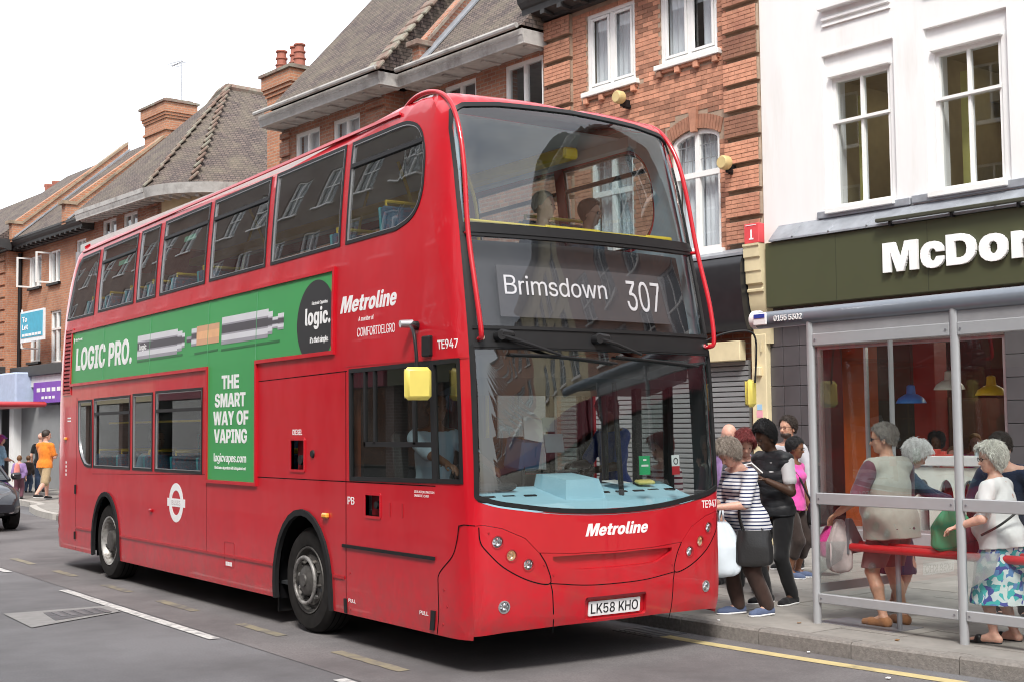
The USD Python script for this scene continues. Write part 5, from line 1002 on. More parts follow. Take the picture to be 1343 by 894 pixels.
put(fb, 'shop_fascia', MB().box(-32.9, -27, -.25, 0, 3.28, 3.62), pm('shop_fascia_white', (.66, .66, .64), rough=.5)); sg_ = put(fb, 'shop_sign', MB().box(-30.8, -27.2, -.32, -.25, 2.76, 3.40), pm('sign_purple', (.20, .05, .42), rough=.5)); put(sg_, 'lettering', MB().elev(affinity.translate(text_poly('PHONE REPAIRS', .18, 1, 0, 2.4), -31.9, 3.0), -.325, -.32).elev(affinity.translate(text_poly('unlocking', .12, 0, 0, 1.2), -31.4, 2.78), -.325, -.32), WHT) if False else put(sg_, 'lettering', MB().elev(union_all([sbox(-30.5+k*.42, 3.1, -30.22+k*.42, 3.22) for k in range(7)]+[sbox(-30.1+k*.3, 2.88, -29.9+k*.3, 2.96) for k in range(4)]), -.325, -.32), WHT)
put(fb, 'blind', MB().box(-37.5, -31.2, -.75, -.02, 2.70, 3.75, .05), pm('awning_blue', (.42, .50, .66), rough=.7)); put(fb, 'shutter', MB().box(-32.6, -28, -.05, 0, PZ, 2.7), LSHUT); put(fb, 'shutter', MB().box(-37, -33.4, -.5, -.42, PZ, 2.75), LSHUT); put(fb, 'shop_pier', MB().box(-33.0, -32.6, -.3, 0, PZ, 3.3), WPAINT)
tl = thing('letting_board', 'blue and white letting board on the orange brick building', 'sign', (-30.4, -.5, 4.6), FAC)
put(tl, 'board', MB().box(-31.35, -29.35, -.56, -.50, 4.66, 5.62), pm('board_white', (.75, .80, .82), rough=.5)); put(tl, 'face', MB().box(-31.28, -29.42, -.572, -.56, 4.79, 5.56), pm('board_blue', (.03, .36, .52), rough=.5)); put(tl, 'lettering', MB().elev(affinity.translate(text_poly('To', .17, 2, 0, .42), -31.15, 5.28), -.58, -.572), WHT); put(tl, 'lettering', MB().elev(affinity.translate(text_poly('Let', .17, 2, 0, .5), -31.15, 5.04), -.58, -.572), WHT); put(tl, 'lettering', MB().elev(union_all([sbox(-31.15+k*.28, 4.83, -30.93+k*.28, 4.91) for k in range(6)]), -.58, -.572), WHT); put(tl, 'post', MB().cone((-31.3, -.53, 4.5), (-31.3, -.02, 4.5), .03, None, 6).cone((-31.3, -.53, 4.5), (-31.3, -.53, 5.7), .03, None, 6), WFRAME)
g2 = thing('distant_chimney', 'pair of red chimney pots showing over the farthest roof', 'chimney', (-44, 5, 9), FAC); put(g2, 'shaft', MB().box(-44.8, -42.8, 4.5, 5.5, 6, 11.2), BRKO)
for k in range(2): put(g2, 'chimney_pot', MB().lathe([(.2, 0), (.17, .9), (.2, .95), (.2, 1.05), (.1, 1.05)], (-44.2+k*.9, 5, 11.2), 12), pm('terracotta', (.42, .13, .08)), 40)
fb2 = thing('end_building', 'brick terrace continuing past the far left edge', 'building', (-46, 0, PZ), FAC); put(fb2, 'wall', MB().box(-60, -38, -.3, 6, PZ, 7.8), BRKO); roofprism(fb2, -60, -38, -.5, 7.8, 3, 11.0)

# the same side of the street beyond the right edge: it shows in the bus's front
for (a0, ln, hh, mt, lab) in ((6, 10, 12, BRKF, 'brick terrace just past the right edge of the photo, mirrored in the windscreen'), (16, 12, 13.5, CREAM, 'cream terrace farther along the same pavement, mirrored in the windscreen'), (28, 14, 12.5, BRKO, 'orange brick terrace farther along the same pavement'), (42, 22, 13, BRKF, 'last brick terrace along the same pavement')):
    t = thing('terrace_building', lab, 'building', (a0+ln/2, 0, PZ), FAC); opn = [sbox(a0+.8+k*2.3, z, a0+1.95+k*2.3, z+1.75) for k in range(int((ln-.6)/2.3)) for z in (4.8, 7.6, 10.2) if z+1.9 < hh]
    wall(t, 'wall', a0, a0+ln, 3.8, hh, opn, mt); room(t, a0+.2, a0+ln-.2, 4, hh-.1, 2.5)
    for q_ in opn: b = q_.bounds; win(t, b[0], b[2], b[1], b[3], y=.1, cols=2, rows=((b[1]+b[3])/2,), fw=.07, bar=.05)
    cornice(t, a0, a0+ln, hh, hh+.4, .5, 0, CORN, bracket=0); roofprism(t, a0, a0+ln, -.4, hh+.4, 4, hh+4.5); put(t, 'rear_wall', MB().box(a0, a0+ln, 7.6, 7.9, PZ, hh), mt)
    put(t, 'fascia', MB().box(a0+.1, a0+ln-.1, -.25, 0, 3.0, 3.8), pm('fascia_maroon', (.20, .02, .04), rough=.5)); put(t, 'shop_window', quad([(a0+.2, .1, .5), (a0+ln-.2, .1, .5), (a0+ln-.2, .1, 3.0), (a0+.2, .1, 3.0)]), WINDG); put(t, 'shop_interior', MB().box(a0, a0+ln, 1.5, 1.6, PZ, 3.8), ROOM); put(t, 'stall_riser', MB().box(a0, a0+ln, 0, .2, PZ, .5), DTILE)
# ------------------------------------------------------------ street
ASPH = pm('asphalt', (.168, .168, .176), rough=.9, var=.34, scale=70, bump=.5, bscale=220, alt=(.105, .104, .108), altscale=.45, altpos=(.4, .65), spec=.3)
ASPHB = pm('asphalt_bay', (.168, .158, .159), rough=.9, var=.36, scale=70, bump=.5, bscale=220, alt=(.108, .10, .102), altscale=.6, altpos=(.4, .65), spec=.3)
PAVE = pm('paving_concrete', (.27, .255, .235), rough=.9, var=.14, scale=5, bump=.3, bscale=90, rand=.10, alt=(.21, .20, .185), altscale=1.3, altpos=(.48, .7), spec=.25)
KERB = pm('kerb_granite', (.20, .185, .17), rough=.85, var=.28, scale=30, bump=.6, bscale=70, rand=.14)
def flat(pts, z): return MB().raw([(x, y, z) for x, y in pts], [tuple(range(len(pts)))] if len(pts) == 4 else [(0, k, k+1) for k in range(1, len(pts)-1)])
top('road', flat([(-60, -60), (60, -60), (60, 90), (-60, 90)], 0.), ASPH, 'grey asphalt road', kind='structure')
top('bus_bay', flat([(-1.95, -14), (1.5, -14), (1.5, 60), (-1.95, 60)], .004), ASPHB, 'slightly redder asphalt of the bus bay', kind='structure')
kl = [(3.0, -18.), (1.72, -2.4), (1.60, -1.4), (1.50, -.5), (1.44, .4), (1.42, 1.4), (1.42, 18.5), (1.42, 20.6)]
def kx(y): return float(np.interp(y, [q[1] for q in kl], [q[0] for q in kl]))
nf = FAC.world(np.array([(20, .2, 0), (-60, .2, 0)]))
kpoly = [(kx(y)+.14, y) for y in (-18, -2.4, -1.4, -.5, .4, 1.4, 18.5, 21)]
base = Polygon([(kx(y)+.12, y) for y in (-18, -2.4, -1.4, -.5, .4, 1.4, 18.5, 22)]+[(1.9, 24), (2.4, 26), (2.4, 75), tuple(nf[1][:2]+[3, 0]), tuple(nf[0][:2]+[1, 0]), (9, -18)]).buffer(0)
pav = top('pavement', MB().prism(base, -.2, PZ-.012), MORT, 'concrete slab pavement', kind='structure')
# slabs: real joints as far as they can be told apart
front_line = Polygon([(kx(y)+.155, y) for y in np.arange(-6, 21, .2)]+[tuple(FAC.world(np.array([a, -.06, 0]))[:2]) for a in (-19, 10)]).buffer(0)
ang = -FAC.rot; n_sl = 0; far_sl = MB(); rng2 = np.random.default_rng(3)
for r, yy in enumerate(np.arange(-6, 20, .62)):
    for c_ in range(12):
        xx = 1.5+c_*.92+(.46 if r % 2 else 0)-.4
        cell = affinity.rotate(sbox(xx+.004, yy+.004, xx+.916, yy+.616), 4.0, origin=(1.5, 0)).intersection(front_line)
        if cell.area < .03 or cell.geom_type != 'Polygon': continue
        z1 = PZ+rng2.uniform(-.0025, .0025); g = MB().prism(cell, PZ-.05, z1)
        if yy < 6 and n_sl < 130: put(pav, 'slab', g, PAVE); n_sl += 1
        else: far_sl.add(g.get())
put(pav, 'slabs', far_sl, PAVE, kind='stuff')
far = Polygon([(1.56, 20.2), (1.9, 24), (2.4, 26), (2.4, 75), tuple(nf[1][:2]), tuple(FAC.world(np.array([-18.6, -.06, 0]))[:2])]); top('far_pavement', MB().prism(far.buffer(0), -.1, PZ-.004), PAVE, 'far stretch of pavement', kind='structure')
kb = thing('kerb', 'granite kerb stones along the pavement', None, (1.5, 0, 0), kind='structure')
ys = list(np.arange(-9.2, 21, .92))
for i in range(len(ys)-1):
    y0, y1 = ys[i]+.005, ys[i+1]-.005; x0, x1 = kx(y0), kx(y1); z = PZ+rng2.uniform(-.004, .004)
    put(kb, 'kerb_stone', MB().add(m3.Manifold.hull_points(np.array([(x0, y0, -.05), (x1, y1, -.05), (x0+.004, y0, z-.02), (x1+.004, y1, z-.02), (x0+.022, y0, z), (x1+.022, y1, z), (x0+.15, y0, z), (x1+.15, y1, z), (x0+.15, y0, -.05), (x1+.15, y1, -.05)]))), KERB)
put(kb, 'kerb_end', MB().prism(LineString(catmull([(1.49, 20.5), (1.60, 22.0), (1.95, 24), (2.45, 26.2), (2.45, 40)], 6)).buffer(.08), -.05, PZ+.003), pm('kerb_pale', (.42, .40, .37), rough=.85), label='pale dropped kerb at the side road')
# markings
WM = pm('road_paint_white', (.55, .55, .53), rough=.75, var=.15, scale=10, bump=.3, bscale=120, alt=(.28, .28, .28), altscale=11, altpos=(.42, .62))
YM = pm('road_paint_yellow', (.50, .41, .20), rough=.75, var=.15, scale=10, alt=(.22, .18, .11), altscale=5, altpos=(.50, .72))
YF = pm('road_paint_faded', (.24, .21, .145), rough=.8, var=.2, scale=10, alt=(.13, .12, .11), altscale=5, altpos=(.42, .62))
rng3 = np.random.default_rng(5)
def dash(x, y0, y1, w, z): 
    n = 12; t = np.linspace(y0, y1, n); L_ = [(x-w/2+rng3.uniform(-.006, .006), y) for y in t]; R_ = [(x+w/2+rng3.uniform(-.006, .006), y) for y in t]
    return MB().raw([(a, b, z) for a, b in L_+R_], [(k, n+k, n+k+1, k+1) for k in range(n-1)])
for i, (y0, y1) in enumerate(((3.16, 7.71), (10.2, 14.7), (-4.0, .80), (17.4, 21.9), (24, 28.5))): top('lane_dash', dash(-2.04, y0, y1, .105, .008), WM, ['white lane dash in the middle of the left foreground', 'white lane dash cut by the left edge behind the rear wheel', 'white lane dash at the bottom edge of the photo', 'white lane dash beyond the dark car', 'farthest white lane dash'][i], 'road marking')
for i, (y0, y1) in enumerate(((11.05, 12.1), (9.1, 9.95), (7.0, 7.9), (5.0, 6.04), (2.94, 3.88), (.79, 1.9), (-1.3, -.3), (13.1, 14.1))): top('bay_dash', dash(-1.495, y0, y1, .11, .008), YF, ['faded yellow bay dash behind the rear corner of the bus', 'faded yellow bay dash left of the rear wheel', 'faded yellow bay dash right of the rear wheel shadow', 'faded yellow bay dash above the white lane dash', 'faded yellow bay dash left of the front wheel', 'faded yellow bay dash nearest the camera under the front corner', 'faded yellow bay dash below the photo', 'farthest faded yellow bay dash'][i], 'road marking')
yl = MB(); Y_ = np.linspace(.9, -9, 30); xl = [kx(y)-.29 for y in Y_]; n = 30
yl.raw([(x-.065+rng3.uniform(-.004, .004), y, .008) for x, y in zip(xl, Y_)]+[(x+.065+rng3.uniform(-.004, .004), y, .008) for x, y in zip(xl, Y_)], [(k, k+1, n+k+1, n+k) for k in range(n-1)])
top('yellow_line', yl, YM, 'yellow line along the kerb in the right foreground', 'road marking')
top('yellow_dash', dash(.9, 21.5, 24.5, .12, .008), YM, 'yellow dash by the pale kerb at the far left', 'road marking')
top('road_patch', flat([(-3.15, 4.88), (-2.12, 5.44), (-2.08, 5.98), (-3.12, 6.05)], .0085), pm('patch_concrete', (.215, .213, .21), rough=.9, var=.15, scale=8), 'pale patch of repaired road in the left foreground', 'patch')
mh = thing('manhole_cover', 'rectangular iron cover in the pale road patch', 'manhole cover', (-2.5, 5.5, .01)); put(mh, 'frame', MB().prism(Polygon([(-2.84, 5.2), (-2.2, 5.46), (-2.2, 5.84), (-2.78, 5.84)]), .006, .012), pm('iron_grey', (.10, .10, .105), rough=.6, metal=.3, var=.2))
for k in range(5): put(mh, 'rib', MB().box(-2.72+k*.11, -2.66+k*.11, 5.42, 5.78, .012, .017), pm('iron_rib', (.14, .14, .145), rough=.5, metal=.3))
dg = thing('drain_grate', 'iron drain grate at the kerb beside the front corner of the bus', 'drain', (1.2, 1.1, .0)); put(dg, 'frame', MB().prism(sbox(1.0, .8, 1.4, 1.35), .0, .0095), pm('iron_grey', (.10, .10, .105)))
for k in range(7): put(dg, 'bar', MB().box(1.03, 1.37, .845+k*.07, .875+k*.07, .0095, .016), pm('iron_rib', (.14, .14, .145)))
rngl = np.random.default_rng(11)
for k in range(6):
    y = -2.2+k*.55; P_ = (kx(y)-.06+rngl.uniform(-.5, .35) if k % 2 else kx(y)+.3+rngl.uniform(0, .3), y); z = .008 if P_[0] < kx(y) else PZ
    top('litter', MB().rbox((P_[0], P_[1], z+.008), (.035, .025, .008), (rngl.uniform(-15, 15), 5, rngl.uniform(0, 90)), .002), WHT if k % 2 else pm('leaf_brown', (.22, .12, .05)), 'tiny scraps of litter by the kerb', 'litter', group='scraps of litter along the kerb')
# ------------------------------------------------------------ bus shelter on the right
SH = pm('shelter_grey', (.40, .41, .425), rough=.35, metal=.25, var=.05); SHD = pm('shelter_dark', (.20, .20, .22), rough=.5, metal=.3, var=.1); REDR = pm('bench_red', (.62, .02, .025), rough=.35, coat=.4)
SG = glassm('shelter_glass', (.90, .93, .92), base=.085, dirt=.012)
sdir = math.radians(-1.8)
SHF = Frame((2.11, -.08, PZ), -math.pi/2-sdir*0+math.radians(2.0))        # x: along the kerb towards the camera, y: into the pavement
sh = thing('bus_shelter', 'grey tubular bus shelter with glass panels and a red perch rail', 'bus shelter', (0, 0, 0), SHF)
for i, x in enumerate((0, 1.445, 2.89)):
    put(sh, 'post', MB().cone((x, 0, -.02), (x, 0, 2.60), .036, None, 18), SH, 40); 
put(sh, 'roof_tube', MB().cone((-.60, .02, 2.65), (4.4, .02, 2.65), .076, None, 28), pm('tube_blue_grey', (.21, .235, .27), rough=.28, metal=.35, var=.06), 40); put(sh, 'roof_tube_end', MB().cone((-.66, .02, 2.66), (-.60, .02, 2.66), .085, None, 24), WHT, 40)
put(sh, 'roof_light', MB().box(-.60, -.44, -.075, -.06, 2.60, 2.71, .01), WHT); put(sh, 'roof_mark', MB().box(-.585, -.46, -.08, -.074, 2.665, 2.70), pm('mark_blue', (.03, .06, .35), rough=.5))
put(sh, 'stop_number', MB().elev(affinity.translate(text_poly('0155 5302', .05, 1, 0, .32), -.36, 2.625), -.068, -.060), WHT)
put(sh, 'roof', MB().add(m3.Manifold.hull_points(np.array([(x, y, z) for x in (-.55, 4.4) for y, z in ((.08, 2.66), (.08, 2.69), (1.3, 2.74), (1.3, 2.77))]))), glassm('shelter_roof', (.80, .83, .83), base=.06, dirt=.15)); put(sh, 'roof_edge', MB().cone((-.5, 1.32, 2.755), (4.4, 1.32, 2.755), .045, None, 14), pm('shelter_red_edge', (.45, .04, .05), rough=.4), 40)
for x0, x1 in ((.036, 1.409), (1.481, 2.854)):
    put(sh, 'top_panel', MB().box(x0, x1, -.012, .012, 2.49, 2.58), pm('top_panel_grey', (.27, .27, .28), rough=.45)); put(sh, 'rail', MB().box(x0, x1, -.022, .022, 2.39, 2.49, .005), SH); put(sh, 'rail', MB().box(x0, x1, -.025, .025, 1.02, 1.12, .006), SH); put(sh, 'rail', MB().box(x0, x1, -.025, .025, .18, .26, .006), SH)
    put(sh, 'pane', quad([(x0, 0, 1.12), (x1, 0, 1.12), (x1, 0, 2.39), (x0, 0, 2.39)]), SG); put(sh, 'pane', quad([(x0, 0, .26), (x1, 0, .26), (x1, 0, 1.02), (x0, 0, 1.02)]), SG)
    for z in (2.44, 1.07, .22):
        for x in (x0+.03, x1-.03): put(sh, 'bolt', MB().cone((x, -.026, z), (x, -.03, z), .009, None, 8), SHD)
    put(sh, 'frosted_mark', MB().elev(Polygon([(x0+.01, .42), (x0+.24, .56), (x0+.30, .72), (x0+.01, .70)]), -.005, -.004), glassm('frosting', (.80, .84, .84), base=.10, rough=.5, dirt=.55))
put(sh, 'end_panel_frame', MB().box(-.02, .0, .05, 1.15, .26, .335).box(-.02, .0, 1.10, 1.15, -.02, 2.6), SH); put(sh, 'pane', quad([(-.01, .05, .335), (-.01, 1.1, .335), (-.01, 1.1, 2.3), (-.01, .05, 2.3)]), SG)
put(sh, 'base_plate', MB().box(-.05, .75, .05, .45, .0, .006), SHD)
put(sh, 'perch_rail', MB().cone((.13, .15, .66), (4.2, .15, .66), .034, None, 18), REDR, 40); put(sh, 'perch_rail', MB().cone((.20, .27, .675), (4.2, .27, .675), .030, None, 18), REDR, 40)
for x in (.24, 2.3): put(sh, 'perch_bracket', MB().add(m3.Manifold.hull_points(np.array([(x+dx, y, z) for dx in (-.022, .022) for y, z in ((.11, .60), (.31, .61), (.11, .69), (.31, .70), (.13, .90), (.17, .90))]))), pm('bracket_grey', (.16, .18, .20), rough=.5)); put(sh, 'perch_post', MB().cone((x+.45, .21, 0), (x+.45, .21, .65), .022, None, 12), SHD)

# ------------------------------------------------------------ people: one skin surface each (smooth union of tapered bones), clothes as shells over it
def nets(F, org, h):
    """surface nets: the zero surface of the sampled field F"""
    S = F < 0; nx, ny, nz = F.shape
    c = [S[i:nx-1+i, j:ny-1+j, k:nz-1+k] for i in (0, 1) for j in (0, 1) for k in (0, 1)]
    n = sum(x.astype(np.int8) for x in c); I = np.argwhere((n > 0) & (n < 8)); idx = -np.ones((nx-1, ny-1, nz-1), np.int64); idx[tuple(I.T)] = np.arange(len(I))
    acc = np.zeros((len(I), 3)); cnt = np.zeros(len(I))
    offs = np.array([(i, j, k) for i in (0, 1) for j in (0, 1) for k in (0, 1)])
    V = np.stack([F[tuple((I+o).T)] for o in offs], 1)
    for a in range(8):
        for b in range(a+1, 8):
            if np.abs(offs[a]-offs[b]).sum() != 1: continue
            va, vb = V[:, a], V[:, b]; m = (va < 0) != (vb < 0); t = np.where(m, va/np.where(m, va-vb, 1), 0)
            acc += np.where(m[:, None], offs[a]+(offs[b]-offs[a])*t[:, None], 0); cnt += m
    P = org+(I+acc/cnt[:, None])*h; f = []
    for ax in range(3):
        u, v = (ax+1) % 3, (ax+2) % 3; sl0 = [slice(None)]*3; sl1 = [slice(None)]*3; sl0[ax] = slice(0, -1); sl1[ax] = slice(1, None)
        E = np.argwhere(S[tuple(sl0)] != S[tuple(sl1)]); E = E[(E[:, u] > 0) & (E[:, v] > 0) & (E[:, u] < F.shape[u]-1) & (E[:, v] < F.shape[v]-1)]
        eu, ev = np.eye(3, dtype=int)[u], np.eye(3, dtype=int)[v]
        q = np.stack([idx[tuple((E-eu-ev).T)], idx[tuple((E-ev).T)], idx[tuple(E.T)], idx[tuple((E-eu).T)]], 1)
        ins = S[tuple(E.T)]; f.append(np.where(ins[:, None], q, q[:, ::-1]))
    return P, np.vstack(f)
def rc(a, b, ra, rb=None, k=.02, flat=None): return ('c', np.asarray(a, float), np.asarray(b, float), ra, ra if rb is None else rb, k, flat)
def el(c, r, R=None, k=.015): return ('e', np.asarray(c, float), np.asarray(r, float), np.eye(3) if R is None else R, 0, k, None)
def field_mesh(prims, h, cuts=(), wob=0., seed=0, smooth_it=0):
    lo = np.min([np.minimum(p[1], p[2])-max(p[3], p[4]) if p[0] == 'c' else p[1]-p[2].max() for p in prims], 0)-3*h; hi = np.max([np.maximum(p[1], p[2])+max(p[3], p[4]) if p[0] == 'c' else p[1]+p[2].max() for p in prims], 0)+3*h
    n = np.ceil((hi-lo)/h).astype(int)+1; F = np.full(n, .2, np.float32); ax = [lo[i]+h*np.arange(n[i]) for i in range(3)]
    for p in prims:
        k = p[5]; m = k*2+3*h
        if p[0] == 'c': r = max(p[3], p[4])/(min(1, p[6][1]) if p[6] else 1)*1.0; a0, a1 = np.minimum(p[1], p[2])-r-m, np.maximum(p[1], p[2])+r+m
        else: a0, a1 = p[1]-p[2].max()-m, p[1]+p[2].max()+m
        i0 = np.maximum(((a0-lo)/h).astype(int), 0); i1 = np.minimum(((a1-lo)/h).astype(int)+2, n)
        sl = tuple(slice(i0[i], i1[i]) for i in range(3)); X = np.stack(np.meshgrid(*[ax[i][sl[i]] for i in range(3)], indexing='ij'), -1)
        if p[0] == 'c':
            d = X-p[1]; b = p[2]-p[1]
            if p[6]:
                nn, f = p[6]; nn = np.asarray(nn, float); d = d+(d@nn)[..., None]*nn*(1/f-1); b = b+(b@nn)*nn*(1/f-1)
            L = b@b; t = np.clip((d@b)/L, 0, 1) if L > 1e-9 else 0*d[..., 0]
            D = np.sqrt(((d-t[..., None]*b)**2).sum(-1))-(p[3]+(p[4]-p[3])*t)
            if p[6]: D = D*(.5+.5*p[6][1])
        else:
            d = (X-p[1])@p[3]; k0 = np.sqrt(((d/p[2])**2).sum(-1)); k1 = np.sqrt(((d/p[2]**2)**2).sum(-1)); D = k0*(k0-1)/np.maximum(k1, 1e-6)
        o = F[sl]; hh = np.clip(.5+.5*(o-D)/k, 0, 1); F[sl] = D*hh+o*(1-hh)-k*hh*(1-hh)
    if len(cuts):
        X = np.stack(np.meshgrid(*ax, indexing='ij'), -1)
        for pt, nn in cuts: nn = np.asarray(nn, float)/np.linalg.norm(nn); F = np.maximum(F, ((X-np.asarray(pt))@nn).astype(np.float32))
    F[0], F[-1], F[:, 0], F[:, -1], F[:, :, 0], F[:, :, -1] = .1, .1, .1, .1, .1, .1
    v, f = nets(F, lo, h)
    if wob:
        _, _, nr = meshkit.arrays((v, f), True); q = v*np.array([9., 9., 5.]); w = meshkit.fbm(q+seed*7.3, 3, seed)-.5
        fold = np.abs(meshkit.noise(v*np.array([14., 14., 4.])+seed*3.1, seed+5)-.5)*2
        v = v+nr*((w*1.2-.35*(1-fold))*wob)[:, None]
    return v, f
def ik(a, c, l1, l2, pole):
    a, c, pole = map(lambda q: np.asarray(q, float), (a, c, pole)); d = c-a; L = np.linalg.norm(d); Lm = min(L, (l1+l2)*.995); u = d/max(L, 1e-6); c = a+u*Lm
    x = (l1*l1-l2*l2+Lm*Lm)/(2*Lm); y = math.sqrt(max(l1*l1-x*x, 0)); p = pole-u*(pole@u); p /= np.linalg.norm(p)+1e-9
    return a+u*x+p*y, c
SKIN = {'pale': pm('skin_pale', (.60, .34, .26), rough=.5, var=.14, scale=28, coords='object', sss=.2, bump=.12, bscale=160), 'tan': pm('skin_tan', (.50, .27, .185), rough=.5, var=.14, scale=28, coords='object', sss=.2, bump=.12, bscale=160), 'brown': pm('skin_brown', (.17, .075, .04), rough=.45, var=.08, scale=20, coords='object'), 'dark': pm('skin_dark', (.075, .035, .02), rough=.42, var=.08, scale=20, coords='object')}
def cloth(name, c, var=.16, rough=.92): return pm('cloth_'+name, c, rough=rough, var=var, scale=18, sheen=.2, spec=.15, coords='object', bump=.15, bscale=300)
def hairm(name, c): return pm('hair_'+name, c, rough=.55, var=.45, scale=40, coords='object', bump=.6, bscale=90, stretch=(1, 1, .35))
DARKEYE = pm('eye_dark', (.02, .015, .012), rough=.2, var=0)
def stripes(name, c1, c2, freq):
    if name in MATS: return MATS[name]
    N = {'g': ('texture_coordinate', {}), 's': ('separate_xyz', {}), 'm': ('math', {'math_type': 'multiply', 'value2': freq}), 'f': ('math', {'math_type': 'fraction'}), 'l': ('math', {'math_type': 'less_than', 'value2': .38}), 'x': ('mix', {'color1': c1, 'color2': c2}), 'p': ('principled_bsdf', {'roughness': .9})}
    MATS[name] = usdkit.material(stage, f'/World/Looks/{name}', N, [('g.object', 's.vector'), ('s.z', 'm.value1'), ('m.value', 'f.value1'), ('f.value', 'l.value1'), ('l.value', 'x.fac'), ('x.color', 'p.base_color')], surface='p.BSDF'); return MATS[name]
def floral(name):
    if name in MATS: return MATS[name]
    N = {'g': ('texture_coordinate', {}), 'n': ('noise_texture', {'scale': 9., 'detail': 2.}), 'v': ('voronoi_texture', {'scale': 24.}), 'mm': ('mix', {'mix_type': 'add', 'fac': .12}), 's': ('separate_color', {}), 'r': ('rgb_ramp', {'interpolate': False, 'ramp': [(0, (.60, .68, .68)), (.30, (.05, .42, .42)), (.50, (.06, .07, .30)), (.66, (.55, .64, .66)), (.78, (.04, .28, .32)), (.90, (.10, .22, .46))]}), 'p': ('principled_bsdf', {'roughness': .85})}
    MATS[name] = usdkit.material(stage, f'/World/Looks/{name}', N, [('g.object', 'n.vector'), ('g.object', 'mm.color1'), ('n.color', 'mm.color2'), ('mm.color', 'v.vector'), ('v.color', 's.color'), ('s.r', 'r.fac'), ('r.color', 'p.base_color')], surface='p.BSDF'); return MATS[name]

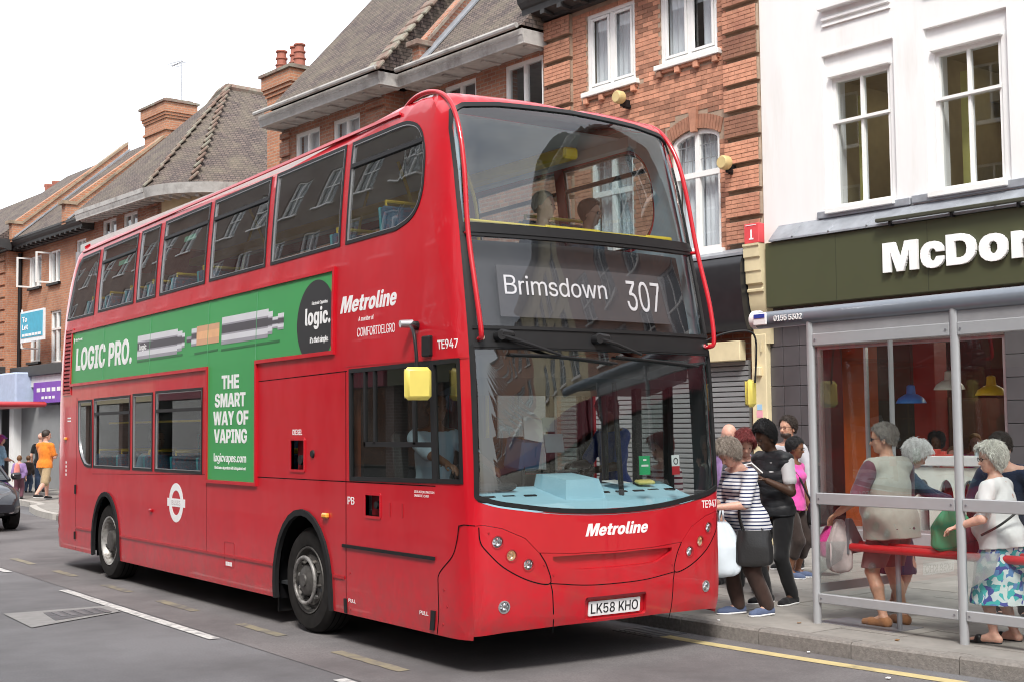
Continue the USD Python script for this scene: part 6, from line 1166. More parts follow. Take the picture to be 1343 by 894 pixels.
def person(label, loc, heading, H=1.7, skin='pale', build=1.0, lean=0., head=(0, 0), hands=None, elbow=None, feet=None, pelvis=None, top_=None, bottom=None, shoes=None, hair=None, h=.0122, group=None, gloss=None, hat=None, vest=None, female=False, beard=None, shoecol=None, seed=0, parts=True):
    """local axes: facing +x, left +y. hands: two wrist targets (right, left) in units of metres from the feet; feet: ankle targets"""
    hd = math.radians(heading); fr = Frame(loc, hd)
    p = path_of('/World', 'person'); x = UsdGeom.Xform.Define(stage, p); x.AddTranslateOp().Set(Gf.Vec3d(*map(float, loc))); x.AddRotateZOp().Set(float(heading)); tag(x.GetPrim(), label, 'person', group); ORG[p] = np.zeros(3)
    P = np.array([0, 0, .515*H]) if pelvis is None else np.array(pelvis, float); l = math.radians(lean); D = np.array([math.sin(l), 0, math.cos(l)]); Fw = np.array([math.cos(l), 0, -math.sin(l)]); Y = np.array([0, 1., 0])
    C, N_, Sc = P+D*.19*H, P+D*.298*H, P+D*.272*H; sw = (.096 if female else .106)*H*(.65+.35*build)
    yaw, pit = map(math.radians, head); hf = np.array([math.cos(yaw)*math.cos(pit), math.sin(yaw)*math.cos(pit), -math.sin(pit)]); hl = np.array([-math.sin(yaw), math.cos(yaw), 0]); hu = np.cross(hf, hl)
    R = np.stack([hf, hl, hu], 1); Hc = N_+D*.038*H+hu*.075*H+hf*.012*H
    HS = H*1.02; q = lambda a, b, c: Hc+hf*a*HS+hl*b*HS+hu*c*HS
    w = build; body = []; arms = []; legs = []
    torso = lambda e: [rc(P-Y*.036*H, P+Y*.036*H, .068*H*w+e, k=.03, flat=(Fw, .88)), rc(P+D*.03*H+Fw*.012*H*w, C, .084*H*w+e, .088*H*(.5+.5*w)+e, k=.04, flat=(Fw, .72)), rc(C, Sc-D*.01*H, .086*H*(.5+.5*w)+e, .075*H+e, k=.04, flat=(Fw, .68)), rc(Sc-Y*sw*.82, Sc+Y*sw*.82, .040*H+e, k=.035)]+([rc(C+D*.02*H+Fw*.045*H-Y*.04*H, C+D*.02*H+Fw*.045*H+Y*.04*H, .036*H*w+e, k=.03)] if female else [])+([rc(P+D*.07*H+Fw*.045*H*w-Y*.02*H, P+D*.07*H+Fw*.045*H*w+Y*.02*H, .055*H*w+e, k=.05)] if w > 1.12 else [])
    body += torso(0.)
    body += [rc(N_-D*.02*H, Hc-hu*.04*H-hf*.01*H, .034*H, .031*H, k=.02)]
    body += [el(q(-.006, 0, .018), np.array([.058, .047, .056])*HS, R, .01), el(q(.012, 0, -.020), np.array([.040, .036, .048])*HS, R, .015), el(q(.030, 0, -.050), np.array([.018, .019, .014])*HS, R, .012), rc(q(.046, 0, .004), q(.058, 0, -.016), .0055*HS, .009*HS, k=.006), rc(q(.045, -.014, .016), q(.045, .014, .016), .008*HS, k=.008), rc(q(.045, -.010, -.034), q(.045, .010, -.034), .0045*HS, k=.004)]
    for s in (-1, 1): body += [el(q(-.002, s*.047, -.008), np.array([.012, .005, .019])*HS, R, .004), el(q(.034, s*.022, -.012), np.array([.012, .012, .012])*HS, R, .012)]
    sleeves = {'R': None, 'L': None}; J = {}
    for si, s in enumerate((-1, 1)):
        S_ = Sc+Y*s*sw-D*.008*H; tgt = None if hands is None else hands[si]
        if tgt is None: tgt = S_+np.array([.03*H, s*.035*H, -.30*H])
        pole = np.array([-.6, s*.5, -.5]) if elbow is None or elbow[si] is None else np.array(elbow[si], float)
        E_, W_ = ik(S_, tgt, .168*H, .145*H, pole); J['SEW'[0]+str(s)], J['E'+str(s)], J['W'+str(s)] = S_, E_, W_
        body += [rc(S_, E_, .031*H*(.6+.4*w), .025*H, k=.02), rc(E_, W_, .026*H, .0165*H, k=.012)]
        fd = (W_-E_)/np.linalg.norm(W_-E_); sd = np.cross(fd, [0, 0, 1.] if abs(fd[2]) < .9 else Fw); sd /= np.linalg.norm(sd)+1e-9; nd = np.cross(sd, fd); palm = W_+fd*.030*H
        body += [rc(W_, palm+fd*.018*H, .015*H, .017*H, k=.01, flat=(nd, .62))]
        curl = -nd if nd[2] > 0 else nd
        for k, (o, ln) in enumerate(((-.014, .036), (-.005, .043), (.005, .040), (.014, .030))):
            b0 = palm+fd*.022*H+sd*o*H; b1 = b0+fd*ln*.5*H+curl*.008*H; b2 = b1+fd*ln*.35*H+curl*.018*H; body += [rc(b0, b1, .0056*H, .005*H, k=.003), rc(b1, b2, .005*H, .0045*H, k=.003)]
        th0 = W_+fd*.014*H+sd*(-s)*.014*H; body += [rc(th0, th0+fd*.020*H+sd*(-s)*.014*H+curl*.006*H, .0066*H, .0058*H, k=.004), rc(th0+fd*.020*H+sd*(-s)*.014*H+curl*.006*H, th0+fd*.038*H+sd*(-s)*.012*H+curl*.016*H, .0058*H, .005*H, k=.003)]
    for si, s in enumerate((-1, 1)):
        hp = P+Y*s*.050*H-D*.015*H; an = np.array([0, s*.055*H, .048*H]) if feet is None else np.array(feet[si], float)
        K_, A_ = ik(hp, an, .245*H, .232*H, np.array([1., s*.12, .05])); J['H'+str(s)], J['K'+str(s)], J['A'+str(s)] = hp, K_, A_
        body += [rc(hp, K_, .052*H*(.5+.5*w), .034*H, k=.02), rc(K_, K_+(A_-K_)*.35-Fw*.008*H, .033*H, .033*H, k=.02), rc(K_+(A_-K_)*.35-Fw*.008*H, A_, .032*H, .020*H, k=.02)]
        pitch = 0. if an[2] < .09*H else -.6; td = np.array([math.cos(pitch), s*.14, math.sin(pitch)]); td /= np.linalg.norm(td); dn = np.array([math.sin(pitch), 0, -math.cos(pitch)]); J['T'+str(s)] = (td, dn)
        hl_ = A_+dn*.024*H-td*.018*H; ball = A_+dn*.030*H+td*.075*H; toe = A_+dn*.033*H+td*.115*H; J['F'+str(s)] = (hl_, ball, toe)
        body += [rc(A_, hl_, .021*H, .022*H, k=.012), rc(hl_, ball, .022*H, .018*H, k=.01), rc(ball-np.cross(td, dn)*.008*H, toe, .017*H, .012*H, k=.01), rc(A_, ball, .02*H, .014*H, k=.012)]
    bp = put(p, 'body', field_mesh(body, h), SKIN[skin], True)
    for s in (-1, 1): put(p, 'eye', MB().lathe([(0, -.004), (.006, -.003), (.0075, 0), (.006, .003), (0, .004)], q(.0475, s*.018, .004), 8, axis=0), DARKEYE, True)
    if beard: put(p, 'beard', field_mesh([el(q(.018, 0, -.042), np.array([.036, .037, .026])*HS, R)], h*.8, [(q(0, 0, -.022), hu)]), hairm(*beard), True)
    # hair
    if hair and hair[0] != 'none':
        kind, nm, col = hair; hm = hairm(nm, col); e = {'short': .009, 'crop': .003, 'full': .014, 'high': .012, 'long': .012, 'thin': .003}[kind]
        pr = [el(q(-.010, 0, .022), np.array([.058+e, .049+e*.8, .055+e*(1. if kind != 'high' else 2.4)])*HS, R)]
        if kind == 'full': pr += [el(q(-.024, 0, -.010), np.array([.040, .052, .040])*HS, R), el(q(.028, 0, .058), np.array([.030, .040, .020])*HS, R)]
        if kind == 'high': pr += [el(q(-.004, 0, .052), np.array([.058, .054, .040])*HS, R)]
        if kind == 'long': pr += [el(q(-.030, 0, -.030), np.array([.034, .052, .075])*HS, R), rc(q(-.045, -.02, -.06), q(-.05, .0, -.13), .035*HS, .02*HS)]
        if kind == 'short' or kind == 'thin': pr += [el(q(-.026, 0, -.012), np.array([.036, .048, .034])*HS, R)]
        cut = [(q(.026, 0, .028), hf*.85-hu*.5), (q(0, 0, -.052 if kind != 'long' else -.3), -hu)]
        if kind in ('short', 'thin', 'crop'): cut.append((q(.0, 0, -.004), hf*.35-hu*.75))
        if kind == 'thin': cut.append((q(0, 0, .052), hu))
        hv = field_mesh(pr, h*.9, cut, .016 if kind in ('full', 'long') else .011, seed); hp_ = put(p, 'hair', hv, hm, True)
        if h < .0125:
            n_ = {'full': 2600, 'long': 2200, 'short': 2200, 'high': 2000}.get(kind, 1200); rg_ = np.random.default_rng(seed+50); _, _, nr = meshkit.arrays(hv, True); ii = rg_.integers(0, len(hv[0]), n_); r0 = hv[0][ii]; nn = nr[ii]
            fl_ = -np.array([0, 0, 1.])-.25*hf+rg_.normal(0, .24, (n_, 3)); fl_ -= nn*(fl_*nn).sum(1)[:, None]; fl_ /= np.linalg.norm(fl_, axis=1)[:, None]+1e-9
            L_ = {'full': .060, 'long': .12, 'short': .030, 'high': .012}.get(kind, .02)*rg_.uniform(.6, 1.2, n_); up_ = {'full': .55, 'high': 1.2, 'short': .35}.get(kind, .3)
            pts_ = [r0-nn*.004, r0+nn*(up_*L_*.35)[:, None]+fl_*(L_*.35)[:, None], r0+nn*(up_*L_*.42)[:, None]+fl_*(L_*.7)[:, None]+rg_.normal(0, .003, (n_, 3)), r0+nn*(up_*L_*.25)[:, None]+fl_*L_[:, None]+rg_.normal(0, .005, (n_, 3))]
            pc = path_of(p, 'hair_strands'); bc = UsdGeom.BasisCurves.Define(stage, pc); bc.CreateTypeAttr('linear'); bc.CreatePointsAttr(Vt.Vec3fArray.FromNumpy(np.stack(pts_, 1).reshape(-1, 3).astype(np.float32))); bc.CreateCurveVertexCountsAttr(Vt.IntArray.FromNumpy(np.full(n_, 4, np.int32)))
            bc.CreateWidthsAttr(Vt.FloatArray.FromNumpy(np.tile([.0034, .003, .0024, .0012], n_).astype(np.float32))); bc.SetWidthsInterpolation('vertex'); UsdShade.MaterialBindingAPI.Apply(bc.GetPrim()).Bind(hm); tag(bc.GetPrim(), kind='stuff')
    if hat: put(p, 'hat', field_mesh([el(q(-.006, 0, .034), np.array([.064, .054, .050])*HS, R), rc(q(.05, -.02, .03), q(.085, -.015, .024), .012*HS), rc(q(.05, .02, .03), q(.085, .015, .024), .012*HS)], h*.9, [(q(0, 0, .018), -hu)]), cloth(*hat), True)
    if gloss:
        g = MB()
        for s in (-1, 1): g.tube([q(.055+.002*math.cos(t), s*.019+.014*math.cos(t), .004+.010*math.sin(t)) for t in np.linspace(0, 2*math.pi, 12, endpoint=False)], .0022, 5, True).tube([q(.054, s*.033, .007), q(.02, s*.049, .006), q(-.004, s*.049, .0)], .002, 5)
        g.tube([q(.056, -.006, .006), q(.057, .006, .006)], .002, 5); put(p, 'glasses', g, BLK, True)
    # clothes
    def sleeve(e, frac):
        out = []; cut = []
        for s in (-1, 1):
            S_, E_, W_ = J['S'+str(s)], J['E'+str(s)], J['W'+str(s)]
            if frac <= 0: continue
            if frac <= 1: out.append(rc(S_, S_+(E_-S_)*frac, .034*H*(.6+.4*w)+e, .034*H+e, k=.02))
            else: out += [rc(S_, E_, .034*H*(.6+.4*w)+e, .030*H+e, k=.02), rc(E_, E_+(W_-E_)*(frac-1), .030*H+e, .024*H+e, k=.015)]
        return out
    if top_:
        nm, mat, frac, hem = top_; e = .012
        pr = torso(e)+sleeve(e*.8, frac)+[rc(N_-D*.03*H, N_, .04*H, .038*H, k=.02)]
        if hem < .0: pr += [rc(P-D*.01*H, P+D*(hem)*H, .094*H*w+e, .10*H*w+e, k=.03, flat=(Fw, .82))]
        put(p, nm, field_mesh(pr, h, [(N_+D*.012*H+Fw*.0, D*1.-Fw*-.25), (P+D*hem*H, -D)], .016, seed), mat, True)
    if vest:
        nm, mat, hem = vest[:3]; e = .026; pr = torso(e)+[rc(N_-D*.03*H, N_+D*.01*H, .048*H, .044*H, k=.02)]
        if hem < 0: pr += [rc(P-D*.01*H, P+D*hem*H, .094*H*w+e, .098*H*w+e, k=.03, flat=(Fw, .82))]
        vv_ = field_mesh(pr, h, [(N_+D*.03*H, D), (P+D*hem*H, -D)], .016, seed+3)
        if len(vest) > 3: _, _, nr = meshkit.arrays(vv_, True); vv_ = (vv_[0]+nr*(.008*(np.abs(np.sin(vv_[0][:, 2]*math.pi/.085+.5*np.sin(vv_[0][:, 1]*20)))**.6-.7))[:, None], vv_[1])
        put(p, nm, vv_, mat, True)
    if bottom:
        nm, mat, kind, ln = bottom; e = .014; pr = [rc(P-Y*.036*H, P+Y*.036*H, .066*H*w+.007, k=.03, flat=(Fw, .88)), rc(P, P+D*.07*H, .078*H*w+.004, .072*H*w+.002, k=.03, flat=(Fw, .76))]
        cut = [(P+D*.06*H, D)]
        if kind == 'skirt':
            lo_ = np.array([(J['A-1'][0]+J['A1'][0])/2, 0, ln*H]); pr += [rc(P-D*.035*H, P*.5+lo_*.5, .088*H*w+e, .105*H*w+e, k=.04, flat=(Fw, .85)), rc(P*.5+lo_*.5, lo_, .105*H*w+e, .125*H*w+e, k=.04, flat=(Fw, .85))]; cut.append((lo_, np.array([0, 0, -1.])))
        else:
            wide = .006*H if kind == 'loose' else 0
            for s in (-1, 1):
                hp, K_, A_ = J['H'+str(s)], J['K'+str(s)], J['A'+str(s)]
                if ln <= 1: pr.append(rc(hp, hp+(K_-hp)*ln, .055*H*(.5+.5*w)+e, .043*H+e+wide*1.5, k=.02))
                else: pr += [rc(hp, K_, .055*H*(.5+.5*w)+e, .037*H+e+wide, k=.02), rc(K_, K_+(A_-K_)*(ln-1), .036*H+e+wide, .027*H+e+wide*1.2, k=.02)]
            if ln <= 1: cut += [(np.array([0, 0, (hp+(K_-hp)*ln)[2]]), np.array([0, 0, -1.]))] if pelvis is None else []
        put(p, nm, field_mesh(pr, h, cut, .018, seed+9), mat, True)
    if shoes:
        for s in (-1, 1):
            hl_, ball, toe = J['F'+str(s)]; td, dn = J['T'+str(s)]; A_ = J['A'+str(s)]; e = .008
            pr = [rc(hl_, ball, .024*H+e*.6, .021*H+e*.6, k=.015), rc(ball, toe, .021*H+e*.6, .015*H+e*.6, k=.01), rc(A_+dn*.01*H, hl_, .023*H+e*.4, .024*H+e*.5, k=.012)]
            if shoes == 'sandal': pr = [rc(hl_+dn*.02*H, toe+dn*.012*H, .02*H, .016*H, k=.01), rc(ball-dn*.006*H, ball+dn*.004*H, .0225*H, k=.01)]
            sole_z = (hl_+dn*.024*H)
            sp_ = put(p, 'shoe', field_mesh(pr, h*.8, [(sole_z+dn*.002, dn), (A_+dn*-.004*H, -dn)] if shoes != 'sandal' else [(sole_z+dn*.002, dn)]), shoecol or cloth('shoe_black', (.02, .02, .022), rough=.5), True)
            if shoes == 'trainer': put(sp_, 'sole', field_mesh([rc(hl_+dn*.016*H, ball+dn*.014*H, .026*H+e*.5, .023*H+e*.5, k=.01, flat=(dn, .35)), rc(ball+dn*.014*H, toe+dn*.010*H, .023*H+e*.5, .018*H+e*.5, k=.01, flat=(dn, .35))], h*.8), WHT, True)
    return p, fr, J
def bag(name, label, cat, pts, mat, handles=(), hm=None, wob=.012, h=.012, seed=1, group=None):
    """a soft bag through sphere points (x, y, z, r) in the world; handles: tubes"""
    pts = [np.array(q_, float) for q_ in pts]; lo = pts[0][:3].copy(); lo[2] = min(q_[2]-q_[3] for q_ in pts); t = thing(name, label, cat, lo, group=group)
    pr = [rc(pts[i][:3], pts[i+1][:3], pts[i][3], pts[i+1][3], k=.03, flat=((math.sin(.6), -math.cos(.6), 0), .5)) for i in range(len(pts)-1)]
    put(t, 'bag_body', field_mesh(pr, h, (), wob, seed), mat, True)
    for hp in handles: put(t, 'strap', MB().tube(catmull(hp, 5), .010, 6), hm or mat, True)
    return t
def softbag(name, label, top_c, ht, wd, dp, rot, mat, gather=.18, seed=1, strap=None, sm=None, folds=.018, boxy=.6):
    """a hanging bag: a gathered mouth, creases fanning down from it and a heavy rounded bottom"""
    t = thing(name, label, 'bag', (top_c[0], top_c[1], top_c[2]-ht)); n, m = 48, 26; V = []
    for i in range(m):
        f = i/(m-1.); wf = gather+(1-gather)*min(1, (f/.45))**.8 if f < .8 else math.sqrt(max(1-((f-.8)/.2)**2.6, 0))
        for k in range(n):
            a = 2*math.pi*k/n; ca, sa = math.cos(a), math.sin(a); e = boxy; x = wd/2*wf*math.copysign(abs(ca)**e, ca); y = dp/2*(wf**.7)*math.copysign(abs(sa)**e, sa)
            cr = folds*(meshkit.noise(np.array([ca*3.2+seed, sa*3.2, f*1.6]), seed)-.5+.5*(meshkit.noise(np.array([ca*8+seed, sa*8, f*2.5]), seed+3)-.5))*2*(1.15-f*.6); V.append((x+ca*cr, y+sa*cr, -f*ht))
    V = np.array(V+[(0, 0, 0), (0, 0, -ht)]); c, s_ = math.cos(math.radians(rot)), math.sin(math.radians(rot)); V = np.stack([V[:, 0]*c-V[:, 1]*s_, V[:, 0]*s_+V[:, 1]*c, V[:, 2]], -1)+np.asarray(top_c)
    F_ = [(i*n+k, (i+1)*n+k, (i+1)*n+(k+1) % n, i*n+(k+1) % n) for i in range(m-1) for k in range(n)]; b = MB().raw(V, F_).raw(V[list(range(n))+[n*m]], [(k, (k+1) % n, n) for k in range(n)])
    put(t, 'bag_body', b, mat, 60)
    for q_ in strap or (): put(t, 'strap', MB().tube(catmull(q_, 5), .009, 6), sm or mat, True)
    return t
K_BLACK = cloth('black', (.016, .016, .018)); K_NAVY = cloth('navy', (.02, .028, .06)); K_WHITE = cloth('white', (.74, .74, .75), .04); K_BROWN = cloth('brown', (.055, .032, .026)); K_GREY = cloth('pale_grey', (.46, .47, .50), .05)
BLUESHOE = cloth('blue_canvas', (.10, .13, .22)); LEATHER = pm('black_leather', (.018, .018, .019), rough=.35, var=.15, bump=.2, bscale=60); PLASTW = pm('carrier_plastic', (.62, .70, .76), rough=.35, var=.12, scale=5, coat=.2)
PURPLE = cloth('lilac', (.30, .20, .42))
# the queue at the bus door
person('grey-haired woman in a navy and white striped top holding her purse beside the bus door', (2.06, .66, PZ), 168, 1.62, 'pale', 1.32, 13, (6, 38), hands=((.38, -.10, 1.00), (.40, .12, .98)), feet=((.07, -.10, .078), (-.10, .11, .078)), top_=('striped_top', stripes('striped_cloth', (.70, .71, .74), (.025, .035, .10), 31.), .92, -.055), bottom=('trousers', K_BROWN, 'loose', 1.96), shoes='trainer', shoecol=BLUESHOE, hair=('full', 'ash_grey', (.30, .26, .22)), h=.0095, female=True, seed=1)
top('purse', MB().rbox((1.70, .76, 1.13), (.10, .05, .07), (0, 20, 30), .02), cloth('magenta', (.55, .04, .22)), 'small magenta purse in the hands of the striped-top woman', 'purse')
softbag('carrier_bag', 'white plastic carrier bag hanging by the bus from the striped-top woman\'s arm', (1.72, .68, .98), .50, .36, .16, -35, PLASTW, .16, 4, [[(1.72, .70, .97), (1.73, .70, 1.05), (1.76, .70, 1.12)], [(1.74, .66, .97), (1.75, .68, 1.05), (1.77, .70, 1.12)]])
softbag('handbag', 'black leather handbag hanging below the striped-top woman\'s forearm', (1.94, .50, .90), .33, .34, .15, -33, LEATHER, .82, 6, [[(1.86, .55, .88), (1.84, .57, 1.02), (1.87, .58, 1.15), (1.94, .55, 1.02), (2.02, .46, .88)], [(1.86, .52, .88), (1.83, .55, 1.04), (1.87, .56, 1.16), (1.95, .52, 1.02), (2.02, .44, .88)]], LEATHER, .008, .5)
person('young man in a black padded gilet and white tee reading a paper in the queue', (2.80, 1.03, PZ), 182, 1.74, 'dark', 1.05, 5, (-6, 26), hands=((.30, -.08, 1.24), (.26, .12, 1.18)), feet=((.05, -.10, .08), (-.06, .12, .08)), top_=('tee', K_WHITE, .62, .0), vest=('gilet', pm('gilet_black', (.022, .024, .028), rough=.5, var=.2, scale=10, coords='object', stretch=(1, 1, 4), bump=.4, bscale=14), -.03, True), bottom=('trousers', K_BLACK, 'slim', 1.97), shoes='trainer', shoecol=K_BLACK, hair=('high', 'black', (.008, .008, .009)), h=.0095, seed=2)
top('paper', MB().rbox((2.47, 1.03, 1.42), (.20, .012, .15), (-50, 8, 80)), WHT, 'folded white paper held by the man in the black gilet', 'paper')
person('bald man in a lilac shirt standing at the back of the queue', (3.62, 2.49, PZ), 218, 1.72, 'pale', 1.05, 0, (0, 2), top_=('shirt', PURPLE, 1.6, -.04), bottom=('trousers', K_BLACK, 'loose', 1.95), shoes='shoe', hair=None, seed=3)
person('woman with cropped dark red hair looking down in the queue', (3.13, 1.78, PZ), 225, 1.66, 'pale', 1.0, 4, (10, 30), top_=('jacket', cloth('dark_grey', (.09, .095, .11)), 1.85, -.05), bottom=('trousers', K_BLACK, 'loose', 1.95), shoes='shoe', hair=('full', 'dark_red', (.16, .022, .022)), female=True, seed=4)
person('woman in a pink sleeveless top and dark cropped trousers with a shoulder strap', (4.50, 2.42, PZ), 285, 1.56, 'brown', 1.12, 3, (8, 8), hands=(None, (.12, .22, .72)), top_=('sleeveless_top', cloth('hot_pink', (.70, .09, .38)), .05, -.03), bottom=('cropped_trousers', cloth('dark_brown', (.035, .025, .022)), 'loose', 1.45), shoes='trainer', shoecol=BLUESHOE, hair=('short', 'black', (.008, .008, .009)), gloss=True, female=True, h=.012, seed=5)
top('shoulder_strap', MB().tube(catmull([(4.40, 2.52, 1.42), (4.43, 2.28, 1.30), (4.55, 2.24, 1.08), (4.70, 2.28, .92)], 6), .012, 6), LEATHER, 'black bag strap across the pink sleeveless top', 'strap', smooth=True)
softbag('handbag', 'black shoulder bag at the side of the woman in pink', (4.72, 2.22, .96), .26, .26, .12, -30, LEATHER, .8, 7, None, None, .008, .5)
softbag('carrier_bag', 'magenta bag low beside the shelter post', (4.86, 2.18, .70), .36, .28, .14, -30, cloth('magenta', (.55, .04, .22)), .2, 8)
person('bearded man in sunglasses and a pale grey long-sleeved top', (5.15, 3.05, PZ), 190, 1.80, 'tan', .95, 0, (-5, 0), top_=('long_sleeved_top', K_GREY, 1.9, -.05), bottom=('trousers', K_BLACK, 'slim', 1.97), shoes='trainer', shoecol=K_BLACK, hair=('short', 'dark_brown', (.03, .02, .015)), beard=('dark_brown', (.03, .02, .015)), gloss=True, seed=6)
person('passenger in blue canvas shoes stepping up to the bus door, mostly hidden by the bus', (1.86, 1.52, PZ), 176, 1.62, 'pale', 1.1, 6, (0, 10), hands=((.30, -.12, 1.0), (.28, .1, 1.02)), feet=((.10, -.10, .078), (-.12, .10, .078)), top_=('patterned_top', stripes('zigzag_cloth', (.66, .62, .62), (.15, .03, .05), 19.), .8, -.05), bottom=('trousers', cloth('denim', (.05, .075, .13)), 'slim', 1.95), shoes='trainer', shoecol=BLUESHOE, hair=('full', 'dark_red', (.16, .022, .022)), female=True, seed=7)
# under the shelter
person('grey-haired man in a sage waistcoat and mauve shorts seen from behind in the shelter', (2.50, -.58, PZ), 84, 1.70, 'tan', 1.45, 3, (48, 4), hands=((.34, -.24, 1.02), (.26, .36, .95)), feet=((.02, -.13, .08), (.0, .12, .08)), top_=('shirt', cloth('maroon', (.13, .055, .075)), .95, -.04), vest=('waistcoat', cloth('sage', (.36, .36, .32), .08), -.085), bottom=('shorts', cloth('mauve', (.17, .10, .10)), 'loose', .93), shoes='shoe', shoecol=cloth('tan_leather', (.28, .13, .06), rough=.6), hair=('short', 'iron_grey', (.22, .20, .18)), gloss=True, h=.0095, seed=8)
softbag('carrier_bag', 'pale carrier bag in the left hand of the man in the sage waistcoat', (2.22, -.25, 1.02), .46, .22, .13, -35, cloth('pale_pink', (.50, .42, .42), .15), .2, 9)
person('white-haired woman in a navy cardigan bending forward beyond the shelter', (3.22, -.02, PZ), -38, 1.58, 'pale', 1.1, 16, (0, 34), hands=((.52, -.06, .98), (.54, .04, 1.0)), elbow=((0, -.6, -.8), (0, .6, -.8)), top_=('cardigan', K_NAVY, 1.85, -.07), bottom=('skirt', K_NAVY, 'skirt', .22), shoes='shoe', shoecol=cloth('beige_leather', (.48, .36, .26), rough=.6), hair=('full', 'white', (.82, .80, .78)), female=True, seed=9)
person('white-haired woman in a white tee and blue floral skirt perched in the shelter', (2.48, -1.68, PZ), 104, 1.54, 'pale', 1.45, 6, (44, 6), hands=((.28, -.18, .92), (.26, .26, .90)), feet=((-.02, -.10, .07), (.06, .11, .07)), top_=('tee', K_WHITE, .8, -.04), bottom=('skirt', floral('floral_cloth'), 'skirt', .20), shoes='sandal', shoecol=LEATHER, hair=('full', 'silver', (.68, .65, .60)), gloss=True, h=.0095, female=True, seed=10)
top('shoulder_strap', MB().tube(catmull([(2.66, -1.80, 1.42), (2.56, -1.90, 1.34), (2.42, -1.90, 1.20), (2.28, -1.80, 1.06), (2.22, -1.66, .97)], 6), .010, 6), LEATHER, 'thin black strap across the back of the white tee', 'strap', smooth=True)
softbag('carrier_bag', 'bright green bag on the perch rail behind the middle shelter post', (2.38, -1.28, 1.16), .36, .34, .16, -40, pm('bag_green', (.02, .30, .15), rough=.6), .25, 10)
softbag('handbag', 'maroon bag between the green bag and the floral skirt', (2.40, -1.46, 1.04), .30, .2, .12, -40, cloth('maroon', (.13, .055, .075)), .6, 11)
person('person in a navy jacket cut off by the right edge of the photo', (3.55, -1.02, PZ), 200, 1.66, 'pale', 1.15, 22, (0, 20), hands=((.4, -.2, 1.0), (.4, .2, 1.0)), top_=('jacket', K_NAVY, 1.9, -.06), bottom=('trousers', K_BLACK, 'loose', 1.95), shoes='shoe', hair=('short', 'dark_brown', (.03, .02, .015)), seed=11)
person('person in a beige coat at the right edge in front of the navy jacket', (2.78, -2.02, PZ), 120, 1.54, 'pale', 1.1, 4, (0, 5), top_=('coat', cloth('beige', (.36, .31, .25)), 1.9, -.1), bottom=('trousers', K_BROWN, 'loose', 1.95), shoes='shoe', hair=('short', 'ash_grey', (.30, .26, .22)), seed=12)
# inside the restaurant
def fac_person(label, a, b, z, face, **k): q_ = FAC.world(np.array([a, b, z])); return person(label, tuple(q_), face, **k)
fac_person('diner resting her chin on her hand behind the restaurant window', -.04, 1.25, PZ, 200, H=1.58, skin='brown', head=(0, 8), hands=((.20, -.06, 1.30), (.25, .10, 1.08)), elbow=((.2, -.5, -1), None), top_=('vest_top', K_WHITE, .3, -.02), bottom=('trousers', K_NAVY, 'slim', 1.95), shoes='shoe', hair=('full', 'black', (.008, .008, .009)), female=True, h=.012, seed=13)
fac_person('brown-haired child at the counter left of the shelter post', .32, 1.05, PZ, 215, H=1.38, skin='pale', head=(0, 5), top_=('tee', cloth('red', (.45, .04, .05)), .6, -.02), bottom=('trousers', K_NAVY, 'slim', 1.95), shoes='shoe', hair=('full', 'light_brown', (.16, .08, .035)), h=.013, seed=14)
fac_person('brown-haired child at the counter right of the shelter post', .80, 1.05, PZ, 215, H=1.36, skin='pale', head=(0, 5), top_=('tee', cloth('teal', (.05, .25, .28)), .6, -.02), bottom=('trousers', K_NAVY, 'slim', 1.95), shoes='shoe', hair=('full', 'light_brown', (.16, .08, .035)), h=.013, seed=15)
fac_person('seated diner in a dark top seen over the counter beside the right pier', 1.42, 1.3, PZ, 210, H=1.5, skin='tan', head=(20, 8), top_=('jumper', cloth('charcoal', (.05, .05, .055)), 1.8, -.03), bottom=('trousers', K_NAVY, 'slim', 1.95), shoes='shoe', hair=('full', 'dark_brown', (.03, .02, .015)), h=.014, seed=31)
fac_person('fair-haired diner in a pink top behind the diner with her hand at her chin', .14, 1.9, PZ, 240, H=1.55, skin='pale', head=(-20, 5), top_=('tee', cloth('hot_pink', (.70, .09, .38)), .7, -.03), bottom=('trousers', K_NAVY, 'slim', 1.95), shoes='shoe', hair=('long', 'fair', (.36, .22, .10)), female=True, h=.014, seed=32)
# across the side road at the far left
person('man in an orange tee and khaki shorts striding away at the far left', (2.92, 26.6, PZ), 35, 1.80, 'pale', 1.15, 2, (-40, 5), hands=((.30, -.10, 1.15), (.32, .02, 1.12)), feet=((-.42, -.10, .16), (.22, .10, .085)), pelvis=(0, 0, .90), top_=('tee', cloth('orange', (.75, .22, .03)), .75, -.05), bottom=('shorts', cloth('khaki', (.40, .30, .18)), 'loose', .98), shoes='trainer', shoecol=K_BLACK, hair=('short', 'dark_brown', (.03, .02, .015)), h=.016, seed=16)
person('bald man in a black tee and jeans seen from behind at the far left', (4.15, 31.5, PZ), 60, 1.70, 'pale', 1.1, 0, (0, 0), top_=('tee', K_BLACK, .6, -.05), bottom=('jeans', cloth('denim', (.05, .075, .13)), 'loose', 1.95), shoes='shoe', h=.018, seed=17)
person('small child in dark clothes beside the man in the black tee', (3.75, 31.3, PZ), 55, 1.05, 'tan', 1.1, 0, (0, 5), top_=('jacket', cloth('dark_brown', (.035, .025, .022)), 1.8, -.05), bottom=('jeans', cloth('denim', (.05, .075, .13)), 'loose', 1.95), shoes='shoe', hair=('full', 'light_brown', (.16, .08, .035)), h=.016, seed=18)
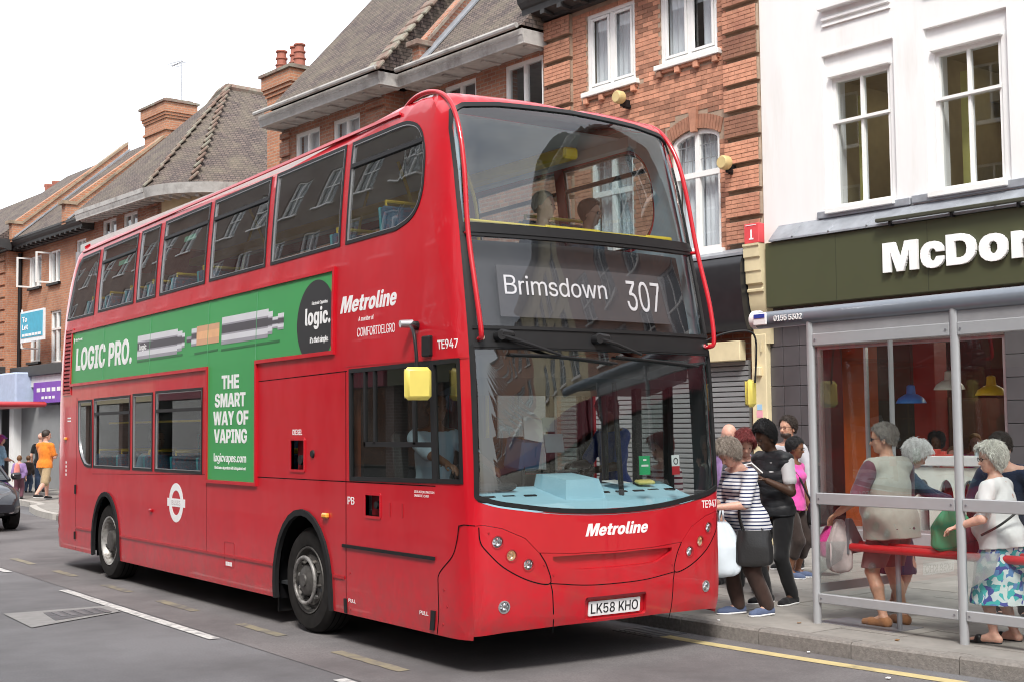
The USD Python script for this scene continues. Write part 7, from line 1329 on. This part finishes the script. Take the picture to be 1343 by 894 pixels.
person('woman in a pale blue top and purple cap behind the dark car', (2.75, 30.6, PZ), 10, 1.66, 'pale', 1.1, 6, (0, 5), hands=((.3, -.15, .95), (.3, .15, .95)), top_=('top', cloth('pale_blue', (.30, .50, .66)), .9, -.06), bottom=('trousers', K_NAVY, 'loose', 1.95), shoes='shoe', hat=('purple', (.22, .05, .30)), hair=('long', 'magenta', (.35, .03, .16)), female=True, h=.018, seed=19)
person('small child with maroon trousers in front of the woman in the purple cap', (2.55, 27.6, PZ), 70, 1.12, 'pale', 1.1, 0, (0, 5), top_=('top', cloth('lilac', (.30, .20, .42)), 1.5, -.04), bottom=('trousers', cloth('maroon', (.13, .055, .075)), 'loose', 1.9), shoes='shoe', hair=('full', 'light_brown', (.16, .08, .035)), h=.016, seed=20)
bag('backpack', 'salmon pink backpack on the small child at the far left', 'bag', [(2.45, 27.42, .98, .09), (2.44, 27.40, .82, .11)], cloth('salmon', (.72, .25, .22)), h=.016)
person('woman with long fair hair and a denim dress at the left edge', (1.95, 31.2, PZ), 60, 1.62, 'pale', 1.1, 0, (0, 0), top_=('denim_dress', cloth('denim_blue', (.04, .10, .30)), .5, -.2), bottom=('skirt', cloth('denim_blue', (.04, .10, .30)), 'skirt', .3), shoes='shoe', hair=('long', 'fair', (.36, .22, .10)), female=True, h=.018, seed=21)
# on the bus
person('bus driver in a pale blue shirt at the wheel', (-.78, 1.52, .45), -90, 1.76, 'brown', 1.1, 4, (0, 0), hands=((.60, -.2, 1.08), (.58, .22, 1.06)), pelvis=(0, 0, .84), feet=((.60, -.14, .20), (.60, .14, .20)), top_=('shirt', cloth('pale_blue_shirt', (.50, .62, .74), .05), .95, .0), bottom=('trousers', K_BLACK, 'loose', 1.95), shoes='shoe', hair=('short', 'black', (.008, .008, .009)), h=.012, seed=22)
person('man in a blue tee standing in the bus doorway', (1.02, 1.30, .45), 178, 1.66, 'dark', 1.0, 4, (8, 18), hands=((.38, -.12, 1.05), (.36, .12, 1.0)), top_=('tee', cloth('royal_blue', (.02, .06, .30)), .8, -.04), bottom=('trousers', K_BLACK, 'slim', 1.95), shoes='shoe', hair=('short', 'black', (.008, .008, .009)), h=.012, seed=23)
SIT = dict(pelvis=(0, 0, .50), feet=((.44, -.10, .09), (.44, .10, .09)), bottom=('trousers', K_NAVY, 'loose', 1.95), shoes='shoe', h=.015)
person('grey-haired man on the upper deck front seat behind the red sign reflection', (.42, 1.55, 2.62), -82, 1.72, 'pale', head=(20, 0), top_=('jacket', cloth('dark_grey', (.09, .095, .11)), 1.8, -.02), hair=('short', 'ash_grey', (.30, .26, .22)), seed=24, **SIT)
person('woman in glasses on the upper deck front seat at the kerb side', (.90, 1.50, 2.62), -85, 1.64, 'tan', head=(25, 5), top_=('jacket', cloth('grey_blue', (.12, .15, .18)), 1.8, -.02), hair=('full', 'dark_brown', (.03, .02, .015)), gloss=True, female=True, seed=25, **SIT)
person('passenger in a pale blue jacket by the lower rear window', (-.78, 8.15, .55), -90, 1.66, 'pale', head=(20, 0), top_=('jacket', cloth('pale_blue', (.30, .50, .66)), 1.8, -.02), hair=('full', 'ash_grey', (.30, .26, .22)), seed=26, **SIT)
person('passenger in a teal top at the upper deck front window', (-.80, 1.55, 2.62), -95, 1.6, 'tan', head=(-10, 20), top_=('top', cloth('teal', (.05, .25, .28)), 1.8, -.02), hair=('full', 'white', (.62, .60, .58)), female=True, seed=27, **SIT)
# ------------------------------------------------------------ the dark car and the other side of the street
CARP = pm('car_paint_black', (.016, .017, .022), rough=.22, var=.1, coat=.8); CARG = glassm('car_glass', (.35, .38, .38), base=.07)
def car(label, loc, rot):
    t = thing('parked_car', label, 'car', loc, rot=rot)
    # x: across, y: forward; side outline
    st = [(-2.15, .42, .62, .86), (-2.1, .36, .80, .88), (-1.75, .28, .93, .90), (-.9, .24, .96, .91), (.5, .24, .95, .91), (1.2, .26, .93, .90), (1.75, .26, .82, .87), (2.05, .30, .66, .80), (2.17, .36, .52, .68)]
    V = []; n = 18
    for y, z0, z1, w in st:
        for k in range(n):
            a = 2*math.pi*k/n; ca, sa = math.cos(a), math.sin(a); e = .42
            V.append((w*math.copysign(abs(ca)**e, ca), y, (z0+z1)/2+(z1-z0)/2*math.copysign(abs(sa)**e, sa)))
    F_ = [(i*n+k, i*n+(k+1) % n, (i+1)*n+(k+1) % n, (i+1)*n+k) for i in range(len(st)-1) for k in range(n)]
    m = MB().raw(V, np.array(F_)[:, ::-1]); m.raw(V[:n], [(0, k, k+1) for k in range(1, n-1)]); m.raw(V[-n:], [(0, k+1, k) for k in range(1, n-1)])
    put(t, 'body', m, CARP, 40)
    gh = m3.Manifold.hull_points(np.array([(s*x, y, z) for s in (-1, 1) for x, y, z in ((.80, -1.75, .92), (.82, 1.15, .93), (.60, .35, 1.44), (.60, -1.1, 1.44), (.62, -.4, 1.48))]))
    put(t, 'roof', m3.Manifold.hull_points(np.array([(s*x, y, z) for s in (-1, 1) for x, y, z in ((.62, .40, 1.42), (.62, -1.1, 1.42), (.56, .30, 1.47), (.56, -1.0, 1.47), (.5, -.4, 1.50))])), CARP, 30)
    put(t, 'windscreen', (np.array([(-.80, 1.16, .94), (.80, 1.16, .94), (.60, .40, 1.43), (-.60, .40, 1.43)]), [(0, 1, 2, 3)]), CARG)
    for s in (-1, 1): put(t, 'side_window', (np.array([(s*.83, 1.1, .95), (s*.82, -1.6, .95), (s*.63, -1.1, 1.43), (s*.63, .38, 1.43)]), [(0, 1, 2, 3)]), CARG); put(t, 'pillar', MB().tube([(s*.82, 1.17, .93), (s*.62, .40, 1.44)], .035, 6), CARP, True)
    put(t, 'rear_window', (np.array([(-.8, -1.75, .94), (.8, -1.75, .94), (.6, -1.1, 1.43), (-.6, -1.1, 1.43)]), [(0, 1, 2, 3)]), CARG); put(t, 'cabin', MB().box(-.7, .7, -1.5, .9, .4, .95), INTD)
    for s in (-1, 1):
        hl = put(t, 'headlight', m3.Manifold.hull_points(np.array([(s*x, y, z) for x, y, z in ((.40, 2.10, .60), (.42, 2.06, .70), (.76, 1.86, .62), (.80, 1.62, .78), (.84, 1.64, .72), (.60, 1.98, .74))])), CHROME, 30)
        put(t, 'fog_lamp', MB().cone((s*.62, 2.05, .40), (s*.62, 2.14, .40), .07, .065, 14), CHROME, 30); put(t, 'door_mirror', MB().rbox((s*1.0, .95, 1.0), (.2, .1, .14), (0, 0, 0), .04), CARP, 40)
        for y in (1.38, -1.35):
            wl_ = MB().lathe([(.20, -.02), (.22, 0), (.30, .0), (.32, -.03), (.32, -.19), (.2, -.2)], (0, 0, 0), 28, axis=0).get(); v = wl_[0].copy(); v[:, 0] *= s; v += (s*.90, y, .32); w = put(t, 'wheel', (v, wl_[1]), TYRE, 40)
            rm_ = MB().lathe([(.21, -.02), (.20, -.005), (.17, -.03), (.08, -.02), (0, -.01)], (0, 0, 0), 20, axis=0).get(); v = rm_[0].copy(); v[:, 0] *= s; v += (s*.90, y, .32); put(w, 'rim', (v, rm_[1]), STEEL, 40)
            put(t, 'wheel_arch', MB().box(s*.5, s*.905, y-.36, y+.36, .22, .60, .1), DARKBOX)
    put(t, 'grille', MB().box(-.36, .36, 2.02, 2.185, .50, .60, .02), BLK); put(t, 'lower_grille', MB().box(-.5, .5, 2.0, 2.16, .30, .42, .02), BLK); put(t, 'grille_bar', MB().tube(catmull([(-.40, 2.16, .60), (0, 2.20, .47), (.40, 2.16, .60)], 6), .012, 6), CHROME, True)
    put(t, 'number_plate', MB().box(-.26, .26, 2.18, 2.19, .36, .47), WHT); put(t, 'bumper_strip', MB().tube(catmull([(.50, 2.12, .34), (.70, 2.02, .36), (.86, 1.80, .40)], 6), .012, 6), CHROME, True)
    return t
car('dark car with its headlight showing at the left edge of the photo', (-.78, 19.7, 0), math.pi)
# far bus shelter at the left edge
fs_ = thing('bus_shelter', 'far bus shelter with a red roof edge at the left edge of the photo', 'bus shelter', (-29, -2.8, PZ), FAC); put(fs_, 'roof', MB().box(-34, -24.2, -3.6, -2.3, 2.52, 2.66, .05), pm('shelter_red_edge', (.45, .04, .05)), 40)
for x in (-26.0, -29.5): put(fs_, 'post', MB().cone((x, -3.2, .1), (x, -3.2, 2.55), .05, None, 10), SHD, 40)
put(fs_, 'pane', quad([(-29.5, -3.2, .4), (-26, -3.2, .4), (-26, -3.2, 2.4), (-29.5, -3.2, 2.4)]), SG); put(fs_, 'poster', MB().box(-29.9, -29.2, -3.3, -2.6, .5, 2.4), pm('poster_blue', (.06, .30, .45), rough=.4))
# terrace across the street: stands behind the camera and shows in the bus's glass and paint
OBR = [brickm('opposite_brick_brown', (.24, .15, .115), (.18, .11, .085), (.24, .20, .17)), brickm('opposite_brick_dark', (.20, .14, .115), (.15, .10, .085), (.22, .19, .17))]
OPP = Frame((-12.0, 0, 0), math.pi/2)
top('far_side_pavement', MB().box(-13, -7.2, -60, 80, -.1, .125), PAVE, 'pavement on the far side of the street', kind='structure')
specs = [(-34, 14, 13.2, OBR[0], 'brick terrace with white sash windows across the street, left of the camera'), (-20, 13, 14.4, OBR[1], 'dull brick terrace across the street behind the camera'), (-7, 12, 12.6, WPAINT, 'white rendered terrace across the street facing the bus'), (5, 15, 14.2, OBR[0], 'dark brick terrace across the street opposite the bus rear'), (20, 16, 13.4, OBR[1], 'dull brick terrace across the street beyond the bus'), (36, 18, 13.0, OBR[0], 'farthest brick terrace across the street')]
for i, (x0, ln, hh, mt, lab) in enumerate(specs):
    t = thing('terrace_building', lab, 'building', (x0+ln/2, 0, PZ), OPP); n = int(ln/2.4); opn = []
    for k in range(n):
        for z in (4.6, 7.5, 10.4): opn.append(sbox(x0+.8+k*2.4, z, x0+1.95+k*2.4, z+1.7))
    wall(t, 'wall', x0, x0+ln, 3.6, hh, opn, mt); room(t, x0+.2, x0+ln-.2, 3.8, hh-.1, 2.5)
    for q_ in opn: b = q_.bounds; win(t, b[0], b[2], b[1], b[3], y=.1, cols=2, rows=((b[1]+b[3])/2,), fw=.07, bar=.05)
    cornice(t, x0, x0+ln, hh, hh+.4, .5, 0, CORN, bracket=0); roofprism(t, x0, x0+ln, -.4, hh+.4, 4, hh+4.5); put(t, 'rear_wall', MB().box(x0, x0+ln, 7.6, 7.9, PZ, hh), mt)
    put(t, 'fascia', MB().box(x0+.1, x0+ln-.1, -.25, 0, 2.9, 3.6), [OLIVE, pm('fascia_maroon', (.20, .02, .04), rough=.5), pm('fascia_cream', (.60, .52, .30), rough=.5)][i % 3]); put(t, 'shop_window', quad([(x0+.2, .1, .5), (x0+ln-.2, .1, .5), (x0+ln-.2, .1, 2.9), (x0+.2, .1, 2.9)]), WINDG); put(t, 'shop_interior', MB().box(x0, x0+ln, 1.5, 1.6, PZ, 3.6), ROOM); put(t, 'stall_riser', MB().box(x0, x0+ln, 0, .2, PZ, .5), DTILE)
    for k in range(int(ln/4)+1): put(t, 'shop_pier', MB().box(x0+k*4-.15, x0+k*4+.25, -.1, .3, PZ, 3.6), mt)
